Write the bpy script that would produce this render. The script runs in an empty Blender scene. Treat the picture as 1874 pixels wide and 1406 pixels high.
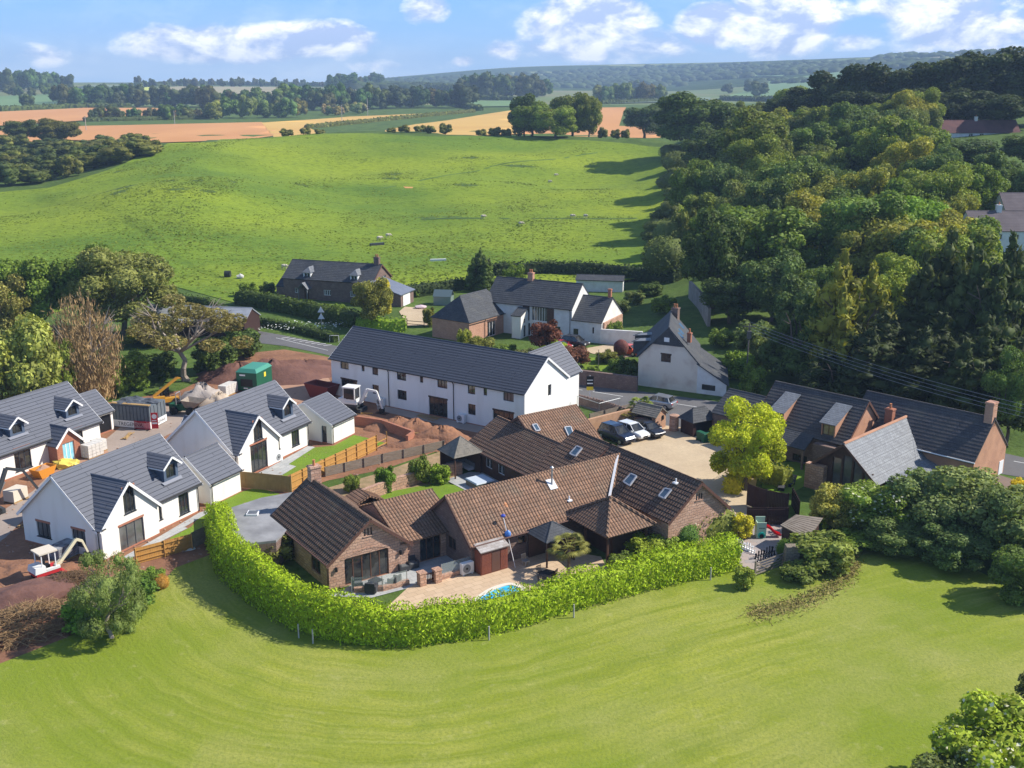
import bpy, bmesh, math, random
import numpy as np
from mathutils import Vector, Matrix
from mathutils.geometry import delaunay_2d_cdt
random.seed(7); R=math.radians; PI=math.pi
scn=bpy.context.scene; col=scn.collection
# ------------------------------------------------------------ camera
F=1962.; PITCH=R(15.47); H=38.
cam=bpy.data.cameras.new('camera'); camo=bpy.data.objects.new('camera',cam); col.objects.link(camo)
cam.sensor_width=36; cam.lens=36*F/1874; cam.clip_start=.5; cam.clip_end=20000
camo.location=(0,0,H); camo.rotation_euler=(R(90)-PITCH,0,0); scn.camera=camo
# ------------------------------------------------------------ sun, sky, exposure
SUN_AZ=R(83); SUN_EL=R(41)
sd=bpy.data.lights.new('sun','SUN'); sd.energy=5.0; sd.angle=R(.53); sd.color=(1,.94,.84)
so=bpy.data.objects.new('sun',sd); col.objects.link(so); so.location=(60,0,120)
so.rotation_euler=Vector((-math.sin(SUN_AZ)*math.cos(SUN_EL),-math.cos(SUN_AZ)*math.cos(SUN_EL),-math.sin(SUN_EL))).to_track_quat('-Z','Y').to_euler()
scn.view_settings.view_transform='Standard'; scn.view_settings.look='None'; scn.view_settings.gamma=1; scn.view_settings.exposure=.52
class NT:
    def __init__(s,nt): s.nt=nt; s.n=nt.nodes; s.l=nt.links
    def new(s,t,**k):
        n=s.n.new(t)
        for a,b in k.items(): setattr(n,a,b)
        return n
    def put(s,sock,v):
        if isinstance(v,bpy.types.NodeSocket): s.l.new(v,sock)
        elif v is not None: sock.default_value=v
    def m(s,op,a,b=None,c=None,clamp=False):
        n=s.new('ShaderNodeMath',operation=op,use_clamp=clamp); s.put(n.inputs[0],a); s.put(n.inputs[1],b)
        if c is not None: s.put(n.inputs[2],c)
        return n.outputs[0]
    def mix(s,f,a,b,bt='MIX'):
        n=s.new('ShaderNodeMix',data_type='RGBA',blend_type=bt); s.put(n.inputs[0],f)
        for i,v in ((6,a),(7,b)):
            s.put(n.inputs[i],(tuple(v)+(1,))[:4] if isinstance(v,(tuple,list)) else v)
        return n.outputs[2]
    def noise(s,vec,scale,det=3,rough=.55,dist=0):
        n=s.new('ShaderNodeTexNoise'); s.put(n.inputs['Vector'],vec); n.inputs['Scale'].default_value=scale
        n.inputs['Detail'].default_value=det; n.inputs['Roughness'].default_value=rough; n.inputs['Distortion'].default_value=dist
        return n.outputs[0]
    def ramp(s,f,lo,hi,a=0,b=1):
        n=s.new('ShaderNodeMapRange'); s.put(n.inputs[0],f); n.inputs[1].default_value=lo; n.inputs[2].default_value=hi; n.inputs[3].default_value=a; n.inputs[4].default_value=b
        return n.outputs[0]
    def sep(s,v): n=s.new('ShaderNodeSeparateXYZ'); s.put(n.inputs[0],v); return n.outputs
    def comb(s,x,y,z=0): n=s.new('ShaderNodeCombineXYZ'); s.put(n.inputs[0],x); s.put(n.inputs[1],y); s.put(n.inputs[2],z); return n.outputs[0]
    def vmul(s,v,t): n=s.new('ShaderNodeVectorMath',operation='MULTIPLY'); s.put(n.inputs[0],v); n.inputs[1].default_value=t; return n.outputs[0]
    def vadd(s,v,w): n=s.new('ShaderNodeVectorMath',operation='ADD'); s.put(n.inputs[0],v); s.put(n.inputs[1],w); return n.outputs[0]
def ray(px,py):
    u=(px-937.)/F; v=(703.-py)/F
    return (u, math.cos(PITCH)+v*math.sin(PITCH), -math.sin(PITCH)+v*math.cos(PITCH))
world=bpy.data.worlds.new('World'); scn.world=world; world.use_nodes=True
w=NT(world.node_tree); w.n.clear()
out=w.new('ShaderNodeOutputWorld'); bg=w.new('ShaderNodeBackground'); w.l.new(bg.outputs[0],out.inputs[0])
sky=w.new('ShaderNodeTexSky',sky_type='NISHITA',sun_disc=False,sun_elevation=SUN_EL,sun_rotation=SUN_AZ,altitude=50,air_density=1.0,dust_density=.3,ozone_density=3.)
tc=w.new('ShaderNodeTexCoord'); X,Y,Z=w.sep(tc.outputs['Generated'])
az=w.m('ARCTAN2',X,Y); el=w.m('ARCSINE',Z)
cv=w.comb(w.m('MULTIPLY',az,6.),w.m('MULTIPLY',el,11.))
def fb(vec): return w.noise(vec,2.6,7,.6,.25)
cn=fb(cv); cn2=fb(w.vadd(cv,(-.05,.10,0)))
blobs=[(430,80,210,30,1.05),(560,76,120,30,1.1),(300,75,90,18,.8),(780,20,46,26,.9),(920,92,42,18,.8),(850,112,22,9,.8),(1075,40,110,46,1.2),(1120,85,190,30,.8),(1310,45,60,34,1.3),(1430,38,95,52,1.25),(1560,75,60,16,.8),(1700,12,200,26,.8),(1770,48,150,40,.9),(1850,85,120,22,.6),(60,100,70,18,.6),(680,120,60,12,.5),(150,62,60,10,.4),(1000,118,300,16,.3)]
mask=None
for (bx,by,rx,ry,s_) in blobs:
    r=ray(bx,by); a_=math.atan2(r[0],r[1]); e_=math.asin(r[2]/math.sqrt(r[0]**2+r[1]**2+r[2]**2))
    rx*=1.35; ry*=1.5; dx=w.m('MULTIPLY_ADD',az,F/rx,-a_*F/rx); dy=w.m('MULTIPLY_ADD',el,F/ry,-e_*F/ry)
    q=w.m('MULTIPLY_ADD',dx,dx,w.m('MULTIPLY',dy,dy)); b=w.m('MULTIPLY',w.m('SUBTRACT',1.,q,clamp=True),s_)
    mask=b if mask is None else w.m('MAXIMUM',mask,b)
hi=w.ramp(el,.09,.25,0,.25); mask=w.m('MAXIMUM',mask,hi)
thin=w.ramp(w.noise(w.vmul(cv,(.5,.8,1)),1.6,4,.6),.45,.8,0,.28)
dens=w.m('MULTIPLY',w.ramp(w.m('ADD',w.m('MULTIPLY',cn,1.1),w.m('MULTIPLY',mask,.66)),.80,1.04),1,clamp=True)
dens=w.m('MAXIMUM',dens,thin)
lit=w.ramp(w.m('SUBTRACT',cn,cn2),-.07,.10)
cc=w.mix(lit,(.46,.56,.84),(1.35,1.30,1.24))
skc=w.mix(w.ramp(el,-.02,.12),(.38,.64,.97),(.10,.37,.88))
skc=w.mix(w.ramp(el,.10,.45),skc,(.09,.17,.37))
sm=w.mix(.85,w.vmul(sky.outputs[0],(.105,.105,.105)),skc)
veil=w.m('MULTIPLY',w.ramp(el,.045,.005,0,.55),w.ramp(w.noise(w.vmul(cv,(.6,2.2,1)),1.3,4),.35,.62)); veil=w.m('MAXIMUM',veil,0); sm=w.mix(veil,sm,(.80,.88,1.0))
clr=w.mix(w.m('MULTIPLY',dens,.92),sm,cc)
w.l.new(w.vmul(clr,(9.5,9.5,9.5)),bg.inputs[0]); bg.inputs[1].default_value=.1
# ------------------------------------------------------------ terrain
def theta(py): return PITCH+math.atan((py-703.)/F)
TB={-300:[(225,0),('p',400,350),('p',650,262),('p',800,240),('p',1200,208),('p',1700,182),('p',2400,157),('p',3500,152),('p',7500,151)],
 0:[(225,0),('p',400,352),('p',650,262),('p',800,240),('p',1200,208),('p',1700,182),('p',2400,157),('p',3500,152),('p',7500,151)],
 300:[(245,0),('p',330,345),('p',395,300),('p',450,260),(530,9),('p',700,251),('p',1000,220),('p',1300,204),('p',1700,180),('p',2400,159),('p',3500,153),('p',7500,151)],
 600:[(250,0),('p',330,382),('p',400,318),('p',450,272),('p',490,239),(560,13),('p',750,245),('p',1100,213),('p',1500,190),('p',2200,164),('p',3500,155),('p',5000,152),('p',7500,152)],
 937:[(250,0),('p',330,385),('p',400,322),('p',450,280),('p',490,245),(560,13),('p',700,247),('p',1050,208),('p',1500,188),('p',2200,168),('p',3400,160),('p',4200,140),('p',5000,123),('p',6200,122),('p',7500,140)],
 1200:[(235,0),('p',330,388),('p',400,325),('p',450,288),('p',480,262),(560,12),('p',700,252),('p',1000,207),('p',1500,190),('p',2200,176),('p',3300,164),('p',4200,135),('p',5000,118),('p',6200,116),('p',7500,130)],
 1350:[(150,0),(250,7),(400,16),(480,18),(560,15),(700,13),('p',1200,196),('p',1800,184),('p',2500,168),('p',3500,138),('p',4500,114),('p',7500,114)],
 1600:[(140,0),(200,5),(300,15),(400,22),(500,27),(700,25),('p',1300,186),('p',2000,162),('p',3000,125),('p',3800,104),('p',7500,104)],
 1874:[(125,0),(200,8),(300,18),(350,23),(450,27),(700,35),(1500,55),('p',2500,112),('p',3200,93),('p',7500,96)],
 2300:[(125,0),(200,8),(300,18),(350,23),(450,27),(700,35),(1500,55),('p',2500,112),('p',3200,93),('p',7500,96)]}
RD=[0,40]; 
while RD[-1]<8200: RD.append(RD[-1]*1.028+.6)
RD=np.array(RD); AZ0=-75; NA=301; AZ=np.linspace(-75,75,NA)
cols=[]
for px in sorted(TB):
    r=ray(px,160); a=math.degrees(math.atan2(r[0],r[1])); ds=[0];zs=[0]
    for t in TB[px]:
        if t[0]=='p': ds.append(t[1]); zs.append(H-t[1]*math.tan(theta(t[2]))/math.cos(R(a)) if False else H-t[1]*math.cos(R(a))*math.tan(theta(t[2])))
        else: ds.append(t[0]); zs.append(t[1])
    cols.append((a,np.interp(RD,ds,zs)))
ca=np.array([c[0] for c in cols]); cz=np.array([c[1] for c in cols])
ZT=np.array([[np.interp(a,ca,cz[:,j]) for j in range(len(RD))] for a in AZ])
def smooth(A,n,ax):
    k=np.array([.25,.5,.25])
    for _ in range(n):
        B=np.pad(A,[(1,1) if i==ax else (0,0) for i in range(2)],mode='edge')
        A=.25*np.take(B,range(0,A.shape[ax]),ax)+.5*A+.25*np.take(B,range(2,A.shape[ax]+2),ax)
    return A
ZT=smooth(smooth(ZT,14,0),2,1)
rn=np.random.default_rng(3); un=np.zeros_like(ZT); XX=np.sin(np.radians(AZ))[:,None]*RD[None,:]; YY=np.cos(np.radians(AZ))[:,None]*RD[None,:]
for wl_,am in((95,.9),(60,.55),(38,.35),(24,.2)):
    for _ in range(3): a_=rn.uniform(0,PI); un+=am*np.sin((XX*math.cos(a_)+YY*math.sin(a_))*2*PI/wl_+rn.uniform(0,6))*.6
ZT=ZT+un*np.clip((RD[None,:]-255)/90,0,1)*np.clip((900-RD[None,:])/250,0,1)*np.clip((16-AZ[:,None])/5,0,1)
def T(x,y):
    d=math.hypot(x,y); a=math.degrees(math.atan2(x,y)); f=(min(max(a,-75),74.99)+75)*2; i=int(f); f-=i
    j=int(np.searchsorted(RD,d))-1; j=min(max(j,0),len(RD)-2); g=min((d-RD[j])/(RD[j+1]-RD[j]),1)
    return float((ZT[i,j]*(1-f)+ZT[i+1,j]*f)*(1-g)+(ZT[i,j+1]*(1-f)+ZT[i+1,j+1]*f)*g)
def Gz(px,py,z=0.):
    r=ray(px,py); t=(z-H)/r[2]; return (r[0]*t,r[1]*t)
def G(px,py):
    r=ray(px,py); t=40.; hi_=None
    while t<8000:
        z=H+r[2]*t
        if z<T(r[0]*t,r[1]*t): hi_=t; break
        t*=1.01
    if hi_ is None: return (r[0]*7500,r[1]*7500)
    lo=hi_/1.01
    for _ in range(16):
        m=(lo+hi_)/2
        if H+r[2]*m<T(r[0]*m,r[1]*m): hi_=m
        else: lo=m
    return (r[0]*hi_,r[1]*hi_)
def D(px,d):
    r=ray(px,160+2000./d*20); h=math.hypot(r[0],r[1]); x,y=r[0]/h*d,r[1]/h*d
    z=T(x,y); # refine px for the depth
    py=703+F*math.tan(math.atan2(H-z,y)-PITCH); r=ray(px,py); h=math.hypot(r[0],r[1]); return (r[0]/h*d,r[1]/h*d)
def ztop(x,y,py): return H-y*math.tan(theta(py))
# ------------------------------------------------------------ object helpers
def link(o): col.objects.link(o); return o
def tag(o,label=None,cat=None,group=None,kind=None):
    if label: o['label']=label
    if cat: o['category']=cat
    if group: o['group']=group
    if kind: o['kind']=kind
    return o
def thing(name,label,cat,loc=(0,0,0),rz=0,group=None,scale=None):
    o=link(bpy.data.objects.new(name,None)); o.empty_display_size=.2; o.location=loc; o.rotation_euler=(0,0,rz)
    if scale: o.scale=scale
    return tag(o,label,cat,group)
class MB:
    def __init__(s): s.v=[]; s.f=[]; s.uv=[]; s.M=None; s.mi=[]; s.cm=0
    def add(s,vs,fs,uvs=None):
        b=len(s.v)
        for p in vs:
            p=Vector(p); s.v.append(tuple(s.M@p) if s.M else tuple(p))
        for k,f in enumerate(fs):
            s.f.append([b+i for i in f]); s.mi.append(s.cm)
            if uvs: s.uv.append([uvs[i] for i in f])
            else:
                p=[Vector(vs[i]) for i in f]; n=(p[1]-p[0]).cross(p[2]-p[1]); ax=max(range(3),key=lambda i:abs(n[i]))
                s.uv.append([((q.x,q.y) if ax==2 else (q.x,q.z) if ax==1 else (q.y,q.z)) for q in p])
    def poly(s,pts,uvs=None): s.add(pts,[list(range(len(pts)))],uvs)
    def box(s,x0,x1,y0,y1,z0,z1,top=None):
        t=top or (x0,x1,y0,y1)
        s.add([(x0,y0,z0),(x1,y0,z0),(x1,y1,z0),(x0,y1,z0),(t[0],t[2],z1),(t[1],t[2],z1),(t[1],t[3],z1),(t[0],t[3],z1)],[(3,2,1,0),(4,5,6,7),(0,1,5,4),(1,2,6,5),(2,3,7,6),(3,0,4,7)])
    def bar(s,a,b,w,h=None,w2=None,up=(0,0,1)):
        a=Vector(a);b=Vector(b);h=h or w;w2=w2 or w; d=(b-a).normalized(); u=Vector(up)
        if abs(d.dot(u))>.98: u=Vector((0,1,0))
        r=d.cross(u).normalized(); u=r.cross(d)
        k=w2/w
        vs=[a+r*sx*w/2+u*sz*h/2 for sx,sz in((-1,-1),(1,-1),(1,1),(-1,1))]+[b+r*sx*w2/2+u*sz*h*k/2 for sx,sz in((-1,-1),(1,-1),(1,1),(-1,1))]
        s.add(vs,[(0,1,2,3),(7,6,5,4),(4,5,1,0),(5,6,2,1),(6,7,3,2),(7,4,0,3)])
    def cyl(s,a,b,r0,r1=None,n=8,cap=True):
        a=Vector(a);b=Vector(b);r1=r0 if r1 is None else r1; d=(b-a).normalized(); u=Vector((0,0,1)) if abs(d.z)<.9 else Vector((1,0,0))
        x=d.cross(u).normalized(); y=d.cross(x)
        vs=[a+(x*math.cos(2*PI*i/n)+y*math.sin(2*PI*i/n))*r0 for i in range(n)]+[b+(x*math.cos(2*PI*i/n)+y*math.sin(2*PI*i/n))*r1 for i in range(n)]
        fs=[(i,n+i,n+(i+1)%n,(i+1)%n) for i in range(n)]
        if cap: fs+=[list(range(n)),[n+i for i in range(n)][::-1]]
        s.add(vs,fs)
    def tube(s,pts,rs,n=6):
        for i in range(len(pts)-1): s.cyl(pts[i],pts[i+1],rs[i],rs[i+1],n)
    def blob(s,c,r,sub=2,amp=.15,seed=0,flat=None):
        bm=bmesh.new(); bmesh.ops.create_icosphere(bm,subdivisions=sub,radius=1); rnd=random.Random(seed); ph=[rnd.uniform(0,6) for _ in range(6)]
        vs=[]
        for v in bm.verts:
            p=v.co; k=1+amp*(math.sin(p.x*3.1+ph[0])*math.sin(p.y*2.7+ph[1])+.6*math.sin(p.z*5+ph[2]+p.x*4)+.4*math.sin(p.y*7+ph[3]))
            q=Vector((p.x*k*r[0],p.y*k*r[1],p.z*k*r[2]))
            if flat is not None: q.z=max(q.z,flat)
            vs.append(Vector(c)+q)
        s.add(vs,[[v.index for v in f.verts] for f in bm.faces]); bm.free()
    def lathe(s,prof,n=16,c=(0,0)):
        vs=[(c[0]+r*math.cos(2*PI*i/n),c[1]+r*math.sin(2*PI*i/n),z) for r,z in prof for i in range(n)]; m=len(prof)
        fs=[(j*n+i,j*n+(i+1)%n,(j+1)*n+(i+1)%n,(j+1)*n+i) for j in range(m-1) for i in range(n)]+[[i for i in range(n)][::-1],[(m-1)*n+i for i in range(n)]]
        s.add(vs,fs)
    def build(s,name,mats,parent=None,smooth=False,loc=None):
        me=bpy.data.meshes.new(name); me.from_pydata(s.v,[],s.f); me.update()
        uvl=me.uv_layers.new(name='UVMap'); fl=[c for f in s.uv for p in f for c in p]; uvl.data.foreach_set('uv',fl)
        for m in (mats if isinstance(mats,list) else [mats]): me.materials.append(m)
        if max(s.mi or [0])>0: me.polygons.foreach_set('material_index',s.mi)
        if smooth: me.polygons.foreach_set('use_smooth',[True]*len(me.polygons))
        o=link(bpy.data.objects.new(name,me)); o.parent=parent
        if loc: o.location=loc
        return o
def copytree(o,parent=None,loc=None,rz=None,label=None,group=None,scale=None):
    c=o.copy(); link(c); c.parent=parent
    if loc: c.location=loc
    if rz is not None: c.rotation_euler=(0,0,rz)
    if scale: c.scale=scale
    if label: c['label']=label
    if group: c['group']=group
    for ch in [x for x in o.children]: copytree(ch,c)
    return c
# ------------------------------------------------------------ materials
MT={}
def mat(name,c1,c2=None,sc=1.,rough=.8,bump=0,bsc=None,metal=0,spec=.3,det=4,lo=.35,hi=.65,co='Object',stretch=(1,1,1),fine=0,coat=0):
    if name in MT: return MT[name]
    m=bpy.data.materials.new(name); m.use_nodes=True; t=NT(m.node_tree); p=t.n['Principled BSDF']
    tcn=t.new('ShaderNodeTexCoord').outputs[co]; v=t.vmul(tcn,stretch)
    p.inputs['Roughness'].default_value=rough; p.inputs['Metallic'].default_value=metal; p.inputs['Specular IOR Level'].default_value=spec
    p.inputs['Coat Weight'].default_value=coat
    if c2 is not None:
        c=t.mix(t.ramp(t.noise(v,sc,det),lo,hi),c1,c2)
        if fine: c=t.mix(t.ramp(t.noise(v,sc*9,3),.3,.7,0,fine),c,tuple(x*.45 for x in c1))
        t.l.new(c,p.inputs[0])
    else: p.inputs[0].default_value=tuple(c1)+(1,)
    if bump:
        b=t.new('ShaderNodeBump'); b.inputs['Strength'].default_value=bump; b.inputs['Distance'].default_value=.1; t.l.new(t.noise(v,bsc or sc*6,5),b.inputs['Height']); t.l.new(b.outputs[0],p.inputs['Normal'])
    MT[name]=m; return m
def brickmat(name,c1,c2,mortar_or_gap_shade,bw,bh,ms=.012,rough=.85,distort=0.,bump=.4,patch=None,ribs=0,nz=.35,spots=None,ribd=.03):
    m=bpy.data.materials.new(name); m.use_nodes=True; t=NT(m.node_tree); p=t.n['Principled BSDF']
    uv=t.new('ShaderNodeUVMap').outputs[0]; v=uv
    if distort:
        nn=t.new('ShaderNodeTexNoise'); nn.inputs['Scale'].default_value=2.2; t.l.new(uv,nn.inputs[0]); v=t.vadd(uv,t.vmul(nn.outputs[1],(distort,distort,0)))
    b=t.new('ShaderNodeTexBrick'); t.l.new(v,b.inputs[0]); b.inputs['Scale'].default_value=1; b.inputs['Brick Width'].default_value=bw; b.inputs['Row Height'].default_value=bh; b.inputs['Mortar Size'].default_value=ms
    b.inputs['Mortar Smooth'].default_value=.3; b.inputs['Bias'].default_value=0
    b.inputs[1].default_value=tuple(c1)+(1,); b.inputs[2].default_value=tuple(c2)+(1,); b.inputs[3].default_value=tuple(mortar_or_gap_shade)+(1,)
    c=t.mix(t.ramp(t.noise(uv,.9,5),.3,.7,0,nz),b.outputs[0],tuple(x*.5 for x in c1))
    if patch: c=t.mix(t.ramp(t.noise(uv,.35,4),.5,.7,0,.6),c,patch)
    if spots:
        b2=t.new('ShaderNodeTexVoronoi',feature='F1'); t.l.new(t.vmul(uv,(1.1,.9,1)),b2.inputs['Vector']); b2.inputs['Scale'].default_value=1.1
        s3=t.sep(b2.outputs['Color']); sx=t.m('MULTIPLY',t.ramp(s3[0],.955,.96),t.ramp(b2.outputs['Distance'],.3,.25)); c=t.mix(sx,c,spots)
        n2=t.ramp(t.noise(uv,3.2,4),.66,.72,0,.5); c=t.mix(n2,c,(.42,.36,.28))
    t.l.new(c,p.inputs[0]); p.inputs['Roughness'].default_value=rough; p.inputs['Specular IOR Level'].default_value=.25
    h=t.m('SUBTRACT',1,b.outputs['Fac'])
    if distort: h=t.m('MULTIPLY_ADD',t.noise(uv,9,4),.8,h)
    if ribs:
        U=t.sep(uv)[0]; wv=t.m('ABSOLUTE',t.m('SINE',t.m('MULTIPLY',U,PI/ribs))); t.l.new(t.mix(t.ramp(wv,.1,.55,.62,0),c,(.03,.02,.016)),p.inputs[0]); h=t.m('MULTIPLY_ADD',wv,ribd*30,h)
    bu=t.new('ShaderNodeBump'); bu.inputs['Strength'].default_value=bump; bu.inputs['Distance'].default_value=.04; t.l.new(h,bu.inputs['Height']); t.l.new(bu.outputs[0],p.inputs['Normal'])
    MT[name]=m; return m
m_newroof=brickmat('grey_concrete_tiles',(.118,.125,.150),(.126,.133,.160),(.028,.032,.045),6,.42,.022,rough=.6,nz=.16,bump=.4)  # dark rows on the tile roofs paint gap shade under each course
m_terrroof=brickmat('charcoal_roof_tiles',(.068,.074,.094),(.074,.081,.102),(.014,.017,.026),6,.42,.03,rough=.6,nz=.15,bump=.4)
m_slate=brickmat('weathered_slate',(.062,.066,.075),(.085,.09,.10),(.035,.036,.04),.3,.25,.01,rough=.7,nz=.4,bump=.4,patch=(.10,.10,.09))
m_slate2=brickmat('pale_slate',(.17,.18,.20),(.235,.25,.27),(.10,.105,.11),.35,.28,.012,rough=.55,nz=.3,bump=.4)
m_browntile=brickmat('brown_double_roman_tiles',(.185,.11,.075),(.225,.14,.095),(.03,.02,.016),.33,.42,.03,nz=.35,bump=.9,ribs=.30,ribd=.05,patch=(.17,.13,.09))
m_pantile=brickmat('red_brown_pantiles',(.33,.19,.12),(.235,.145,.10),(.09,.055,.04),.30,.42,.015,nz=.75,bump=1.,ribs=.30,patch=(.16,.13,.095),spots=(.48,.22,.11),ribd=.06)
m_sandstone=brickmat('red_sandstone_rubble',(.47,.27,.185),(.62,.40,.29),(.34,.22,.17),.5,.24,.03,distort=.35,bump=.7,nz=.3)
m_barnbrick=brickmat('barn_brick',(.52,.27,.18),(.60,.34,.23),(.46,.31,.24),.3,.12,.012,distort=.08,bump=.4,nz=.35)
m_brick=brickmat('red_brick',(.36,.115,.06),(.45,.16,.09),(.35,.26,.2),.22,.075,.01,bump=.3,nz=.2)
m_darkstone=brickmat('dark_stone',(.20,.135,.115),(.27,.19,.16),(.17,.12,.1),.36,.2,.02,distort=.25,bump=.7,nz=.4)
m_render=mat('cream_render',(.82,.79,.73),(.72,.68,.61),.9,.9,bump=.15,bsc=20,stretch=(1,1,.25),lo=.5,hi=.85)
m_render2=mat('white_render',(.82,.81,.79),(.72,.70,.67),.8,.9,bump=.15,bsc=20,stretch=(1,1,.2),lo=.5,hi=.85)
m_limewash=mat('stained_limewash',(.74,.66,.56),(.50,.38,.31),.45,.95,bump=.3,bsc=5,lo=.5,hi=.85)
m_whitewash=mat('whitewashed_stone',(.76,.76,.75),(.66,.65,.63),1.2,.95,bump=.4,bsc=5)
m_orange=mat('terracotta_render',(.50,.27,.17),(.40,.21,.135),.8,.95,bump=.3,bsc=9)
m_white=mat('white_trim',(.78,.78,.78),rough=.4)
m_anth=mat('anthracite_trim',(.035,.042,.055),rough=.45)
m_blueclad=mat('slate_blue_cladding',(.075,.105,.16),(.085,.115,.17),4,.6)
m_brown=mat('dark_brown_timber',(.075,.038,.027),(.10,.05,.035),3,.6)
m_bargebr=mat('brown_fascia',(.12,.06,.045),rough=.6)
m_lead=mat('lead_flashing',(.42,.43,.46),(.34,.35,.38),3,.5)
def glassmat():
    m=bpy.data.materials.new('window_glass'); m.use_nodes=True; t=NT(m.node_tree); p=t.n['Principled BSDF']
    n=t.noise(t.new('ShaderNodeTexCoord').outputs['Object'],.9,2); c=t.mix(t.ramp(n,.4,.6),(.012,.014,.018),(.05,.05,.045)); t.l.new(c,p.inputs[0])
    p.inputs['Roughness'].default_value=.06; p.inputs['Specular IOR Level'].default_value=.8; return m
m_glass=glassmat()
m_glassb=mat('skylight_glass',(.05,.09,.13),rough=.05,spec=1.)
m_curtain=mat('glass_with_pale_blind',(.17,.17,.16),(.06,.06,.062),.7,.1,spec=.7,lo=.3,hi=.7)
m_black=mat('black_paint',(.012,.012,.014),rough=.5)
m_terracotta=mat('terracotta_pot',(.50,.20,.09),rough=.8)
m_steel=mat('galvanised_steel',(.45,.47,.48),rough=.4,metal=.7)
# ------------------------------------------------------------ buildings
class Fr:
    def __init__(s,O,A): s.O=Vector(O[:2]); a=R(A); s.u=Vector((math.sin(a),math.cos(a))); s.v=Vector((-math.cos(a),math.sin(a))); s.A=A
    def w(s,x,y): p=s.O+s.u*x+s.v*y; return (p.x,p.y)
    def loc(s,p): d=Vector(p[:2])-s.O; return (d.dot(s.u),d.dot(s.v))
    def Z(s,z,px,py): return s.loc(Gz(px,py,z))
    def thing(s,name,label,cat,group=None): return thing(name,label,cat,(s.O.x,s.O.y,0),R(90-s.A),group)
class Wall:
    def __init__(s,fr,p0,p1):
        s.fr=fr; s.p0=Vector(p0); d=Vector(p1)-s.p0; s.L=d.length; s.d=d/s.L; s.o=Vector((s.d.y,-s.d.x))
    def pt(s,a,z,dep=0): p=s.p0+s.d*a+s.o*dep; return Vector((p.x,p.y,z))
    def px(s,px,py,dep=0):
        f=s.fr; P0=f.O+f.u*s.p0.x+f.v*s.p0.y; n=f.u*s.o.x+f.v*s.o.y; dw=f.u*s.d.x+f.v*s.d.y; P0=P0+n*dep
        r=ray(px,py); t=P0.dot(n)/(r[0]*n.x+r[1]*n.y); p=Vector((r[0]*t,r[1]*t)); return ((p-P0).dot(dw),H+r[2]*t)
    def box(s,mb,a0,a1,z0,z1,d0,d1):
        q=[s.pt(a,z,d) for z in(z0,z1) for a,d in((a0,d1),(a1,d1),(a1,d0),(a0,d0))]
        mb.add(q,[(3,2,1,0),(4,5,6,7),(0,1,5,4),(1,2,6,5),(2,3,7,6),(3,0,4,7)])
def inpoly(p,poly):
    c=False; n=len(poly)
    for i in range(n):
        a=poly[i]; b=poly[(i+1)%n]
        if (a[1]>p[1])!=(b[1]>p[1]) and p[0]<(b[0]-a[0])*(p[1]-a[1])/(b[1]-a[1])+a[0]: c=not c
    return c
def wallface(mb,wl,poly,holes,rev=.2):
    vs=[Vector(p) for p in poly]; es=[(i,(i+1)%len(poly)) for i in range(len(poly))]
    for (a0,z0,a1,z1) in holes:
        b=len(vs); vs+=[Vector((a0,z0)),Vector((a1,z0)),Vector((a1,z1)),Vector((a0,z1))]; es+=[(b,b+1),(b+1,b+2),(b+2,b+3),(b+3,b)]
    r=delaunay_2d_cdt(vs,es,[],0,1e-5)
    V=r[0]
    pts=[wl.pt(v.x,v.y) for v in V]; fs=[]
    for f in r[2]:
        c=(sum(V[i].x for i in f)/len(f),sum(V[i].y for i in f)/len(f))
        if not inpoly(c,poly) or any(h[0]<c[0]<h[2] and h[1]<c[1]<h[3] for h in holes): continue
        fs.append(list(f))
    mb.add(pts,fs,[(v.x,v.y) for v in V])
    for (a0,z0,a1,z1) in holes:
        c=[(a0,z0),(a1,z0),(a1,z1),(a0,z1)]
        for i in range(4):
            p,q=c[i],c[(i+1)%4]; mb.poly([wl.pt(*p),wl.pt(*q),wl.pt(*q,-rev),wl.pt(*p,-rev)],[(0,0),(1,0),(1,.1),(0,.1)])
def opening(root,wl,a0,z0,a1,z1,n=2,fm=None,kind='window',lintel=None,sill=None,pane=None,bars=0,rows=1,inset=.12,fw=.06,label=None):
    mb=MB(); d0,d1=-inset-.05,-inset+.01
    wl.box(mb,a0,a0+fw,z0,z1,d0,d1); wl.box(mb,a1-fw,a1,z0,z1,d0,d1); wl.box(mb,a0+fw,a1-fw,z0,z0+fw,d0,d1-.002); wl.box(mb,a0+fw,a1-fw,z1-fw,z1,d0,d1-.002)
    for i in range(1,n):
        c=a0+(a1-a0)*i/n; wl.box(mb,c-fw*.6,c+fw*.6,z0+fw,z1-fw,d0,d1-.003)
    for i in range(1,rows):
        c=z0+(z1-z0)*i/rows; wl.box(mb,a0+fw,a1-fw,c-fw*.5,c+fw*.5,d0,d1-.005)
    o=mb.build(kind,fm or m_anth,root)
    if label: o['label']=label
    g=MB(); g.poly([wl.pt(a0,z0,-inset-.02),wl.pt(a1,z0,-inset-.02),wl.pt(a1,z1,-inset-.02),wl.pt(a0,z1,-inset-.02)]); g.build('pane',pane or m_glass,o)
    if lintel: l=MB(); wl.box(l,a0-.08,a1+.08,z1,z1+.2,-.03,.02); l.build('lintel',lintel,o)
    if sill: l=MB(); wl.box(l,a0-.08,a1+.08,z0-.07,z0,-.1,.06); l.build('sill',sill,o)
    return o
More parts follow.
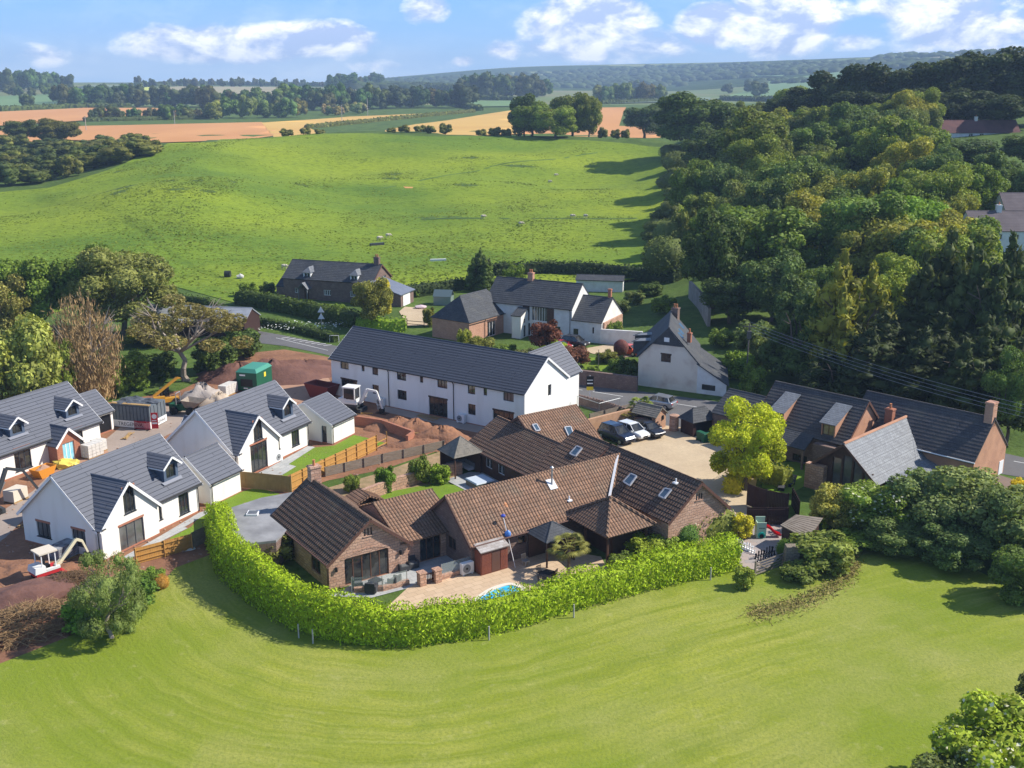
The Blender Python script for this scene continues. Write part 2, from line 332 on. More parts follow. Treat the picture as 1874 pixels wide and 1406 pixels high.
def roofplane(mb,A,B,C,Dd,ch=.42,step=.035,th=.13,u0=0):
    A,B,C,Dd=map(Vector,(A,B,C,Dd)); n=(B-A).cross(((C+Dd)/2)-A).normalized()
    if n.z<0: n=-n
    e=(B-A).normalized(); up=n.cross(e); 
    if up.z<0: up=-up
    L=(((C+Dd)/2)-A).dot(up); k=max(1,round(abs(L)/ch))
    def uv(p): return ((p-A).dot(e)+u0,(p-A).dot(up))
    for i in range(k):
        a=i/k; b=(i+1)/k
        p0=A.lerp(Dd,a)+n*step;p1=B.lerp(C,a)+n*step;p2=B.lerp(C,b)+n*.004;p3=A.lerp(Dd,b)+n*.004
        mb.add([p0,p1,p2,p3],[(0,1,2,3)],[uv(p0),uv(p1),uv(p2),uv(p3)])
        q0=A.lerp(Dd,a)-n*.01;q1=B.lerp(C,a)-n*.01
        mb.add([q0,q1,p1,p0],[(0,1,2,3)],[(uv(q0)[0],uv(q0)[1]),(uv(q1)[0],uv(q1)[1]),uv(p1),uv(p0)])
    a,b,c,d=[p-n*th for p in (A,B,C,Dd)]; A,B,C,Dd=[p+n*.002 for p in(A,B,C,Dd)]
    mb.add([a,b,c,d,A,B,C,Dd],[(3,2,1,0),(0,1,5,4),(1,2,6,5),(3,0,4,7)])
def ridgecap(mb,a,b,r=.13): mb.cyl(Vector(a)-Vector((0,0,.05)),Vector(b)-Vector((0,0,.05)),r,r,6)
class Body:
    """one rectangular block: four walls under a pitched roof"""
    def __init__(s,root,fr,x0,x1,y0,y1,he,hr,axis='x',rp=None,wm=None,rm=None,eo=.3,vo=.3,ch=.42,he2=None,cap=None,skew=0,step=.03,hip=(0,0)):
        s.root=root;s.fr=fr;s.x0,s.x1,s.y0,s.y1=x0,x1,y0,y1;s.he=he;s.hr=hr;s.axis=axis;s.wm=wm;s.rm=rm;s.eo=eo;s.vo=vo;s.ch=ch;s.he2=he if he2 is None else he2;s.cap=cap;s.skew=skew;s.step=step;s.hip=hip
        s.rp=rp if rp is not None else ((y0+y1)/2 if axis=='x' else (x0+x1)/2)
        k=skew
        def q(x,y): return (x+k*(y-y0),y)
        s.q=q
        s.W={'S':Wall(fr,q(x0,y0),q(x1,y0)),'E':Wall(fr,q(x1,y0),q(x1,y1)),'N':Wall(fr,q(x1,y1),q(x0,y1)),'W':Wall(fr,q(x0,y1),q(x0,y0))}
        s.h={k:[] for k in 'SENW'}; s.op=[]
    def win(s,w,tl,br,**k):
        a=s.W[w].px(*tl); b=s.W[w].px(*br); a0,a1=sorted((a[0],b[0])); z1,z0=max(a[1],b[1]),min(a[1],b[1]); s.winl(w,a0,z0,a1,z1,**k)
    def winl(s,w,a0,z0,a1,z1,**k):
        a0=max(a0,.12); a1=min(a1,s.W[w].L-.12); z0=max(z0,.05)
        s.h[w].append((a0,z0,a1,z1)); s.op.append((w,a0,z0,a1,z1,k))
    def door(s,w,tl,br,**k):
        a=s.W[w].px(*tl); b=s.W[w].px(*br); a0,a1=sorted((a[0],b[0])); s.winl(w,a0,.06,a1,max(a[1],b[1]),kind='door',**k)
    def finish(s,skip='',noroof=False,skipplane=''):
        mb=MB(); x0,x1,y0,y1=s.x0,s.x1,s.y0,s.y1
        for k,w in s.W.items():
            if k in skip: continue
            g=(s.axis=='x')==(k in 'EW'); hp=s.hip[0 if k in 'SW' else 1]
            if g and not hp:
                if s.axis=='x': pos=(s.rp-y0) if k=='E' else (y1-s.rp); l=s.he if k=='E' else s.he2; r=s.he2 if k=='E' else s.he
                else: pos=(s.rp-x0) if k=='S' else (x1-s.rp); l=s.he if k=='S' else s.he2; r=s.he2 if k=='S' else s.he
                if s.skew and s.axis=='y': pass
                poly=[(0,-.3),(w.L,-.3),(w.L,r),(pos,s.hr-.03),(0,l)]
            else:
                h=(s.he if k in('S' if s.axis=='x' else 'W') else s.he2) if not g else min(s.he,s.he2); poly=[(0,-.3),(w.L,-.3),(w.L,h),(0,h)]
            wallface(mb,w,poly,s.h[k])
        mb.build('wall',s.wm,s.root)
        for (w,a0,z0,a1,z1,k) in s.op: opening(s.root,s.W[w],a0,z0,a1,z1,**k)
        if noroof: return
        r=MB(); q=s.q
        def P(x,y,z): a=q(x,y); return (a[0],a[1],z)
        if s.axis=='x':
            s1=(s.hr-s.he)/(s.rp-y0); s2=(s.hr-s.he2)/(y1-s.rp); e1=s.he-s.eo*s1+.1; e2=s.he2-s.eo*s2+.1; hr=s.hr+.1; a=x0-s.vo; b=x1+s.vo; ra=a+s.hip[0]; rb=b-s.hip[1]
            if 'S' not in skipplane: roofplane(r,P(a,y0-s.eo,e1),P(b,y0-s.eo,e1),P(rb,s.rp,hr),P(ra,s.rp,hr),s.ch,s.step)
            if 'N' not in skipplane: roofplane(r,P(b,y1+s.eo,e2),P(a,y1+s.eo,e2),P(ra,s.rp,hr),P(rb,s.rp,hr),s.ch,s.step)
            if s.hip[0]: roofplane(r,P(a,y1+s.eo,e2),P(a,y0-s.eo,e1),P(ra,s.rp,hr),P(ra,s.rp,hr),s.ch,s.step)
            if s.hip[1]: roofplane(r,P(b,y0-s.eo,e1),P(b,y1+s.eo,e2),P(rb,s.rp,hr),P(rb,s.rp,hr),s.ch,s.step)
            ends=[(P(ra,s.rp,hr),P(rb,s.rp,hr))]
            ev=[((a,y0-s.eo,e1),(ra,s.rp,hr),(a,y1+s.eo,e2),s.hip[0],(-1,0)),((b,y0-s.eo,e1),(rb,s.rp,hr),(b,y1+s.eo,e2),s.hip[1],(1,0))]
        else:
            s1=(s.hr-s.he)/(s.rp-x0); s2=(s.hr-s.he2)/(x1-s.rp); e1=s.he-s.eo*s1+.1; e2=s.he2-s.eo*s2+.1; hr=s.hr+.1; a=y0-s.vo; b=y1+s.vo; ra=a+s.hip[0]; rb=b-s.hip[1]
            if 'W' not in skipplane: roofplane(r,P(x0-s.eo,b,e1),P(x0-s.eo,a,e1),P(s.rp,ra,hr),P(s.rp,rb,hr),s.ch,s.step)
            if 'E' not in skipplane: roofplane(r,P(x1+s.eo,a,e2),P(x1+s.eo,b,e2),P(s.rp,rb,hr),P(s.rp,ra,hr),s.ch,s.step)
            if s.hip[0]: roofplane(r,P(x0-s.eo,a,e1),P(x1+s.eo,a,e2),P(s.rp,ra,hr),P(s.rp,ra,hr),s.ch,s.step)
            if s.hip[1]: roofplane(r,P(x1+s.eo,b,e2),P(x0-s.eo,b,e1),P(s.rp,rb,hr),P(s.rp,rb,hr),s.ch,s.step)
            ends=[(P(s.rp,ra,hr),P(s.rp,rb,hr))]
            ev=[((x0-s.eo,a,e1),(s.rp,ra,hr),(x1+s.eo,a,e2),s.hip[0],(0,-1)),((x0-s.eo,b,e1),(s.rp,rb,hr),(x1+s.eo,b,e2),s.hip[1],(0,1))]
        for e in ends: ridgecap(r,*e)
        s.roof=r.build('roof',s.rm,s.root)
        if s.cap:
            for l,m,rr,hp,dn in ev:
                if hp: continue
                for aa,bb in((l,m),(m,rr)):
                    g=MB(); aa=Vector(P(*aa)); bb=Vector(P(*bb)); o=Vector((dn[0]*.02,dn[1]*.02,-.12)); g.bar(aa+o,bb+o,.03,.24); g.build('bargeboard',s.cap,s.root)
        return s
def gutter(root,wl,z,m=None,pipes=()):
    g=MB(); g.cyl(wl.pt(-.2,z,.36),wl.pt(wl.L+.2,z,.36),.065,.065,6); g.build('gutter',m or m_black,root)
    for a in pipes:
        p=MB(); p.tube([wl.pt(a,z,.34),wl.pt(a,z-.35,.09),wl.pt(a,.1,.09)],[.045]*3); p.build('downpipe',m or m_black,root)
def skylight(root,fr,pts_px,zf,pane=None,lift=.1,label=None):
    """pts_px: four corners of the skylight in the photo; zf(x,y) gives the roof plane"""
    P=[]
    for (px,py) in pts_px:
        z=4.
        for _ in range(25):
            l=fr.Z(z,px,py); z=z+.6*(zf(*l)-z)
        P.append(Vector((l[0],l[1],zf(*l))))
    n=(P[1]-P[0]).cross(P[3]-P[0]).normalized(); n=n if n.z>0 else -n
    mb=MB(); c=sum(P,Vector())/4
    for i in range(4):
        a,b=P[i]+n*lift,P[(i+1)%4]+n*lift; mb.bar(a,b,.12,.14,up=n)
    o=mb.build('skylight',m_lead,root); g=MB(); g.poly([p+n*(lift+.03) for p in P]); g.build('pane',pane or m_glassb,o); return o
def z1(x,y): return (x/3.904, 660+y/3.904)
def z2(x,y): return (400+x/3.904, 560+y/3.904)
def z3(x,y): return (460+x/3.904, 820+y/3.904)
def z4(x,y): return (840+x/3.904, 720+y/3.904)
def z5(x,y): return (1240+x/2.954, 660+y/2.954)
def z6(x,y): return (740+x/2.928, 460+y/2.928)
def z7(x,y): return (400+x/3.904, 420+y/3.904)
def z8(x,y): return (x/3.904, 840+y/3.904)
def zd(x,y): return (780+x/5.2055,480+y/5.2055)
def ze(x,y): return (1400+x/3.954,680+y/3.954)
def chimney(root,x,y,z0,z1_,w=.9,d=.6,m=None,pots=1):
    mb=MB(); mb.box(x-w/2,x+w/2,y-d/2,y+d/2,z0,z1_); mb.box(x-w/2-.06,x+w/2+.06,y-d/2-.06,y+d/2+.06,z1_-.18,z1_-.04); o=mb.build('chimney',m or m_brick,root)
    p=MB()
    for i in range(pots): p.lathe([(.13,z1_),(.11,z1_+.45),(.14,z1_+.5)],10,(x+(i-(pots-1)/2)*.35,y))
    if pots: p.build('chimney_pot',m_terracotta,o)
    return o
m_slateb=brickmat('brown_grey_slate',(.085,.078,.08),(.11,.10,.10),(.04,.036,.036),.3,.28,.015,rough=.75,nz=.4,bump=.4,patch=(.12,.11,.09))
m_greylead=mat('grey_lead',(.20,.21,.25),rough=.6)
# ------------------------------------------------------------ new bungalows
BG='new cream bungalows on the building site'
def dormer(root,fr,x0,x1,yf,zb,ze_,zr,slope,side,name_label=None,rm=None,clad=None,yb=None,win=2,ridge_y=None,sg=1):
    """gabled dormer facing -y (sg=1): front wall at y=yf"""
    xm=(x0+x1)/2; d=MB()
    yw=yf+sg*(ze_-zb)/slope; 
    mb=MB(); w=Wall(fr,(x0,yf),(x1,yf)); wallface(mb,w,[(0,zb),(x1-x0,zb),(x1-x0,ze_),((x1-x0)/2,zr-.02),(0,ze_)],[(.3,zb+.35,x1-x0-.3,ze_-.05)])
    for x,f in((x0,1),(x1,-1)): mb.poly([(x,yf,zb-.4),(x,yf,ze_),(x,yw+.3,ze_)][::f],[(0,0),(0,1),(1,1)])
    o=mb.build('dormer',clad or m_blueclad,root)
    opening(o,w,.3,zb+.35,x1-x0-.3,ze_-.05,n=win,fm=m_anth)
    r=MB(); yr=yf+sg*(zr-zb)/slope+.35; e=.28; ez=ze_-e*(zr-ze_)/((x1-x0)/2)
    roofplane(r,(x0-e,yr-1.2,ez+.08),(x0-e,yf-.3,ez+.08),(xm,yf-.3,zr+.08),(xm,yr,zr+.08),.3,.03,.08)
    roofplane(r,(x1+e,yf-.3,ez+.08),(x1+e,yr-1.2,ez+.08),(xm,yr,zr+.08),(xm,yf-.3,zr+.08),.3,.03,.08)
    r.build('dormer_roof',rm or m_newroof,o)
    for A_,B_,h_ in(((x0-e,yf-.31,ez-.02),(xm,yf-.31,zr-.02),.18),((x1+e,yf-.31,ez-.02),(xm,yf-.31,zr-.02),.18),((x0-e,yf-.3,ez-.03),(x0-e,yw-.3,ez-.03),.12),((x1+e,yf-.3,ez-.03),(x1+e,yw-.3,ez-.03),.12)): b=MB(); b.bar(A_,B_,.05,h_); b.build('bargeboard',m_white,o)
    f=MB(); k=.19; zz=zb-.0
    f.add([(x0-.25,yf-.25,zb-.25*slope+k),(x1+.25,yf-.25,zb-.25*slope+k),(x1+.35,yf-.01,zb+k),(x0-.35,yf-.01,zb+k)],[(0,1,2,3)]); f.build('flashing',m_greylead,o)
    return o
def newbung(O,label,wins,dpos,L=12.,Wd=8.8,gx=6.3,porch=True):
    fr=Fr(O,26.5); root=fr.thing('bungalow',label,'bungalow',BG)
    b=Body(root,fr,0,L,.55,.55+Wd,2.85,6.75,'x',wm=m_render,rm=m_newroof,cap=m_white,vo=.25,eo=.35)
    for wn in wins.get('W',[]): b.win('W',*wn[:2],n=3,lintel=m_brick,sill=m_anth,pane=m_curtain,fm=m_black)
    for wn in wins.get('S',[]): b.win('S',*wn[:2],n=wn[2],lintel=m_brick,sill=m_anth)
    b.finish()
    # projecting gable
    g=Body(root,fr,0,gx,0,.75,2.95,5.95,'y',wm=m_render,rm=m_newroof,cap=m_white,eo=.3,vo=.25,he2=2.95)
    for wn in wins.get('G',[]): g.win('S',*wn[:2],n=wn[2],lintel=m_brick,sill=m_anth if wn[2]!=3 or True else None,pane=m_curtain if wn[3:] else None)
    g.finish(skip='N',noroof=True); rr_=MB(); e1=2.95-.3*.95+.1; hr=6.05; yv=4.35
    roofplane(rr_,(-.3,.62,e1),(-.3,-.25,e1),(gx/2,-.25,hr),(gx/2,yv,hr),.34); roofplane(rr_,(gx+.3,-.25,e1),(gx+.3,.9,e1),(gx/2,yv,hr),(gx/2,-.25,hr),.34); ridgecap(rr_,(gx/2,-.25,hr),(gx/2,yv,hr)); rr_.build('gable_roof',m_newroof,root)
    for xx in(-.3,gx+.3): bb=MB(); bb.bar((xx,-.27,e1-.12),(gx/2,-.27,hr-.12),.03,.24); bb.build('bargeboard',m_white,root)
    sl=(6.75-2.85)/(Wd/2)
    dormer(root,fr,dpos,dpos+1.75,1.35,2.85+(1.35-.55)*sl+.1,5.3,6.0,sl,1)
    gutter(root,b.W['S'],2.8,pipes=(L-.15,)); gutter(root,Wall(fr,(-.0,0.02),(0.01,.02)),2.9)
    p=MB(); p.tube([(-.1,.3,2.8),(-.1,.3,.1)],[.045]*2); p.build('downpipe',m_black,root)
    pl=MB(); pl.box(-.03,L+.03,.52,.55+Wd+.03,-.2,.14); pl.box(-.031,gx+.03,-.03,.6,-.2,.141); pl.build('plinth',m_brick,root)
    if porch:
        q=Body(root,fr,3.4,6.2,9.2,11,2.4,3.9,'y',wm=m_brick,rm=m_newroof,cap=m_white,eo=.25,vo=.25); q.finish(skip='S')
    return fr,root
def garage(O,label,apx,door=None,L=4.3,W=4.6,y0=0,he=2.35,hr=4.5,open_=False,grp='cream garages with grey roofs beside the bungalows'):
    fr=Fr(O,26.5); root=fr.thing('garage',label,'garage',grp)
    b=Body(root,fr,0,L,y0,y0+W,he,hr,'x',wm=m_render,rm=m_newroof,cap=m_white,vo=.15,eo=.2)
    if door: b.door('W',*door,n=1,fm=m_blueclad)
    if open_: b.winl('S',.5,.05,L-.3,2.1,n=1,kind='door_opening',pane=m_black)  # black pane stands in for the shade inside the open front
    b.finish(); gutter(root,b.W['S'],he-.05,pipes=(.15,))
    pl=MB(); pl.box(-.03,L+.03,y0-.03,y0+W+.03,-.2,.13); pl.build('plinth',m_brick,root)
    return fr,root
O1=Gz(191,1028)
H1,r1=newbung(O1,'cream bungalow nearest the lawn, with a bush and small digger at its corner',
 {'W':[(z8(258,443),z8(368,572)),(z8(510,497),z8(618,630))],'S':[(z8(1130,327),z8(1163,428),1),(z8(1270,240),z8(1357,372),3)],
  'G':[(z8(872,222),z8(972,362),3),(z8(848,492),z8(1045,640),3,1)]},8.75)
GA1,_=garage(H1.w(13.35,.35),'small cream garage at the right end of the nearest bungalow, beside the open lawn',None,L=4.2,W=5.4)
h3=Fr(Gz(*z2(640,1000)),26.5)
H3,r3=newbung(h3.w(-12,-.6),'middle cream bungalow, with a white heat pump against its patio wall',
 {'S':[(z2(420,940),z2(440,1020),1),(z2(518,880),z2(580,985),3)],'G':[(z2(245,835),z2(317,945),3),(z2(225,1005),z2(358,1185),4)]},8.9,L=12.1)
GA3,_=garage(h3.w(1.45,-2.2),'cream garage with a grey side door, beside the white digger',None,door=(z2(733,855),z2(775,978)),L=4.3,W=7.2,hr=4.35)
h2=Fr(Gz(*z1(690,620)),26.5); H2=Fr(h2.w(-16,0),26.5)
r2=H2.thing('bungalow','cream bungalow with a red brick porch and pale blue door, cut by the left edge','bungalow',BG)
b=Body(r2,H2,0,16.7,0,9,2.85,6.6,'x',wm=m_render,rm=m_newroof,cap=m_white,vo=.25,eo=.35)
b.win('S',z1(95,645),z1(232,755),n=3,lintel=m_brick,sill=m_anth); b.win('S',z1(532,495),z1(598,585),n=2,lintel=m_brick,sill=m_anth)
b.finish(); gutter(r2,b.W['S'],2.8); pl=MB(); pl.box(-.03,16.73,-.03,9.03,-.2,.16); pl.build('plinth',m_brick,r2)
q=Body(r2,H2,9.75,12.75,-1.3,3,2.3,3.75,'y',wm=m_brick,rm=m_newroof,cap=m_white,eo=.25,vo=.25); q.winl('S',.75,.06,2.25,2.2,n=3,fm=m_white,pane=mat('blue_door_film',(.20,.50,.66),(.30,.60,.72),3),kind='door',fw=.07); q.finish(skip='N')
sl=3.75/4.5
def place_dormer_px(fr,root,pl,pr,wd,zf=3.9,sl=.83,y=.95): 
    a=Wall(fr,(0,y),(20,y)); s=a.px(*pl)[0]; dormer(root,fr,s,s+wd,y,2.95+y*sl,5.1,5.8,sl,1)
place_dormer_px(H2,r2,z1(75,545),None,1.75); place_dormer_px(H2,r2,z1(475,415),None,1.75)
GA2,_=garage(h2.w(1.1,3.0),'open fronted cream car port at the end of the brick porch bungalow',None,L=4.3,W=5,he=2.4,open_=True,hr=4.4)
# ------------------------------------------------------------ white terrace
TF=Fr(Gz(608.8,723.5),124); rt=TF.thing('terraced_house','long white two storey terrace with charcoal roof and brown windows','terrace')
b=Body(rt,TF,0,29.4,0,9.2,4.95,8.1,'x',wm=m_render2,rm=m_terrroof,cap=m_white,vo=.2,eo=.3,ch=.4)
m_wb=mat('brown_window_frame',(.045,.022,.018),rough=.5)
def W7(a,b_,n,**k): b.win('S',z2(*a),z2(*b_),n=n,fm=m_wb,**k)
W7((868,388),(930,458),2);W7((1020,412),(1043,470),1);W7((1097,428),(1140,498),2);W7((1272,465),(1340,538),3);W7((1437,492),(1462,552),1);W7((1562,520),(1634,595),3);W7((1780,558),(1833,636),2)
b.win('S',z6(339,712),z6(380,769),n=2,fm=m_wb) if False else None
b.win('S',z6(424,728),z6(443,775),n=1,fm=m_wb); b.win('S',z6(530,750),z6(586,810),n=3,fm=m_wb,pane=m_curtain)
W7((1097,560),(1146,636),2);W7((1277,597),(1344,678),2);W7((1782,697),(1836,784),2)
kw=dict(fm=m_wb,lintel=m_wb)
b.door('S',z2(875,520),z2(993,640),n=4,**kw); b.door('S',z2(1502,650),z2(1636,800),n=4,**kw); b.door('S',z6(475,850),z6(586,950),n=4,**kw)
b.win('E',z6(770,718),z6(787,770),n=1,fm=m_anth)
b.finish(); gutter(rt,b.W['S'],4.85,pipes=(9.5,19.45))
pl=MB(); pl.box(-.03,29.43,-.03,9.23,-.2,.13); pl.build('plinth',m_brick,rt)
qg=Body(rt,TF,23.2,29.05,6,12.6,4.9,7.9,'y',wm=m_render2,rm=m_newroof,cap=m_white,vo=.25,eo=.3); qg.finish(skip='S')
# ------------------------------------------------------------ courtyard bungalow
C=Fr(Gz(*z3(560,1040)),55.5); rc=C.thing('courtyard_bungalow','rambling red sandstone bungalow with brown tiled wings behind the laurel hedge','bungalow')
wb=dict(fm=mat('brown_door_frame',(.14,.065,.04),rough=.5),lintel=None)
wing=Body(rc,C,.2,7.2,.42,11.4,2.45,5.2,'y',rp=3.8,wm=m_sandstone,rm=m_browntile,cap=m_bargebr,eo=.35,vo=.35)
wing.winl('S',1.35,.06,5.25,2.35,n=5,kind='door',**wb)
wing.winl('W',7.6,.6,9.4,2.0,n=2,**wb); wing.winl('W',3,.8,4.2,2.0,n=2,**wb)
wing.finish(); gutter(rc,wing.W['W'],2.35,m_bargebr,pipes=(10.9,)); gutter(rc,wing.W['E'],2.35,m_bargebr)
mb=MB(); wl=wing.W['S']
N=14
for i in range(N):   # stone arch over the glazed doors
    a0=PI*(.18+.64*i/N); a1=PI*(.18+.64*(i+.92)/N); c=3.3; rx=2.35; rz=.95
    f=lambda a,k:wl.pt(c-math.cos(a)*rx*k,1.75+math.sin(a)*rz*k,.03)
    k2=1.17; q4=[f(a0,1),f(a1,1),f(a1,k2),f(a0,k2)]; q5=[p-Vector((0,-.05,0)) for p in q4]; mb.add(q4+q5,[(0,1,2,3),(0,4,5,1),(1,5,6,2),(2,6,7,3),(3,7,4,0)])
mb.build('stone_arch',m_sandstone,rc)
mb=MB()
for d in(-.28,0,.28): wl.box(mb,3.5+d-.05,3.5+d+.05,3.85,4.45,-.02,.025)
mb.build('vent_slot',m_black,rc); mb=MB(); wl.box(mb,3.05,3.95,3.75,3.83,0,.07); mb.build('sill',m_sandstone,rc)
for a in(.6,6.3):
    mb=MB(); wl.box(mb,a-.07,a+.07,1.5,1.85,0.01,.2); mb.build('wall_lantern',m_black,rc)
chimney(rc,4.0,11.0,3.5,6.5,.95,.75,m_sandstone)
mb=MB(); roofplane(mb,(7.0,12.6,2.2),(7.0,10.0,2.2),(8.9,10.2,2.9),(8.9,12.4,2.9),.33); roofplane(mb,(8.8,10.2,2.9),(10.4,10.2,2.1),(10.4,12.4,2.1),(8.8,12.4,2.9),.33); mb.box(7.3,10.2,10.2,12.4,0,2.1); mb.build('porch',m_pantile,rc)
link_=Body(rc,C,6.5,12.3,.85,9.0,2.5,4.3,'x',rp=5.05,wm=m_sandstone,rm=m_pantile,eo=.5,vo=0,step=.02); link_.winl('S',2.1,.06,4.1,2.1,n=3,kind='door',**wb); link_.finish()
cen=Body(rc,C,11.1,29.5,-3.15,4.3,2.45,5.45,'x',rp=.5,wm=m_darkstone,rm=m_pantile,cap=m_bargebr,eo=.3,vo=.25,step=.02)
cen.winl('W',3.7,.9,5.0,2.0,n=2,**wb); cen.winl('S',4.6,1.3,5.4,2.0,n=1,**wb); cen.winl('S',7,.06,9,2.1,n=2,kind='door',**wb)
cen.finish(skip='E'); gutter(rc,cen.W['S'],2.4,m_bargebr)
nsa=Body(rc,C,26.6,33.3,-9.5,2.2,3.1,5.75,'y',rp=30,wm=m_sandstone,rm=m_browntile,cap=m_bargebr,eo=.3,vo=.3,he2=2.9); 
nsa.finish(skip='N')
mb=MB(); wl=nsa.W['S']
for d in(-.28,0,.28): wl.box(mb,3.4+d-.05,3.4+d+.05,4.2,4.75,-.02,.025)
mb.build('vent_slot',m_black,rc); mb=MB(); wl.box(mb,2.95,3.85,4.1,4.18,0,.07); mb.build('sill',m_sandstone,rc)
nsb=Body(rc,C,24.5,33.2,2.2,7.7,2.4,5.75,'y',rp=30,wm=m_brown,rm=m_browntile,eo=.4,vo=0,cap=m_bargebr,he2=2.6); nsb.finish(skip='S')
nsc=Body(rc,C,24.5,31.2,7.7,18.6,2.4,4.65,'y',rp=28.3,wm=m_brown,rm=m_browntile,eo=.4,vo=.2,cap=m_bargebr)
for a in(4.2,6.4,8.6): nsc.winl('W',18.6-7.7-a-1.2,.9,18.6-7.7-a,1.9,n=2,fm=m_white)
nsc.winl('W',1.0,.06,2.2,2.0,n=2,kind='door',**wb); nsc.finish(skip='S'); gutter(rc,nsc.W['W'],2.3,m_bargebr)
cot=Body(rc,C,28.4,35.6,10.1,19.6,2.6,5.55,'x',rp=14.95,wm=m_darkstone,rm=m_pantile,cap=m_bargebr,eo=.3,vo=.2,step=.02); cot.finish()
# valley lead between the two big roofs, hipped pavilion roof on posts
mb=MB(); mb.bar((29.3,.45,5.48),(25.6,-2.9,3.12),.22,.07); mb.build('valley_lead',mat('white_lead',(.62,.62,.64),rough=.6),rc)
mb=MB(); c_=[(20.7,-8.6,2.6),(25.9,-8.7,2.6),(26.6,-2.6,2.6),(20.8,-2.4,2.6)]; ap=(23.5,-5.6,4.55)
for i in range(4): roofplane(mb,c_[i],c_[(i+1)%4],ap,ap,.33,.02); ridgecap(mb,Vector(c_[i])+Vector((0,0,.12)),Vector(ap)+Vector((0,0,.1)),.15)
pv=mb.build('pavilion_roof',m_pantile,rc)
mb=MB()
for x,y in((21.2,-8.1),(25.3,-8.2),(21.2,-5.2)): mb.box(x-.09,x+.09,y-.09,y+.09,0,2.55)
mb.build('post',m_brown,pv)
mb=MB(); mb.box(22.5,26.4,-7.2,-3.3,0,2.4); mb.build('timber_wall',m_brown,rc)
nsz=lambda x,y:5.85-.7*(30-x) if y<2.2 else 5.85-.61*(30-x)
cz=lambda x,y:5.55-.82*(.5-y)
for q_ in([z4(845,383),z4(882,398),z4(835,455),z4(795,437)],[z4(1232,580),z4(1272,597),z4(1222,665),z4(1178,637)],[z4(1475,685),z4(1520,695),z4(1470,757),z4(1430,738)]): skylight(rc,C,q_,nsz)
cotz=lambda x,y:5.65-.61*(14.95-y)
skylight(rc,C,[z4(522,230),z4(552,225),z4(578,270),z4(548,275)],cotz); skylight(rc,C,[z4(752,248),z4(795,243),z4(815,300),z4(780,310)],cotz)
def solvez(fr,px,zf):
    z=4.
    for _ in range(30): l=fr.Z(z,*px); z+=.6*(zf(*l)-z)
    return (l[0],l[1],z)
x,y,z=solvez(C,z4(663,655),cz); mb=MB(); mb.cyl((x,y,z-.1),(x,y,z+1.6),.08,.08,10); mb.lathe([(.16,z+1.55),(.18,z+1.62),(.02,z+1.75)],10,(x,y)); fl=mb.build('flue',m_steel,rc,smooth=False)
mb=MB(); mb.add([(x-.4,y-.4,z-.24),(x+.4,y-.4,z-.24),(x+.4,y+.4,z+.42),(x-.4,y+.4,z+.42)],[(0,1,2,3)]); mb.build('flashing',mat('bright_lead',(.6,.6,.62),rough=.5),fl)
for pp,zf in((z4(787,765),cz),(z4(1550,640),nsz)):
    x,y,z=solvez(C,pp,zf); mb=MB(); mb.cyl((x,y,z),(x,y,z+.4),.08,.06,8); mb.box(x-.22,x+.22,y-.22,y+.22,z-.05,z+.06); mb.build('roof_vent',m_white,rc)
# ------------------------------------------------------------ old houses across the road
FF=Fr(Gz(*z7(470,490)),109); rf=FF.thing('farmhouse','long dark stone farmhouse below the sheep field, with slate roof and two small dormers','house')
b=Body(rf,FF,0,18.3,0,8,3.85,6.6,'x',wm=m_darkstone,rm=m_slate,cap=m_bargebr,vo=.2,eo=.25)
wk=dict(fm=m_white,fw=.09)
for a,c,n in(((543,418),(575,456),2),((750,432),(803,474),4),((937,443),(978,484),3)): b.win('S',z7(*a),z7(*c),n=n,**wk)
b.win('E',z7(1168,335),z7(1197,380),n=2,**wk); b.finish()
for px in((600,360),(935,383)):
    s=b.W['S'].px(*z7(*px))[0]; w_=Wall(FF,(s,.35),(s+1.5,.35)); mb=MB(); wallface(mb,w_,[(0,3.9),(1.5,3.9),(1.5,5.05),(0,5.05)],[(.15,4.0,1.35,4.95)]); mb.add([(s,.35,3.9),(s,.35,5.05),(s,2.2,5.05)],[(0,1,2)]); mb.add([(s+1.5,.35,3.9),(s+1.5,2.2,5.05),(s+1.5,.35,5.05)],[(0,1,2)]); o=mb.build('dormer',m_white,rf); opening(o,w_,.15,4.0,1.35,4.95,n=2,**wk)
    mb=MB(); A_=(s-.2,.1,5.0);B_=(s+1.7,.1,5.0);ap=(s+.75,1.1,5.95); bk=(s+.75,2.9,5.95)
    roofplane(mb,A_,B_,ap,ap,.25,.02,.05); roofplane(mb,(s-.2,2.3,5.0),A_,ap,bk,.25,.02,.05); roofplane(mb,B_,(s+1.7,2.3,5.0),bk,ap,.25,.02,.05); mb.build('dormer_roof',m_slate2,o)
chimney(rf,17.4,4.1,5.9,8.0,1.,.7,m_darkstone,2)
q=Body(rf,FF,-2.2,0,1,6,1.9,3.3,'x',wm=m_darkstone,rm=m_slate,vo=.1,eo=.1); q.finish(skip='E')
mb=MB(); roofplane(mb,(24.7,4.8,2.3),(24.7,-1.5,2.3),(18.3,-1.3,4.3),(18.3,4.8,4.3),.4,.01); mb.build('lean_to_roof',mat('grey_sheet_roof',(.14,.16,.21),(.17,.19,.24),1,.5),rf)
mb=MB(); mb.box(18.32,24.4,-1.0,4.5,0,2.3,(18.32,24.4,-1.0,4.5)); mb.add([(18.32,-1.0,2.3),(24.4,-1.0,2.3),(18.32,-1.0,4.1)],[(0,1,2)]); mb.build('lean_to_wall',m_darkstone,rf)
w_=Wall(FF,(24.42,-.8),(24.42,4.3)); mb=MB(); w_.box(mb,.6,3.6,.05,2.1,0,.06); mb.build('door',m_white,rf)
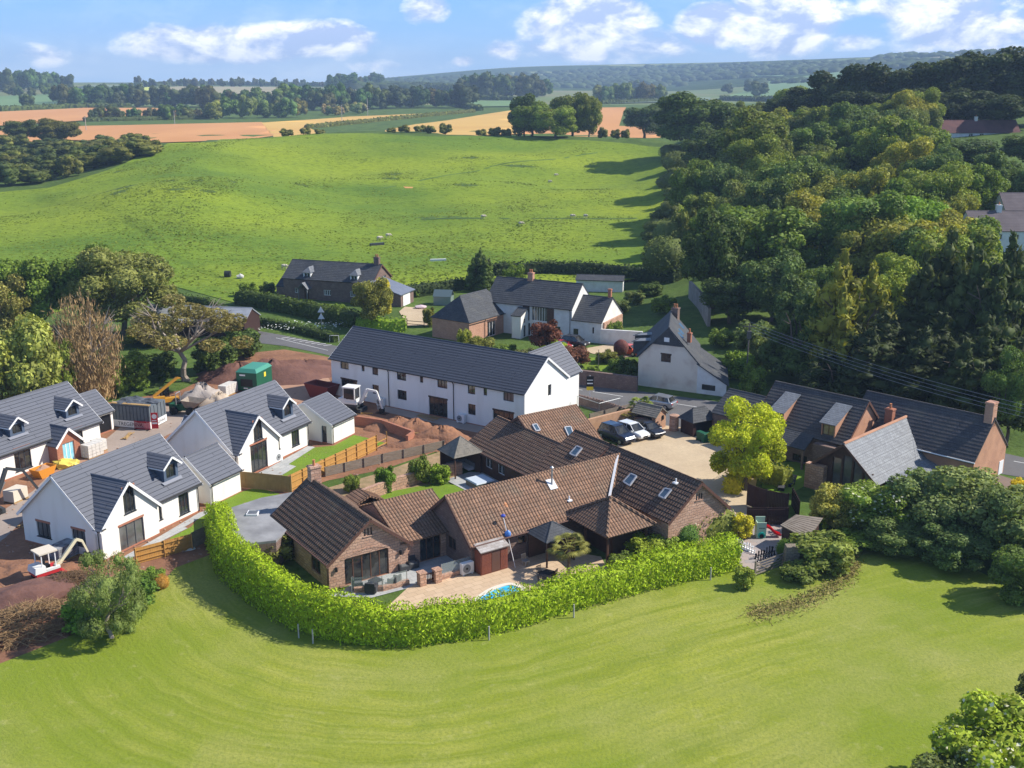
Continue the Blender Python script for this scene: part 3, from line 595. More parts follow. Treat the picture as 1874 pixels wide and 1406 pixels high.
mb=MB(); s=b.W['S'].px(*z7(630,460))[0]; roofplane(mb,(s-1.1,-1.6,2.2),(s-1.1,0,2.2),(s,0,3.4),(s,-1.6,3.4),.3,.01,.06); roofplane(mb,(s+1.1,0,2.2),(s+1.1,-1.6,2.2),(s,-1.6,3.4),(s,0,3.4),.3,.01,.06)
for k in(-1,1): mb.box(s+k*.9-.07,s+k*.9+.07,-1.5,-1.36,0,2.2)
mb.build('porch',m_slate2,rf); mb=MB(); mb.box(s-.45,s+.45,-.05,.0,.05,2.0); mb.build('door',m_brown,rf)
BH=Fr(Gz(*zd(410,770)),36); rb=BH.thing('stone_barn','hip roofed pink stone barn with tall arched window, behind the white terrace','barn')
b=Body(rb,BH,0,11.3,0,7.4,3.25,6.5,'x',wm=m_barnbrick,rm=m_slate,eo=.2,vo=.2,hip=(2.6,2.2)); b.win('S',zd(583,575),zd(662,695),n=3,fm=m_white,lintel=m_brown); b.finish(); gutter(rb,b.W['S'],3.15,pipes=(3.9,))
bz=lambda x,y:3.25+.13+x*3.25/2.6
for q_ in([zd(205,462),zd(238,462),zd(222,528),zd(190,525)],[zd(262,467),zd(295,468),zd(278,532),zd(245,530)]): skylight(rb,BH,q_,bz)
WBf=Fr(Fr(Gz(*zd(1385,745)),117).w(-15.2,0),117); rw=WBf.thing('white_barn','tall whitewashed barn conversion with brown shutters beside a glazed opening','house')
b=Body(rw,WBf,0,15.2,0,7.9,4.95,8.2,'x',wm=m_whitewash,rm=m_slate,eo=.25,vo=.05)
b.win('S',zd(1005,422),zd(1150,570),n=6,fm=m_white,pane=m_curtain,fw=.05); b.win('S',zd(918,575),zd(990,730),n=2,fm=m_brown,kind='door'); b.win('S',zd(1216,610),zd(1276,745),n=2,fm=m_brown,kind='door')
b.finish()
for t_ in((zd(922,415),zd(984,555)),(zd(1153,440),zd(1216,586))):
    a=b.W['S'].px(*t_[0]); c=b.W['S'].px(*t_[1]); mb=MB(); b.W['S'].box(mb,a[0],c[0],c[1],a[1],0,.07); mb.build('shutter',m_brown,rw)
gutter(rw,b.W['S'],4.85,pipes=(14.9,)); chimney(rw,6.2,3.95,7.2,9.4,.9,.7,m_barnbrick,2)
q=Body(rw,WBf,15.2,20.2,0,8.4,3.35,6.4,'x',wm=m_whitewash,rm=m_slate,eo=.25,vo=.1); q.win('S',zd(1583,620),zd(1598,682),n=1,fm=m_black); q.door('S',zd(1402,632),zd(1447,708),n=1,fm=m_black); q.finish(skip='W'); chimney(rw,19.7,4.3,5.6,7.8,.5,.5,m_brick,0)
mb=MB(); q_=Wall(WBf,(20.21,0),(20.21,8.4)); mb.box(20.22,20.5,.4,8,0,3.2); mb.build('stone_cladding',m_sandstone,rw)
cr=Body(rw,WBf,6.1,7.7,-2.7,0,3.6,4.4,'x',rp=-.3,wm=m_render,rm=m_slate,eo=.2,vo=.1); cr.winl('E',1.0,2.3,1.6,3.0,n=1,fm=m_brown); cr.winl('E',1.0,.06,1.8,1.9,n=1,fm=m_brown,kind='door'); cr.finish(skip='N')
CW=Fr(Gz(*z6(1250,718)),118); rq=CW.thing('white_cottage','old roadside cottage with stained white gable wall and half hipped slate roof','house')
b=Body(rq,CW,0,8.1,0,10.6,4.05,8.15,'y',wm=m_limewash,rm=m_slate,eo=.3,vo=.2,skew=-.33,hip=(.0,0))
b.win('S',z6(1376,552),z6(1427,598),n=3,fm=m_black,lintel=m_wb); b.finish()
mb=MB(); wl=b.W['S']; w2=[wl.pt(1.85,5.85,.06),wl.pt(6.15,5.85,.06),wl.pt(4.05,8.12,.2)]; mb.poly(w2,[(0,0),(4.3,0),(2.1,2.3)]); 
mb.poly([p+Vector((0,.3,0)) for p in w2][::-1],[(0,0),(4.3,0),(2.1,2.3)]); o=mb.build('slate_hung_gable',m_slate,rq)
mb=MB(); wl.box(mb,3.5,4.2,6.35,6.9,.08,.17); mb.build('window',m_white,rq)
mb=MB(); sk=lambda x,y:(x-.33*y,y)
roofplane(mb,(*sk(12.3,-.25),1.6),(*sk(12.3,9.5),1.6),(*sk(8.0,9.5),4.0),(*sk(8.0,-.25),4.0),.3,.02); mb.build('lean_to_roof',m_slate,rq)
mb=MB(); w_=Wall(CW,(8.1,0),(12,0)); wallface(mb,w_,[(0,-.3),(3.9,-.3),(3.9,1.7),(0,3.75)],[(.65,.55,2.45,1.3)]); w3=Wall(CW,(12,0),sk(12,9.3)); wallface(mb,w3,[(0,-.3),(w3.L,-.3),(w3.L,1.65),(0,1.65)],[]); mb.build('lean_to_wall',m_whitewash,rq); opening(rq,w_,.65,.55,2.45,1.3,n=4,fm=m_black)
chimney(rq,1.5,9.6,6.4,8.9,.9,.9,m_darkstone,2); chimney(rq,5.9,2.8,5.9,7.2,.5,.5,m_brick,1)
for y_ in(3.2,6.6):
    x_=1.2-.33*y_; mb=MB(); mb.box(x_-1.9,x_+.6,y_-.75,y_+.75,3.6,5.4); o=mb.build('dormer',m_slate,rq); mb=MB(); roofplane(mb,(x_-2.1,y_+.95,5.3),(x_-2.1,y_-.95,5.3),(x_+2.0,y_-.95,5.9),(x_+2.0,y_+.95,5.9),.3,.01,.08); mb.build('dormer_roof',m_slate2,o)
qz=lambda x,y:8.2-(x+.33*y-4.05)*1.0
for y_ in(2.5,4.6,8.0):
    x_=5.6-.33*y_; mb=MB(); mb.bar((x_-.35,y_,qz(x_-.35,y_)+.12),(x_+.35,y_,qz(x_+.35,y_)+.12),.7,.1); mb.build('skylight',m_glassb,rq)
# ------------------------------------------------------------ houses on the right
HA=Fr(Gz(*ze(470,640)),135); ra=HA.thing('dormer_house','slate roofed house with two lead grey shed dormers behind the yellow green tree','house')
b=Body(ra,HA,-7.3,3.2,-3.2,4.6,3.35,6.95,'x',rp=.7,wm=m_darkstone,rm=m_slateb,eo=.3,vo=.25,cap=m_bargebr); b.win('S',ze(405,578),ze(465,618),n=2,fm=m_brown); b.win('S',ze(200,590),ze(300,670),n=2,fm=m_brown,kind='door'); b.finish(noroof=False)
mb=MB(); wE=b.W['E']; mb.poly([wE.pt(.05,0,.03),wE.pt(7.75,0,.03),wE.pt(7.75,3.3,.03),wE.pt(3.9,6.85,.03),wE.pt(.05,3.3,.03)]); mb.build('rendered_gable',m_orange,ra)
for xa in(-5.6,.35):
    xb=xa+1.55; mb=MB(); w_=Wall(HA,(xa,-3.05),(xb,-3.05)); wallface(mb,w_,[(0,3.3),(1.55,3.3),(1.55,5.0),(0,5.0)],[(.12,3.55,1.43,4.8)])
    for x_,f in((xa,1),(xb,-1)): mb.poly([(x_,-3.05,3.3),(x_,-3.05,5.0),(x_,-.2,6.2)][::f],[(0,0),(0,1),(1,1)])
    o=mb.build('dormer',m_orange,ra); opening(o,w_,.12,3.55,1.43,4.8,n=2,fm=m_brown,pane=m_curtain)
    mb=MB(); roofplane(mb,(xa-.15,-3.35,4.98),(xb+.15,-3.35,4.98),(xb+.15,-.1,6.42),(xa-.15,-.1,6.42),.3,.015,.08); mb.build('dormer_roof',m_slate2,o)
mb=MB(); roofplane(mb,(-3.9,-5.2,2.3),(-.2,-5.2,2.3),(-.2,-2.9,3.6),(-3.9,-2.9,3.6),.3,.02,.1); mb.build('porch_roof',m_slate,ra); mb=MB()
for x_ in(-3.6,-.5): mb.box(x_-.1,x_+.1,-5.0,-4.8,0,2.3)
mb.box(.2,3.1,-4.2,-3.22,0,2.9); mb.build('porch_post',m_darkstone,ra)
haz=lambda x,y:7.05-.923*(.7-y)
skylight(ra,HA,[ze(305,312),ze(342,322),ze(322,365),ze(278,352)],haz)
q=Body(ra,HA,-14,-7.3,-1.5,5,2.6,4.6,'x',wm=m_darkstone,rm=m_slate,eo=.2,vo=.1); q.finish(skip='E')
chimney(ra,4.6,3.2,3.5,6.0,.8,.7,m_brick,1)
q=Body(ra,HA,3.2,9,.8,6.5,2.6,4.7,'x',wm=m_darkstone,rm=m_slate,eo=.2,vo=.1); q.finish(skip='W')
HB=Fr(Gz(*ze(340,830)),46); rh=HB.thing('glazed_gable_barn','low barn with pale slate roof and a tall glazed end wall above the shrubs','house')
b=Body(rh,HB,0,14.2,-6.7,.3,2.2,5.2,'x',rp=-3.2,wm=m_brown,rm=m_slate2,eo=.3,vo=.45,cap=m_bargebr)
for i in range(4): b.winl('W',2.3+i*1.1,.1,3.2+i*1.1,[3.9,4.3,3.9,3.1][i]-.25 if i else 3.6,n=1,fm=m_brown,pane=m_curtain)
b.finish(); mb=MB(); mb.box(-.7,.0,-1.5,.5,0,2.5); mb.build('stone_pillar',m_sandstone,rh); mb=MB(); mb.cyl((-.4,-3.2,5.28),(14.6,-3.2,5.28),.16,.16,6); mb.build('ridge_tiles',m_orange,rh)
mb=MB(); roofplane(mb,(1.5,-8.9,1.5),(12.6,-8.9,1.5),(12.6,-6.9,2.15),(1.5,-6.9,2.15),.3,.015); mb.build('lean_to_roof',m_slate2,rh); mb=MB(); mb.box(1.8,12.4,-8.6,-6.72,0,1.5); mb.build('lean_to_wall',m_darkstone,rh)
HC=HB; rr=HB.thing('end_house','dark roofed house with a tall chimney and terracotta end wall at the right edge','house')
b=Body(rr,HC,9.9,17.5,-11.5,2.0,3.1,6.6,'y',rp=13.6,wm=m_orange,rm=m_slateb,eo=.3,vo=.1); b.finish()
chimney(rr,13.5,-11.1,5.8,8.3,1.0,.8,m_barnbrick,0)
hcz=lambda x,y:6.7-.946*(13.6-x)
skylight(rr,HC,[ze(1390,450),ze(1450,455),ze(1415,515),ze(1360,510)],hcz)
w_=b.W['S']; mb=MB(); w_.box(mb,6.3,7.3,.05,1.5,.0,.05); mb.build('door',m_white,rr); gutter(rr,b.W['W'],3.0,m_white)
# ------------------------------------------------------------ ground
def grassmat(name,c1,c2,c3,sc,stretch,bump,bsc,tuft=0):
    m=bpy.data.materials.new(name); m.use_nodes=True; t=NT(m.node_tree); p=t.n['Principled BSDF']; ob=t.new('ShaderNodeTexCoord').outputs['Object']
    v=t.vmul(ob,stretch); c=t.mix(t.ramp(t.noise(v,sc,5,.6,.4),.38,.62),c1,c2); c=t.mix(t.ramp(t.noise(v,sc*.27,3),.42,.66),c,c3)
    if tuft: c=t.mix(t.ramp(t.noise(v,tuft,5,.7),.5,.66,0,.6),c,tuple(x*.5 for x in c1))
    t.l.new(c,p.inputs[0]); p.inputs['Roughness'].default_value=.95; p.inputs['Specular IOR Level'].default_value=.15
    b=t.new('ShaderNodeBump'); b.inputs['Strength'].default_value=bump; b.inputs['Distance'].default_value=.5; t.l.new(t.noise(v,bsc,5,.65),b.inputs['Height']); t.l.new(b.outputs[0],p.inputs['Normal'])
    return m
m_ground=grassmat('rough_grass',(.075,.13,.022),(.11,.16,.035),(.06,.10,.02),.35,(1,1,1),.5,1.2,tuft=.8)
V=[];Fa=[]
na=len(AZ); keep=[j for j in range(len(RD)) if j!=0]
for i,a in enumerate(AZ):
    for j in keep:
        d=RD[j] if j>1 else 1.; V.append((math.sin(R(a))*d,math.cos(R(a))*d,float(ZT[i,j])))
nr=len(keep)
for i in range(na-1):
    for j in range(nr-1): Fa.append((i*nr+j,i*nr+j+1,(i+1)*nr+j+1,(i+1)*nr+j))
# far ground in its own materials: wooded hills with fields
def hillmat():
    m=bpy.data.materials.new('wooded_hills'); m.use_nodes=True; t=NT(m.node_tree); p=t.n['Principled BSDF']; ob=t.new('ShaderNodeTexCoord').outputs['Object']
    wd=t.mix(t.ramp(t.noise(ob,.02,4,.7),.4,.6),(.035,.062,.022),(.07,.105,.035)); vo=t.new('ShaderNodeTexVoronoi'); t.l.new(t.vmul(ob,(1,1,0)),vo.inputs['Vector']); vo.inputs['Scale'].default_value=.0028
    fld=t.mix(t.sep(vo.outputs['Color'])[0],(.14,.20,.06),(.30,.30,.14)); f=t.ramp(t.noise(ob,.0011,3,.5),.545,.56); t.l.new(t.mix(f,wd,fld),p.inputs[0])
    p.inputs['Roughness'].default_value=1; p.inputs['Specular IOR Level'].default_value=0
    b=t.new('ShaderNodeBump'); b.inputs['Strength'].default_value=1; b.inputs['Distance'].default_value=14; t.l.new(t.m('MULTIPLY',t.noise(ob,.03,4,.7),t.m('SUBTRACT',1,f)),b.inputs['Height']); t.l.new(b.outputs[0],p.inputs['Normal'])
    return m
me=bpy.data.meshes.new('ground'); me.from_pydata(V,[],Fa); me.polygons.foreach_set('use_smooth',[True]*len(Fa)); me.materials.append(m_ground); me.materials.append(hillmat()); me.materials.append(grassmat('far_farmland',(.12,.17,.05),(.16,.20,.07),(.20,.19,.09),.012,(1,1,1),.3,.05))
jj={j:k for k,j in enumerate(keep)}; mi=[]
for i in range(na-1):
    for j in range(nr-1): d=RD[keep[j]]; mi.append(1 if d>2650 else 2 if d>1400 else 0)
me.polygons.foreach_set('material_index',mi)
o=link(bpy.data.objects.new('ground',me)); tag(o,kind='structure')
def P_(q):
    if q[0]=='d': return D(q[1],q[2])
    if q[0]=='w': return (q[1],q[2])
    return G(*q)
def patch(name,pts,m,off=.02,res=8.,uvf=None,rot=0,kind='structure'):
    P=[P_(q) for q in pts]; n=len(P); bd=[]
    cx=sum(p[0] for p in P)/n; cy=sum(p[1] for p in P)/n
    for i in range(n):
        a,b=P[i],P[(i+1)%n]; L=math.hypot(b[0]-a[0],b[1]-a[1]); k=max(1,int(L/res))
        for s in range(k): bd.append((a[0]+(b[0]-a[0])*s/k,a[1]+(b[1]-a[1])*s/k))
    vs=[Vector(p) for p in bd]; es=[(i,(i+1)%len(bd)) for i in range(len(bd))]
    xs=[p[0] for p in P]; ys=[p[1] for p in P]
    x=min(xs)+res/2
    while x<max(xs):
        y=min(ys)+res/2
        while y<max(ys):
            if inpoly((x,y),bd): vs.append(Vector((x,y)))
            y+=res
        x+=res
    r=delaunay_2d_cdt(vs,es,[],0,1e-4); mb=MB(); pts3=[]
    for v in r[0]:
        d=v.length; pts3.append((v.x,v.y,T(v.x,v.y)+off+(max(0,d-150))*.0007))
    fs=[]
    for f in r[2]:
        c=(sum(r[0][i].x for i in f)/3,sum(r[0][i].y for i in f)/3)
        if inpoly(c,bd): fs.append(list(f))
    mb.add(pts3,fs,[uvf(v.x,v.y) if uvf else (v.x*math.cos(rot)+v.y*math.sin(rot),-v.x*math.sin(rot)+v.y*math.cos(rot)) for v in r[0]])
    o=mb.build(name,m,None,smooth=True); tag(o,kind=kind); return o
# mown lawn field, streaks follow the laurel hedge
HEDGE=[Gz(*p) for p in [(400,975),(410,1060),(470,1110),(540,1160),(620,1182),(760,1192),(900,1168),(1050,1125),(1200,1085),(1350,1050)]]
def hedge_d(x,y):
    best=1e9; bs=0; s=0
    for i in range(len(HEDGE)-1):
        a=Vector(HEDGE[i]); b=Vector(HEDGE[i+1]); ab=b-a; L=ab.length; t=((Vector((x,y))-a).dot(ab)/L/L)
        tt=min(max(t,0 if i else -5),1 if i<len(HEDGE)-2 else 6); q=a+ab*tt; d=(Vector((x,y))-q).length
        if d<best: best=d; bs=s+tt*L
        s+=L
    return (best,bs)
def lawnmat():
    m=bpy.data.materials.new('mown_grass'); m.use_nodes=True; t=NT(m.node_tree); p=t.n['Principled BSDF']; uv=t.new('ShaderNodeUVMap').outputs[0]; ob=t.new('ShaderNodeTexCoord').outputs['Object']
    w_=t.vadd(uv,t.vmul(ob,(0,0,0))); nz=t.noise(ob,.25,3); wv=t.vadd(uv,t.comb(t.m('MULTIPLY',nz,1.4),0,0))
    st=t.noise(t.vmul(wv,(.85,.035,1)),1,5,.62); st2=t.noise(t.vmul(wv,(2.6,.12,1)),1,4,.6)
    c=t.mix(t.ramp(st,.36,.64),(.185,.225,.018),(.28,.305,.038)); bd=t.m('MULTIPLY',t.ramp(t.m('SINE',t.m('MULTIPLY',t.sep(wv)[0],3.6)),-.3,.8),t.ramp(t.noise(ob,.06,3),.38,.55)); c=t.mix(t.m('MULTIPLY',bd,.42),c,(.37,.36,.08)); c=t.mix(t.m('MULTIPLY',t.m('MULTIPLY',t.ramp(t.m('SINE',t.m('MULTIPLY',t.sep(wv)[0],1.15)),.2,1),t.ramp(t.noise(ob,.05,3),.4,.6)),.45),c,(.16,.22,.02)); c=t.mix(t.ramp(st2,.48,.66,0,.5),c,(.34,.35,.085)); c=t.mix(t.ramp(t.noise(ob,.42,6,.72),.50,.66,0,.45),c,(.155,.21,.022))
    c=t.mix(t.ramp(t.noise(ob,.055,3,.5),.45,.62,0,.85),c,(.175,.235,.016)); c=t.mix(t.ramp(t.noise(t.vadd(ob,(7,3,0)),.07,4,.6),.48,.64,0,.8),c,(.29,.30,.075))
    c=t.mix(t.ramp(t.noise(ob,4,6,.8),.46,.62,0,.5),c,(.13,.175,.03)); c=t.mix(t.ramp(t.noise(ob,.9,5,.6),.60,.76,0,.4),c,(.40,.38,.16))
    t.l.new(c,p.inputs[0]); p.inputs['Roughness'].default_value=.9; p.inputs['Specular IOR Level'].default_value=.15
    b=t.new('ShaderNodeBump'); b.inputs['Strength'].default_value=.55; b.inputs['Distance'].default_value=.15; t.l.new(t.m('MULTIPLY_ADD',t.noise(ob,3.5,5,.7),1,t.m('MULTIPLY',st2,.6)),b.inputs['Height']); t.l.new(b.outputs[0],p.inputs['Normal'])
    return m
m_lawn=lawnmat()
patch('lawn',[(-300,1250),(0,1215),(120,1168),(220,1120),(290,1075),(320,1040),(380,1015),(410,1040),(600,1150),(900,1150),(1330,1045),(1430,1040),(1500,1000),(1560,975),(1700,1000),(1800,1050),(1900,1110),(2300,1200),('w',80,25),('w',-80,25)],m_lawn,.015,2.,uvf=hedge_d)
m_glawn=grassmat('garden_grass',(.13,.22,.02),(.165,.255,.025),(.15,.22,.025),.8,(1,1,1),.3,6)
m_pasture=grassmat('pasture_grass',(.10,.175,.018),(.155,.235,.020),(.29,.345,.020),.022,(1,1.5,1),1.,.5,tuft=.42)  # broad yellow and dark tones stand in for sun and cloud shade
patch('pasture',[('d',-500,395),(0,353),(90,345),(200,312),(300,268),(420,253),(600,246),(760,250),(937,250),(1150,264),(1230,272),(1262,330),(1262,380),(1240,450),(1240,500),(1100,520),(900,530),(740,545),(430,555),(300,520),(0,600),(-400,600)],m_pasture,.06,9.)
m_field=mat('red_ploughed_soil',(.50,.235,.085),(.56,.275,.10),.02,.95,bump=.4,bsc=.6,stretch=(1,.15,1))
m_field2=mat('ochre_ploughed_soil',(.58,.37,.10),(.54,.32,.085),.02,.95,bump=.4,bsc=.6,stretch=(.15,1,1))
patch('field',[('d',-300,650),(-300,246),(0,241),(77,236),(154,232),(300,229),(479,225),('d',520,700),('d',300,600),('d',100,680),(90,264),(0,262)],m_field,.1,30)
patch('field',[('d',500,700),(479,226),(640,215),(865,205.5),(800,212),(700,221),(620,227),(560,233),('d',600,700),('d',500,640)],m_field2,.12,30)
patch('field',[(-300,210),(0,206),(154,199),(282,199),(384,209),(384,217),(154,222),(0,232),(-300,238)],m_field,.1,30)
patch('field',[(705,240),(760,229),(818,222),(940,203),(960,202),('d',955,610),('d',700,640)],m_field2,.13,30)
patch('field',[(960,202),(1050,199),(1146,198),(1133,232),(1205,236),('d',1210,640),('d',955,612)],m_field,.13,30)
m_hayf=mat('pale_stubble',(.30,.26,.15),(.34,.30,.18),.01,.95); m_greenf=mat('young_crop',(.13,.22,.08),(.15,.24,.10),.01,.95); m_yel=mat('yellow_green_crop',(.42,.46,.10),rough=.95); m_bluef=mat('grey_green_crop',(.17,.22,.15),rough=.95)
patch('field',[(290,163),(330,160),(560,161),(565,178),(500,184),(300,187)],m_hayf,.2,60)
patch('field',[(-300,205),(-300,182),(0,178),(110,173),(120,186),(95,198),(0,200)],m_greenf,.2,60)
patch('field',[(100,173),(160,164),(283,161),(281,167),(200,171)],m_yel,.3,60)
patch('field',[(130,165),(160,158),(250,157.5),(255,161)],m_bluef,.3,80)
patch('field',[(600,164),(690,167),(700,172),(640,176),(590,172)],m_hayf,.3,60)
patch('field',[(853,186),(941,186),(941,196),(872,197)],m_greenf,.3,40)
patch('field',[(690,168),(840,172),(850,180),(700,176)],m_bluef,.3,60)
patch('field',[(1366,142),(1372,133),(1445,130),(1432,142)],m_greenf,1,60); patch('field',[(1310,182),(1404,150),(1541,133),(1572,128),(1540,160),(1440,186)],m_greenf,1,60)
patch('field',[(1215,135),(1290,130),(1285,138)],m_greenf,1,80); patch('field',[(1640,120),(1660,111),(1720,106),(1720,118)],m_hayf,1,60); patch('field',[(1800,98),(1874,92),(1940,100),(1874,112)],m_hayf,1,60)
patch('field',[(1090,186),(1200,183),(1300,180),(1300,186),(1100,191)],m_bluef,.4,60)
m_soil=mat('red_bare_soil',(.33,.165,.09),(.22,.105,.06),.35,.95,bump=1.,bsc=1.3,fine=.5)
m_soil2=mat('trodden_clay',(.43,.26,.175),(.37,.21,.14),.3,.95,bump=.6,bsc=1.2,fine=.3)
m_conc=mat('site_road_concrete',(.36,.29,.245),(.30,.24,.20),.25,.85,bump=.2,fine=.2)
m_asph=mat('asphalt',(.115,.112,.115),(.145,.14,.14),.2,.85,bump=.15,bsc=8,fine=.15)
m_gravel=mat('tan_gravel',(.56,.44,.29),(.48,.37,.245),.3,.95,bump=.4,bsc=14,fine=.25)
m_slab=brickmat('grey_paving_slabs',(.36,.37,.37),(.44,.44,.43),(.22,.22,.21),.9,.6,.015,nz=.2,bump=.3)
m_tan=brickmat('tan_sandstone_paving',(.52,.38,.25),(.58,.43,.29),(.36,.26,.17),.9,.6,.02,nz=.15,bump=.3)
patch('soil_ground',[(-300,1250),(0,1215),(120,1168),(220,1120),(290,1075),(320,1040),(395,1012),(392,950),(540,900),(600,880),(700,860),(812,822),(880,800),(1000,800),(1060,740),(1049,722),(960,705),(760,690),(592,652),(520,640),(440,648),(380,690),(330,715),(180,740),(-300,800)],m_soil,.022,3.)
patch('soil_track',[(520,700),(600,690),(625,735),(560,765),(470,735)],m_soil2,.035,4.)
patch('site_road',[(-120,1000),(-10,945),(60,900),(90,870),(130,848),(185,812),(235,770),(205,735),(330,735),(360,770),(300,800),(215,840),(150,880),(95,905),(60,935),(10,985),(-120,1070)],m_conc,.04,4.)
patch('soil_ground',[(95,868),(120,845),(190,820),(210,838),(150,868),(110,885)],m_soil2,.05,4.)
patch('lawn',[(384,925),(437,903),(470,892),(512,905),(395,940),(350,985),(335,1000),(300,1012),(312,985),(350,965)],m_glawn,.045,4.)
patch('patio',[z8(880,705),z8(1145,555),z8(1430,385),z8(1545,358),z8(1320,490),z8(1340,500),z8(1060,640),z8(930,720)],m_slab,.06,5.,rot=R(63.5))
patch('lawn',[z2(450,1215),z2(555,1150),z2(500,1135),z2(680,1015),z2(830,1000),z2(965,925),z2(1060,945),z2(1200,985),z2(700,1130),z2(480,1222)],m_glawn,.045,4.)
patch('patio',[z2(280,1200),z2(360,1160),z2(640,1003),z2(690,1012),z2(500,1135),z2(555,1150),z2(455,1212),z2(300,1212)],m_slab,.06,5.,rot=R(63.5))
patch('pavement',[(690,742),(735,745),(905,784),(930,795),(905,800),(780,772),(715,757),(690,750)],m_conc,.045,5.)
patch('soil_bank',[(560,905),(690,868),(812,825),(845,870),(795,890),(650,930)],mat('dry_bank_soil',(.36,.24,.14),(.22,.17,.08),.8,.95,bump=.8,bsc=2),.05,4.)
patch('lawn',[(620,945),(700,903),(795,886),(850,890),(900,905),(800,930),(665,950)],m_glawn,.06,4.)
patch('patio',[(815,880),(860,865),(920,870),(930,885),(852,899)],m_slab,.09,4.,rot=R(34.5))
patch('patio',[(600,1092),(700,1045),(750,1030),(880,1005),(900,1040),(868,1047),(775,1062),(745,1078),(680,1095)],m_slab,.05,5.,rot=R(34.5))
patch('pool_terrace',[(700,1120),(745,1078),(775,1062),(870,1045),(905,1010),(985,1000),(1100,1020),(1120,1060),(1060,1100),(985,1120),(900,1145),(740,1140)],m_tan,.055,5.,rot=R(34.5))
patch('yard',[(1120,850),(1135,800),(1160,780),(1236,768),(1262,790),(1345,800),(1390,850),(1385,880),(1375,930),(1350,990),(1310,950),(1270,915)],m_gravel,.03,5.)
patch('driveway',[(1232,765),(1225,752),(1345,770),(1350,805),(1262,793)],m_asph,.045,5.)
far=[(-200,470),(200,545),(380,585),(470,606),(512,613),(612,633),(760,655),(900,680),(1047,702),(1166,716),(1330,738),(1500,765),(1700,800),(1874,838),(2300,915)]
near=[(-200,485),(200,560),(380,602),(470,628),(523,634),(590,648),(760,690),(900,718),(1047,738),(1100,757),(1180,775),(1330,792),(1500,815),(1700,845),(1874,875),(2300,965)]
patch('road',far+near[::-1],m_asph,.033,5.)
m_paint=mat('road_paint',(.72,.72,.70),rough=.7)
def stripe(a,b,w=.12):
    A=Vector(P_(a));B=Vector(P_(b)); n=Vector((-(B-A).y,(B-A).x)).normalized()*w/2; mb=MB(); z=.055
    mb.poly([(A.x-n.x,A.y-n.y,T(*A)+z),(B.x-n.x,B.y-n.y,T(*B)+z),(B.x+n.x,B.y+n.y,T(*B)+z),(A.x+n.x,A.y+n.y,T(*A)+z)]); tag(mb.build('road_marking',m_paint),kind='structure')
for a,b in(((1047,712),(1066,715)),((1085,717.5),(1140,726.5)),((1238.7,740),(1296,749)),((1350,758),(1400,766)),((1855,845),(1900,853)),((1000,702),(1030,708))): stripe(a,b)
for i in range(8): stripe((515+i*11,620+i*1.9),(530+i*11,617.5+i*2.0),.18)
stripe((505,619),(600,642),.1)
patch('play_area',[(1335,985),(1365,966),(1400,950),(1445,955),(1470,975),(1440,1010),(1395,1048),(1350,1035)],brickmat('pink_paving',(.40,.32,.28),(.33,.30,.29),(.22,.19,.17),.9,.6,.015,nz=.2,bump=.3),.05,5.)
patch('lawn',[(1390,850),(1470,845),(1490,880),(1455,900),(1440,908),(1395,893)],m_glawn,.05,5.)
patch('lawn',[(1055,655),(1115,655),(1148,668),(1148,688),(1110,687),(1070,676)],m_glawn,.05,5.)
patch('driveway',[(1060,640),(1150,625),(1180,650),(1140,655),(1085,648)],m_gravel,.05,5.)
patch('driveway',[z7(1290,590),z7(1330,555),z7(1480,565),z7(1500,690),z7(1350,690)],m_gravel,.05,5.)
patch('lane',[(1715,440),(1770,445),(1772,468),(1722,462)],m_asph,.2,6.)
patch('driveway',[(1600,800),(1700,830),(1860,880),(1874,905),(1780,880),(1700,870)],mat('brown_tarmac',(.20,.15,.12),(.16,.12,.10),.4,.9),.05,5.)
0 and patch('bare_verge',[(1370,1105),(1440,1090),(1540,1045),(1568,1030),(1562,1062),(1490,1105),(1400,1135)],mat('dry_grass_strip',(.27,.25,.09),(.20,.16,.07),.9,.95,bump=.8,bsc=3,stretch=(1,1,1)),.035,3.)
# ------------------------------------------------------------ vegetation
def leafmat(name,trans=.3,dk=.75,lt=1.9,flower=0):
    m=bpy.data.materials.new(name); m.use_nodes=True; t=NT(m.node_tree); p=t.n['Principled BSDF']; o=t.n['Material Output']
    oi=t.new('ShaderNodeObjectInfo'); gi=t.new('ShaderNodeNewGeometry'); rnd=gi.outputs['Random Per Island']; ob=t.new('ShaderNodeTexCoord').outputs['Object']
    k=t.m('MULTIPLY',t.ramp(rnd,0,1,dk,lt),t.ramp(t.noise(ob,3.2,3),.3,.7,.72,1.28))
    c=t.new('ShaderNodeVectorMath',operation='SCALE'); t.l.new(t.vmul(oi.outputs['Color'],(1.25,1.08,.62)),c.inputs[0]); t.l.new(k,c.inputs['Scale']); c=c.outputs[0]
    c=t.mix(t.ramp(t.m('FRACT',t.m('MULTIPLY',rnd,17.3)),.6,1,0,.15),c,t.vmul(oi.outputs['Color'],(1.7,1.25,.7)))
    if flower: c=t.mix(t.m('GREATER_THAN',t.m('FRACT',t.m('MULTIPLY',rnd,31.7)),1-flower),c,(.75,.74,.55))
    t.l.new(c,p.inputs[0]); p.inputs['Roughness'].default_value=.65; p.inputs['Specular IOR Level'].default_value=.2
    tr=t.new('ShaderNodeBsdfTranslucent'); t.l.new(t.vmul(c,(1.2,1.15,.5)),tr.inputs[0]); mx=t.new('ShaderNodeMixShader'); mx.inputs[0].default_value=trans
    t.l.new(p.outputs[0],mx.inputs[1]); t.l.new(tr.outputs[0],mx.inputs[2]); t.l.new(mx.outputs[0],o.inputs[0]); return m
m_leaf=leafmat('foliage'); m_leaff=leafmat('flowering_foliage',flower=.06); m_twig=leafmat('dry_twigs',trans=0,dk=.7,lt=1.3)
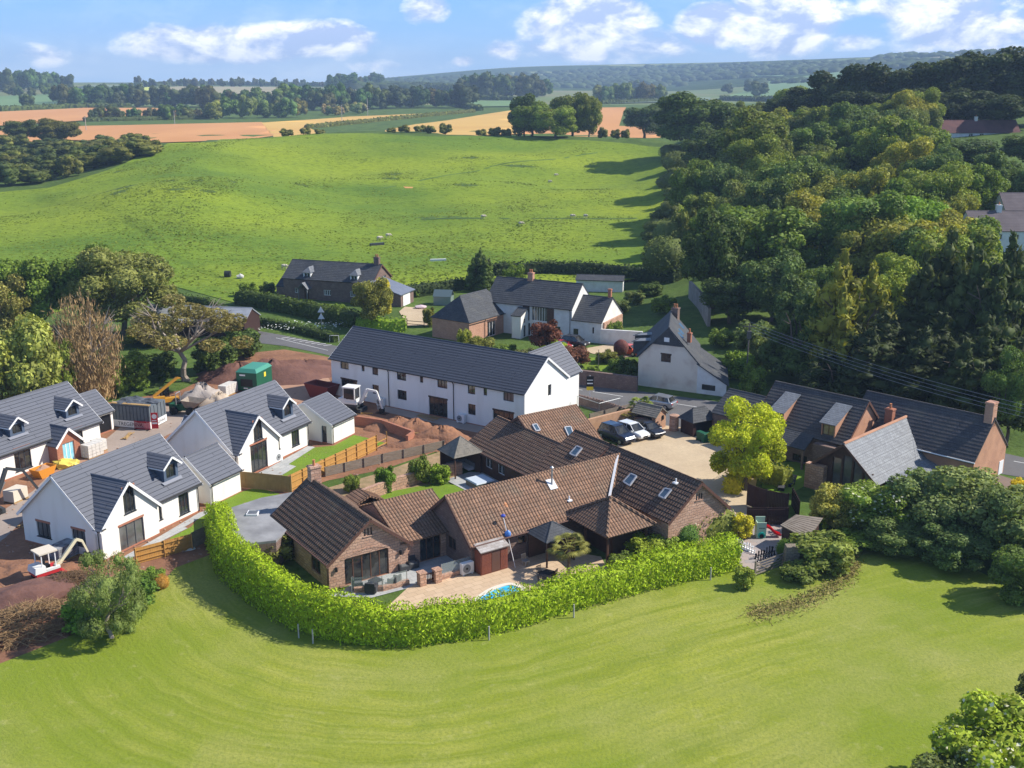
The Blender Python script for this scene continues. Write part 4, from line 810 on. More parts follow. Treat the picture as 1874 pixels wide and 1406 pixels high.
m_bark=mat('bark',(.16,.125,.095),(.10,.08,.06),3,.95,bump=.5); m_barkp=mat('pale_bark',(.34,.29,.24),(.26,.21,.17),3,.95,bump=.5)
rg=np.random.default_rng(11)
def quads(c,n,sx,sy,up=None,fold=0):
    """c: centres, n: normals, returns verts (N*4,3)"""
    N=len(c); n=n/np.linalg.norm(n,axis=1,keepdims=True)
    r=rg.normal(size=(N,3)) if up is None else up+rg.normal(size=(N,3))*.45
    v=r-np.sum(r*n,1,keepdims=True)*n; v/=np.linalg.norm(v,axis=1,keepdims=True)+1e-9; u=np.cross(n,v)
    s=rg.uniform(.65,1.3,(N,1)); u*=sx*s/2; v*=sy*s/2
    return np.stack([c-u-v*.2,c-v,c+u-v*.2,c+v],1).reshape(-1,3) if up is None or True else None
def mesh_np(name,Vv,Ff,m,smooth=False):
    me=bpy.data.meshes.new(name); nv=len(Vv); tot=sum(len(f) for f in Ff) if not isinstance(Ff,np.ndarray) else Ff.size
    if isinstance(Ff,np.ndarray):
        me.vertices.add(nv); me.vertices.foreach_set('co',Vv.astype(np.float32).ravel()); me.loops.add(tot); me.loops.foreach_set('vertex_index',Ff.astype(np.int32).ravel())
        me.polygons.add(len(Ff)); k=Ff.shape[1]; me.polygons.foreach_set('loop_start',np.arange(len(Ff),dtype=np.int32)*k); me.update(calc_edges=True)
    else: me.from_pydata([tuple(v) for v in Vv],[],Ff)
    me.materials.append(m)
    if smooth: me.polygons.foreach_set('use_smooth',[True]*len(me.polygons))
    return me
ICO=None
def ico():
    global ICO
    if ICO is None:
        bm=bmesh.new(); bmesh.ops.create_icosphere(bm,subdivisions=2,radius=1); ICO=(np.array([v.co for v in bm.verts]),np.array([[v.index for v in f.verts] for f in bm.faces])); bm.free()
    return ICO
def tri2quad(F): return np.concatenate([F,F[:,2:3]],1)
def lobes_mesh(name,lobes,nl,sx,sy,m,updir=None,core=.8,out=1.,seed=0,inner=.0):
    """lobes: list (cx,cy,cz,rx,ry,rz). Leaf quads over the lobes' surfaces plus lumpy dense inner foliage"""
    L=np.array(lobes,float); a=(L[:,3]*L[:,4]+L[:,3]*L[:,5]+L[:,4]*L[:,5]); pr=a/a.sum(); idx=rg.choice(len(L),nl,p=pr)
    d=rg.normal(size=(nl,3)); d/=np.linalg.norm(d,axis=1,keepdims=True); rr=rg.uniform(.80,1.08,(nl,1)); c=L[idx,:3]+d*L[idx,3:]*rr
    keep=np.ones(nl,bool)
    for k in range(len(L)):
        q=np.sum(((c-L[k,:3])/L[k,3:])**2,1); keep&=~((q<.55)&(idx!=k))
    c=c[keep]; d=d[keep]; n=d*out+rg.normal(size=d.shape)*.75+np.array([0,0,.3])
    up=None if updir is None else (d*updir[0]+np.array([0,0,updir[1]]))
    Vq=quads(c,n,sx,sy,up); Fq=np.arange(len(Vq)).reshape(-1,4)
    VV=[Vq]; FF=[Fq]; b=len(Vq)
    if core:
        iv,if_=ico()
        for k in range(len(L)):
            ph=rg.uniform(0,6,3); w_=1+.13*(np.sin(iv@np.array([5,3,4])+ph[0])+np.sin(iv@np.array([-3,6,5])+ph[1])*.8)
            VV.append(L[k,:3]+iv*w_[:,None]*L[k,3:]*core); 
            FF.append(None); FF[-1]=(if_+b); b+=len(iv)
    V_=np.concatenate(VV)
    if core:
        T3=np.concatenate([f if f.shape[1]==3 else np.concatenate([f[:,[0,1,2]],f[:,[0,2,3]]]) for f in FF]); return mesh_np(name,V_,T3,m)
    return mesh_np(name,V_,Fq,m)
def rlobes(n,spread=.3,r=(.16,.28),zlo=.2,zhi=.85,top=.5,seed=1,flat=1.):
    rnd=random.Random(seed); o=[(0,0,.5,.30,.30,.36*flat)]
    for i in range(n):
        a=2*PI*i/n*2.4+rnd.uniform(-.4,.4); z=zlo+(zhi-zlo)*((i+.5)/n); k=math.sqrt(max(.02,1-((z-.48)/.52)**2)); rr=rnd.uniform(*r); s=max(0,(.5-rr*.95))*k
        o.append((math.cos(a)*s,math.sin(a)*s,z,rr,rr,rr*flat))
    return o
PRO={}
PRO['broad']=[lobes_mesh('crown',rlobes(22,r=(.10,.19),seed=s),11000,.030,.042,m_leaf,core=.68) for s in(1,2,3)]
PRO['tall']=[lobes_mesh('crown',rlobes(18,r=(.10,.18),seed=s),9000,.034,.048,m_leaf,core=.66) for s in(5,6)]
PRO['loose']=[lobes_mesh('crown',rlobes(20,r=(.08,.15),seed=s),6500,.032,.045,m_leaf,core=.5,out=.5) for s in(8,9)]
PRO['shrub']=[lobes_mesh('crown',rlobes(12,r=(.13,.22),zlo=.15,seed=s),2600,.05,.085,m_leaf,core=.7) for s in(11,12)]
PRO['flower']=[lobes_mesh('crown',rlobes(20,r=(.10,.18),zlo=.12,seed=13),9500,.028,.042,m_leaff,core=.7)]
PRO['dome']=[lobes_mesh('crown',[(0,0,.45,.46,.46,.5)],2600,.035,.045,m_leaf,core=.92)]
PRO['far']=[lobes_mesh('crown',rlobes(7,r=(.17,.27),seed=s),900,.07,.085,m_leaf,core=.88) for s in(15,16,17)]
def conifer(seed,spires):
    rnd=random.Random(seed); lb=[]
    for (sx,sy,h,r) in spires:
        n=9
        for i in range(n):
            z=.06+(h-.1)*i/(n-1); k=r*(1-(z/h))**.75+.02
            for j in range(max(1,int(6*k/r))): a=rnd.uniform(0,2*PI); lb.append((sx+math.cos(a)*k*.72,sy+math.sin(a)*k*.72,z,k*.42+.02,k*.42+.02,.075))
            lb.append((sx,sy,z,k*.62,k*.62,.09))
        lb.append((sx,sy,h-.03,.02,.02,.06))
    return lb
PRO['conifer']=[lobes_mesh('crown',conifer(1,[(0,0,1,.36),(.2,.12,.84,.28),(-.2,-.1,.86,.28),(.1,-.22,.72,.24),(-.08,.22,.78,.24)]),13000,.022,.065,m_leaf,updir=(.9,.75),core=.72),
                lobes_mesh('crown',conifer(2,[(-.1,0,1,.36),(.18,-.05,.88,.3),(.0,.22,.8,.26),(-.2,-.2,.74,.24)]),13000,.022,.065,m_leaf,updir=(.9,.75),core=.72)]
PRO['fine']=[lobes_mesh('crown',rlobes(34,r=(.07,.15),zlo=.10,zhi=.88,seed=41),17000,.020,.034,m_leaf,core=.6,out=.6)]
PRO['feather']=[lobes_mesh('crown',rlobes(46,r=(.06,.12),zlo=.04,zhi=.9,seed=31),15000,.009,.040,m_leaf,updir=(.5,.9),core=.55)]
PRO['fir']=[lobes_mesh('crown',conifer(3,[(0,0,1,.44)]),3500,.03,.08,m_leaf,updir=(1,-.2),core=.75)]
def upright(seed):
    rnd=random.Random(seed); V_=[];c=[];n=[];up=[]
    for i in range(110):
        a=rnd.uniform(0,2*PI); k=math.sqrt(rnd.random())*.42; h=(1-.55*(k/.45)**2)*rnd.uniform(.85,1); b=Vector((math.cos(a)*k*.55,math.sin(a)*k*.55,.02)); tp=Vector((math.cos(a)*k*1.1,math.sin(a)*k*1.1,h))
        for j in range(110):
            f=rnd.uniform(.12,1); p=b.lerp(tp,f); w_=.045*(1-f*.6); p+=Vector((rnd.gauss(0,w_),rnd.gauss(0,w_),rnd.gauss(0,.02))); c.append(p[:]); up.append(((tp-b).normalized()+Vector((0,0,.5)))[:]); n.append((rnd.gauss(0,1),rnd.gauss(0,1),.3))
    Vq=quads(np.array(c),np.array(n),.008,.045,np.array(up)); return mesh_np('crown',Vq,np.arange(len(Vq)).reshape(-1,4),m_twig)
PRO['upright']=[upright(4)]
def trunkmesh(seed,limbs=6,r=.03,fork=.35,spread=.32,m=None,sub=2,bend=.02):
    rnd=random.Random(seed); mb=MB(); pts=[Vector((0,0,-.02))]
    for i in range(1,5): pts.append(pts[-1]+Vector((rnd.gauss(0,bend),rnd.gauss(0,bend),fork/4)))
    mb.tube(pts,[r*1.25,r,r*.9,r*.85,r*.75],7)
    for k in range(limbs):
        a=2*PI*k/limbs+rnd.uniform(-.4,.4); e=Vector((math.cos(a)*spread*rnd.uniform(.6,1),math.sin(a)*spread*rnd.uniform(.6,1),rnd.uniform(.65,.9))); m1=pts[-1].lerp(e,.45)+Vector((math.cos(a)*.05,math.sin(a)*.05,-.03)); m2=pts[-1].lerp(e,.75)
        mb.tube([pts[-1],m1,m2,e],[r*.6,r*.4,r*.22,r*.08],5)
        for j in range(sub):
            b=a+rnd.uniform(-1,1); e2=m1+Vector((math.cos(b)*.16,math.sin(b)*.16,rnd.uniform(.05,.2))); mb.tube([m1,e2],[r*.25,r*.06],4)
            b=a+rnd.uniform(-1,1); e2=m2+Vector((math.cos(b)*.12,math.sin(b)*.12,rnd.uniform(.02,.12))); mb.tube([m2,e2],[r*.18,r*.05],4)
    o=mb.build('trunk',m or m_bark); me=o.data; bpy.data.objects.remove(o); return me
TRK=[trunkmesh(1),trunkmesh(2)]; TRKP=trunkmesh(3,9,.028,.3,.45,m_barkp,4,.03)
def child(name,me,parent,loc=(0,0,0),sc=(1,1,1),rz=0,color=None):
    o=link(bpy.data.objects.new(name,me)); o.parent=parent; o.location=loc; o.scale=sc; o.rotation_euler=(0,0,rz)
    if color: o.color=(*color,1)
    return o
TR=random.Random(5)
def plant(x,y,w_,h,pro,colr,label,name='tree',cat='tree',group=None,clear=.16,trunk=True,z=None,trk=None):
    z=T(x,y) if z is None else z; t=thing(name,label,cat,(x,y,z-.05),TR.uniform(0,6.28),group)
    k=TR.uniform(.9,1.1); c=tuple(v*k*1.25 for v in colr); P=PRO[pro]; me=P[TR.randrange(len(P))]
    child('crown',me,t,(0,0,h*clear),(w_,w_,h*(1-clear)),0,c)
    if trunk: child('trunk',trk or TRK[TR.randrange(2)],t,(0,0,0),(w_*1.0,w_*1.0,h*.95))
    return t
def tree(px,d,top,wpx,pro,colr,label,**k):
    x,y=D(px,d) if d else G(px,k.pop('base')); h=max(1.,ztop(x,y,top)-T(x,y)); return plant(x,y,wpx*math.hypot(d or math.hypot(x,y),H-h)/F,h,pro,colr,label,**k)
def bush(px,base,top,wpx,pro,colr,label,name='shrub',cat='shrub',group=None,**k):
    x,y=G(px,base); dist=math.hypot(x,y); w_=wpx*math.hypot(dist,H)/F; y2=y+w_*.4; x2=x*y2/y; h=max(.4,ztop(x2,y2,top)-T(x2,y2)); k.setdefault('clear',.0); k.setdefault('trunk',False)
    return plant(x2,y2,w_,h,pro,colr,label,name,cat,group,**k)
gD=(.046,.080,.028); gM=(.08,.135,.032); gL=(.095,.165,.03); gG=(.075,.11,.05); gO=(.10,.12,.035); gY=(.21,.25,.03); gB=(.05,.085,.035)
# --- hedges
def hedge(pts,h,w_,colr,label,leaf=(.28,.34),dens=14,name='hedge',cat='hedge',group=None,up=(.55,.8),bottom=None,rag=.25,mat_=None,hs=None,core=True):
    P=[Vector(P_(q)) for q in pts]; c=[];n=[];cv=[];cf=[]; rnd=random.Random(len(pts)*7+int(P[0].x))
    # resample
    Q=[]; 
    for i in range(len(P)-1):
        L=(P[i+1]-P[i]).length; k=max(1,int(L/1.2))
        for s in range(k): Q.append(P[i].lerp(P[i+1],s/k))
    Q.append(P[-1]); m_=len(Q); hh=[]
    for i in range(m_): hh.append((h if hs is None else float(np.interp(i/(m_-1),np.linspace(0,1,len(hs)),hs)))*(1+.05*math.sin(i*.9)+.07*rnd.uniform(-1,1)))
    prof=lambda H_:[(-w_/2,0),(-w_/2*1.02,H_*.55),(-w_/2*.82,H_*.9),(-w_*.25,H_),(w_*.25,H_),(w_/2*.82,H_*.9),(w_/2*1.02,H_*.55),(w_/2,0)]
    rings=[]
    for i in range(m_):
        t=(Q[min(i+1,m_-1)]-Q[max(i-1,0)]).normalized(); nn=Vector((t.y,-t.x)); z=T(Q[i].x,Q[i].y)
        rings.append([(Q[i].x+nn.x*a,Q[i].y+nn.y*a,z+b) for a,b in prof(hh[i])]); 
        cv+=[(Q[i].x+nn.x*a*.86,Q[i].y+nn.y*a*.86,z-.05+b*.93) for a,b in prof(hh[i])]
    for i in range(m_-1):
        for j in range(7):
            a,b,c3,d3=rings[i][j],rings[i+1][j],rings[i+1][j+1],rings[i][j+1]; A=Vector(a);B=Vector(b);C3=Vector(c3);D3=Vector(d3); nr_=(B-A).cross(D3-A); ar=nr_.length
            if ar<1e-6: continue
            nr_/=ar; k=ar*dens; k=int(k)+(rnd.random()<k-int(k))
            cen=Vector((Q[i].x,Q[i].y,A.z)); 
            for _ in range(k):
                u=rnd.random();v=rnd.random(); p=A.lerp(B,u).lerp(D3.lerp(C3,u),v); nz=nr_ if (p-Vector((Q[i].x,Q[i].y,T(Q[i].x,Q[i].y)+h*.4))).dot(nr_)>0 else -nr_
                p+=nz*(rnd.uniform(-.12,rag)+rag*.45*math.sin(p.x*2.3+p.z*1.7)*math.sin(p.y*1.9+p.z*2.3)); c.append(p[:]); n.append(nz[:])
            cf.append((i*8+j,(i+1)*8+j,(i+1)*8+j+1,i*8+j+1))
    for e in(0,(m_-1)*8): cf.append([e+j for j in range(8)])
    # leafy end faces
    for i,sg in((0,-1),(m_-1,1)):
        t=(Q[min(i+1,m_-1)]-Q[max(i-1,0)]).normalized()*sg
        for _ in range(int(w_*h*dens)):
            j=rnd.random(); a=rnd.uniform(-w_/2,w_/2); nn=Vector((t.y,-t.x)); c.append((Q[i].x+nn.x*a+t.x*.1,Q[i].y+nn.y*a+t.y*.1,T(Q[i].x,Q[i].y)+rnd.random()*hh[i])); n.append((t.x,t.y,.1))
    c=np.array(c); n=np.array(n); nn=n+rg.normal(size=n.shape)*.6+np.array([0,0,.3]); U=n*up[0]+np.array([0,0,up[1]])
    Vq=quads(c,nn,leaf[0],leaf[1],U); Fq=np.arange(len(Vq)).reshape(-1,4)
    Vv=list(map(tuple,Vq)); b=len(Vv); Ff=Fq.tolist()
    if core: Vv+=cv; Ff+=[[b+i for i in f] for f in cf]
    me=bpy.data.meshes.new(name); me.from_pydata(Vv,[],Ff); me.materials.append(mat_ or m_leaf); o=link(bpy.data.objects.new(name,me)); o.color=(*colr,1); tag(o,label,cat,group); return o
ONES='first second third fourth fifth sixth seventh eighth ninth tenth eleventh twelfth thirteenth fourteenth fifteenth sixteenth seventeenth eighteenth nineteenth'.split()
TENS={20:'twenty',30:'thirty',40:'forty',50:'fifty',60:'sixty',70:'seventy'}
def ordn(i):
    n=i+1
    if n<20: return ONES[n-1]
    t_=n//10*10; return (TENS[t_][:-1]+'ieth') if n==t_ else TENS[t_]+'-'+ONES[n-t_-1]
m_laurel=leafmat('laurel_leaves',trans=.3,dk=.35,lt=2.1)
HP=[(399,990),(408,1030),(425,1062),(478,1105),(545,1148),(600,1168),(680,1178),(760,1180),(900,1158),(1050,1113),(1200,1073),(1345,1040)]
HPw=[]
for q in HP:
    x,y=Gz(*q); HPw.append(('w',x+.0,y+.55))
hedge(HPw,2.9,1.7,(.215,.335,.022),'long bright green laurel hedge curving round the bungalow and pool',leaf=(.10,.25),dens=88,rag=.38,mat_=m_laurel,hs=[3.4,3.5,3.2,2.7,2.35,2.4,2.5,2.6])
hedge([(438,556),(480,562),(560,578),(655,600)],2.6,2.6,(.050,.085,.025),'thick dark green hedge in front of the stone farmhouse',dens=6,leaf=(.4,.45))
hedge([(655,604),(700,606),(742,605)],2.2,2.,(.12,.21,.03),'bright green garden hedge beside the farmhouse driveway',dens=7,leaf=(.35,.4))
hedge([(465,618),(520,614),(600,630)],.9,1.2,(.06,.10,.03),'low dark hedge along the far side of the main road',dens=6,leaf=(.35,.4),name='hedge') if False else None
hedge([(300,545),(380,560),(440,590),(520,602),(615,626)],1.3,1.6,(.045,.08,.025),'low dark verge hedge running along the far side of the road',dens=6,leaf=(.35,.4))
hedge([(745,545),(850,530)],2.2,2,(.025,.045,.018),'dark hedge between farmhouse garden and pasture',dens=5,leaf=(.45,.45))
hedge([(905,505),(1000,500),(1110,505),(1240,515)],2.6,2.6,(.03,.055,.02),'long dark hedge along the bottom of the pasture behind the white barn',dens=4,leaf=(.5,.5))
hedge([(1338,905),(1352,880),(1372,868),(1395,872)],2.0,1.6,(.30,.33,.035),'rounded golden hedge beside the yellow green tree',dens=18,leaf=(.2,.22))
hedge([(1398,880),(1420,885),(1440,893)],1.9,1.6,(.16,.20,.05),'loose olive green hedge behind the dark timber fence',dens=16,leaf=(.22,.25))
hedge([(1225,1000),(1280,985),(1335,975)],2.2,2.2,(.13,.17,.06),'variegated pale green hedge beside the sandstone gable',dens=20,leaf=(.18,.2),mat_=m_leaff)
hedge([(1715,435),(1800,440)],2.6,2.,(.05,.09,.03),'clipped dark hedge beside the lane near the far white cottages',dens=3,leaf=(.5,.5))
hedge([(1690,330),(1760,335),(1874,330)],3,4,(.05,.085,.03),'long green hedge across the right hillside below the far bungalow',dens=2,leaf=(.8,.8))
fh=[([(690,158),(770,163),(842,170)],'hedgerow below the wooded hill left of the round copse'),([(718,192),(800,188),(880,203)],'dark hedgerow between the ochre field and the far trees'),([(0,241),(77,237)],'short hedge at the left end of the red field'),([(240,197),(130,198),(0,204)],'long hedge between the two crops at the far left'),([(560,236),(700,222),(790,213),(868,206)],'grassy hedge bank dividing the ochre field'),([(1100,191),(1210,187)],'straight hedge beyond the red field at right'),([(1320,184),(1450,187)],'thin hedge in the valley below the hill fields'),([(250,160),(400,156),(600,158)],'hedgerow along the left skyline'),([(840,183),(940,184)],'hedge above the green strip in the centre distance'),([(154,223),(300,220),(390,218)],'hedge bottom between the two red fields')]
for pts,lb in fh:
    x,y=G(*pts[0]); d=math.hypot(x,y); s=d/700; hedge(pts,3.2*max(1,s*.8),3.5*max(1,s*.8),(.055,.085,.03) if 'bank' not in lb else (.12,.15,.05),lb,dens=.25/s,leaf=(1.6*s,1.6*s))
# --- trees named one by one
tree(60,180,462,120,'broad',gM,'dark rounded tree at the far left below the pasture')
tree(15,176,500,90,'loose',(.14,.15,.07),'thin tan tree cut by the left edge beside a dark rounded tree')
tree(165,182,452,130,'broad',gM,'dark green tree behind the tan upright tree')
tree(235,176,448,180,'fine',(.125,.155,.07),'large grey green tree at the foot of the pasture, left')
tree(158,137,520,165,'upright',(.23,.18,.145),'tan upright tree with bare reddish branches',clear=.0,trk=TRKP)
tree(40,131,578,150,'tall',(.155,.195,.075),'pale green willow like tree behind the left bungalow',clear=.05)
tree(110,134,600,70,'loose',(.11,.16,.05),'small green tree between the willow and the tan upright tree',clear=.02)
def spread_oak():
    x,y=G(345,697); h=ztop(x,y,532); w_=245*142/F; t=thing('tree','spreading tree with bare pale limbs and thin olive leaves','tree',(x,y,0),1.0)
    rnd=random.Random(3); lb=[]
    for i in range(26):
        a=rnd.uniform(0,2*PI); k=math.sqrt(rnd.random())*.42; lb.append((math.cos(a)*k,math.sin(a)*k,.80-1.0*k*k*1.9+rnd.uniform(-.08,.08),.085,.085,.06))
    me=lobes_mesh('crown',lb,9000,.014,.03,m_leaf,core=0,out=.2); child('crown',me,t,(0,0,0),(w_,w_,h*1.05),0,(.17,.17,.10)); child('trunk',trunkmesh(12,11,.022,.34,.42,m_barkp,5,.025),t,(0,0,0),(w_,w_,h)); 
spread_oak()
for px,b,tp,w_,lb,c in((240,722,640,75,'green thicket bush beside the grey site cabin',gM),(195,735,655,80,'dense green bush behind the left car port',gM),(290,700,640,70,'dark shrub left of the spreading tree trunk',gD),(395,690,612,80,'dark bush right of the spreading tree trunk',gD),(440,665,598,80,'rounded dark bush beside the red earth mound',gD),(130,738,680,70,'bright green bush at the foot of the tan upright tree',gL),(275,640,590,90,'olive bush in front of the low dark shed',gO)): bush(px,b,tp,w_,'shrub',c,lb)
tree(880,206,456,66,'conifer',gD,'tall dark conifer behind the hip roofed barn',clear=.02)
tree(940,200,478,46,'loose',gM,'small tree behind the white barn chimney')
tree(682,172,503,78,'loose',(.12,.14,.05),'olive tree in front of the farmhouse')
tree(700,176,508,40,'tall',(.25,.26,.05),'yellow leaved tree beside the farmhouse lean-to')
tree(997,152,583,62,'shrub',(.085,.035,.035),'dark red tree in front of the white barn')
bush(1050,676,632,62,'shrub',(.09,.045,.045),'purple leaved shrub above the roadside wall')
bush(1015,668,622,52,'shrub',(.20,.30,.04),'bright lime green shrub behind the terrace roof')
bush(1122,628,585,42,'shrub',gM,'green shrub against the pale blue shaded wall')
for i,(px,b,tp,w_,c,lb) in enumerate([(880,655,615,60,gO,'olive shrub below the arched barn window'),(925,660,628,50,gM,'green shrub beside the olive one by the barn'),(960,668,636,45,(.10,.12,.07),'grey green shrub behind the terrace ridge'),(850,640,600,30,(.14,.18,.04),'yellow green shrub at the corner of the stone barn'),(1130,690,650,40,gM,'clipped green bush on the cottage lawn'),(1150,700,655,40,gD,'dark shrub beside the white cottage wall'),(1085,690,668,26,gM,'small shrub on the cottage lawn edge'),(1110,668,640,44,gO,'mixed garden shrub beside the gravel drive'),(1130,575,548,50,gG,'climbing plant against the barn annex'),(760,545,530,18,gL,'small round bush behind the farmhouse driveway'),(785,600,560,26,gO,'small palm like shrub by the farmhouse drive'),(590,528,510,20,gM,'round bush in front of the farmhouse porch'),(455,545,515,34,gM,'round green bush at the farmhouse corner'),(490,540,515,30,gD,'darker round bush beside the farmhouse'),(500,570,550,20,gL,'light green bush before the farmhouse'),(620,575,555,26,gL,'round pale green bush near the olive tree'),(1160,560,530,40,gG,'grey green garden bush behind the annex'),(1190,545,515,50,gD,'dark bush in the garden behind the white cottage'),(1215,580,540,50,gM,'green bush at the head of the stone garden wall'),(1170,505,482,34,gL,'round light bush by the pasture corner'),(1350,700,640,60,gL,'sunlit bush on the bank beside the white cottage'),(1375,730,665,50,gM,'green bush on the bank above the slate roofs'),(1395,680,610,60,gG,'grey green bush under the dark evergreens'),(1320,640,600,50,gM,'bush beside the cottage lean-to roof')]):
    bush(px,b,tp,w_,'shrub',c,lb)
tree(1362,101,735,142,'fine',(.225,.285,.028),'bright yellow green tree beside the gravel yard',clear=.10)
# bushes round the courtyard bungalow
for px,b,tp,w_,pro,c,lb in [(503,1040,975,80,'shrub',(.095,.115,.04),'grey green shrub between the laurel hedge and the brown roof'),(705,905,850,42,'shrub',(.07,.14,.025),'round green bush against the sandstone bank'),(768,890,832,46,'shrub',(.085,.13,.035),'tallest bush against the sandstone bank'),(805,890,848,44,'shrub',(.12,.20,.03),'light green bush beside the shingle gazebo'),(645,905,868,34,'shrub',(.10,.15,.04),'small bush next to the chimney'),(735,890,875,14,'dome',gM,'tiny clipped bush on the garden bank'),(1180,1030,978,76,'shrub',(.14,.20,.035),'olive green shrub behind the laurel hedge, next to the palm'),(1250,1010,950,60,'dome',(.055,.12,.035),'dark green dome bush beside the sandstone gable'),(1215,1020,975,60,'shrub',(.10,.16,.04),'mid green shrub between dome bush and palm'),(1357,990,938,44,'shrub',(.30,.32,.04),'golden bush beside the toy playhouse'),(1135,1050,1010,50,'shrub',(.09,.14,.04),'low shrub at the foot of the palm'),(1437,1025,985,38,'dome',(.06,.12,.03),'round green bush by the stone gate pier'),(1360,1083,1035,40,'shrub',(.12,.17,.04),'loose bush at the right end of the laurel hedge')]: bush(px,b,tp,w_,pro,c,lb)
for i,(px,b,tp,w_,pro,c,lb) in enumerate([(1525,985,885,95,'loose',(.20,.22,.085),'olive sunlit shrub below the glazed gable'),(1510,970,920,34,'shrub',(.20,.32,.04),'bright lime shrub at the shed corner'),(1600,1000,880,150,'flower',(.10,.16,.04),'flowering elder bush with cream blossom'),(1690,1015,868,170,'broad',(0.080,0.123,0.065),'large dark shrub right of the flowering elder'),(1660,905,850,60,'shrub',(.07,.12,.03),'small green bush against the pale slate roof'),(1775,1030,862,190,'broad',(0.109,0.152,0.080),'largest grey green shrub in the right hand thicket'),(1850,1060,890,150,'broad',(0.087,0.131,0.065),'grey green shrub at the right edge'),(1865,1120,1000,110,'broad',(.07,.12,.04),'green shrub nearest the lawn at the right edge'),(1745,1060,960,130,'broad',(0.065,0.109,0.051),'dark low shrub at the front of the thicket'),(1640,1030,950,120,'broad',(0.072,0.116,0.051),'dark low shrub under the flowering elder'),(1866,905,875,34,'shrub',(.36,.34,.03),'small yellow bush at the right edge')]): bush(px,b,tp,w_,pro,c,lb)
bush(1500,1060,975,120,'shrub',(.10,.14,.045),'sprawling low shrub beside the wooden gate'); bush(1460,1075,1030,70,'shrub',(.08,.12,.04),'trailing plant at the gate pier'); bush(1560,1020,975,90,'shrub',(.09,.15,.03),'ragged green growth behind the dry grass strip')
bush(1812,1530,1300,215,'flower',(.17,.25,.035),'cream flowering elder in the bottom right corner'); bush(1735,1560,1382,150,'broad',(.085,.12,.06),'dark leafy bush along the bottom edge at right'); bush(1905,1330,1225,90,'loose',(.07,.09,.05),'bare twigged bush at the right edge of the lawn')
# lower left corner
tree(205,74.8,1010,128,'feather',(.10,.15,.065),'feathery blue green tree at the bungalow corner',clear=.0,trk=TRKP)
for px,b,tp,w_,c,lb in((205,1120,1058,120,(.12,.15,.08),'grey green growth around the foot of the feathery tree'),(165,1168,1095,90,(.09,.18,.03),'bright leafy shrub at the edge of the lawn'),(250,1125,1060,80,(.06,.12,.03),'dark green shrub below the feathery tree'),(280,1080,1040,50,(.08,.14,.03),'low shrub beside the orange conifer'),(215,1150,1075,80,(.07,.14,.03),'shrub between the brushwood heap and lawn')): bush(px,b,tp,w_,'shrub',c,lb)
bush(295,1082,1050,32,'dome',(.22,.14,.05),'small orange conifer on the lawn edge')
# --- right hand wood, the trees one can pick out
for px,d,tp,w_,pro,c,lb in [(1268,430,166,150,'broad',gD,'big dark round tree at the top corner of the pasture'),(1180,600,190,80,'broad',gD,'dark tree beyond the pasture next to the red field'),(1375,300,200,130,'broad',(.075,.105,.03),'olive green tree behind the dark corner tree'),(1263,270,290,86,'tall',(.085,.135,.035),'light green tree at the pasture edge'),(1340,262,312,34,'fir',gB,'small pointed fir among the hillside trees'),
 (1300,350,235,110,'broad',gB,'dark tree below the big corner tree'),(1225,225,395,70,'dome',(.085,.12,.05),'ivy covered mound at the pasture edge'),(1215,212,430,90,'dome',(.075,.11,.045),'lower ivy mound beside the pasture'),(1250,225,375,50,'shrub',(.09,.12,.04),'bramble clump above the ivy mounds'),
 (1400,190,368,190,'broad',(.075,.125,.035),'broad green tree above the white cottage'),(1300,182,385,120,'broad',gD,'dark shaded tree left of the broad green tree'),(1574,195,343,168,'broad',(.085,.145,.045),'large domed green tree in the middle of the wood'),(1665,206,352,125,'broad',(.10,.19,.035),'bright green tree right of the domed tree'),
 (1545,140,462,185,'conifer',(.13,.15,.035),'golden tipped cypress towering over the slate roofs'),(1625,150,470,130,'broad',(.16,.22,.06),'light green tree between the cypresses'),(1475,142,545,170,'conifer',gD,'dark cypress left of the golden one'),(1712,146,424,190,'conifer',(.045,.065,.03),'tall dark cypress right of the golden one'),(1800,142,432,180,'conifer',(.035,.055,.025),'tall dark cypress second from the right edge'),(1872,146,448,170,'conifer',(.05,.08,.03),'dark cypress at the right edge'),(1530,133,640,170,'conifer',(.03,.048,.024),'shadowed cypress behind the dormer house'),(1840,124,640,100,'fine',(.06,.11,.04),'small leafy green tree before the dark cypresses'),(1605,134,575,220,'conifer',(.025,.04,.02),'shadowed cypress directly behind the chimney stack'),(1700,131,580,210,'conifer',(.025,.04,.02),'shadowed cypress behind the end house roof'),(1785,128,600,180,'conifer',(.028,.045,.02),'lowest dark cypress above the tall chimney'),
 (1425,172,505,110,'broad',(.085,.13,.06),'grey green tree above the roadside bank'),(1335,172,500,110,'broad',(.04,.07,.03),'shaded ivy clad tree behind the white cottage'),(1380,152,585,80,'shrub',(.07,.11,.05),'pale shrubby tree behind the utility pole'),
 (1750,300,248,125,'broad',(.055,.095,.045),'rounded dark tree below the far bungalow'),(1880,300,240,90,'broad',(.05,.085,.04),'dark tree at the right edge near the far bungalow'),(1760,215,395,50,'loose',(.20,.21,.10),'pale tree beside the far cottage'),(1740,245,330,110,'broad',(.085,.12,.045),'soft green tree above the lane')]:
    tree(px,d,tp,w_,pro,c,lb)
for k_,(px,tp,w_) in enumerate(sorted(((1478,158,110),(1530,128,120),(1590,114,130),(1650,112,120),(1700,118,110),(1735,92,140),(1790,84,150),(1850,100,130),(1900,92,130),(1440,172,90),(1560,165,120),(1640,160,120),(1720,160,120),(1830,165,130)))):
    tree(px,420 if tp<130 or px<1550 else 395,tp,w_,'tall',(.028,.046,.022),ordn(k_)+' dark tree from the left in the wood crowning the right hill',group='tall dark trees crowning the right hill')
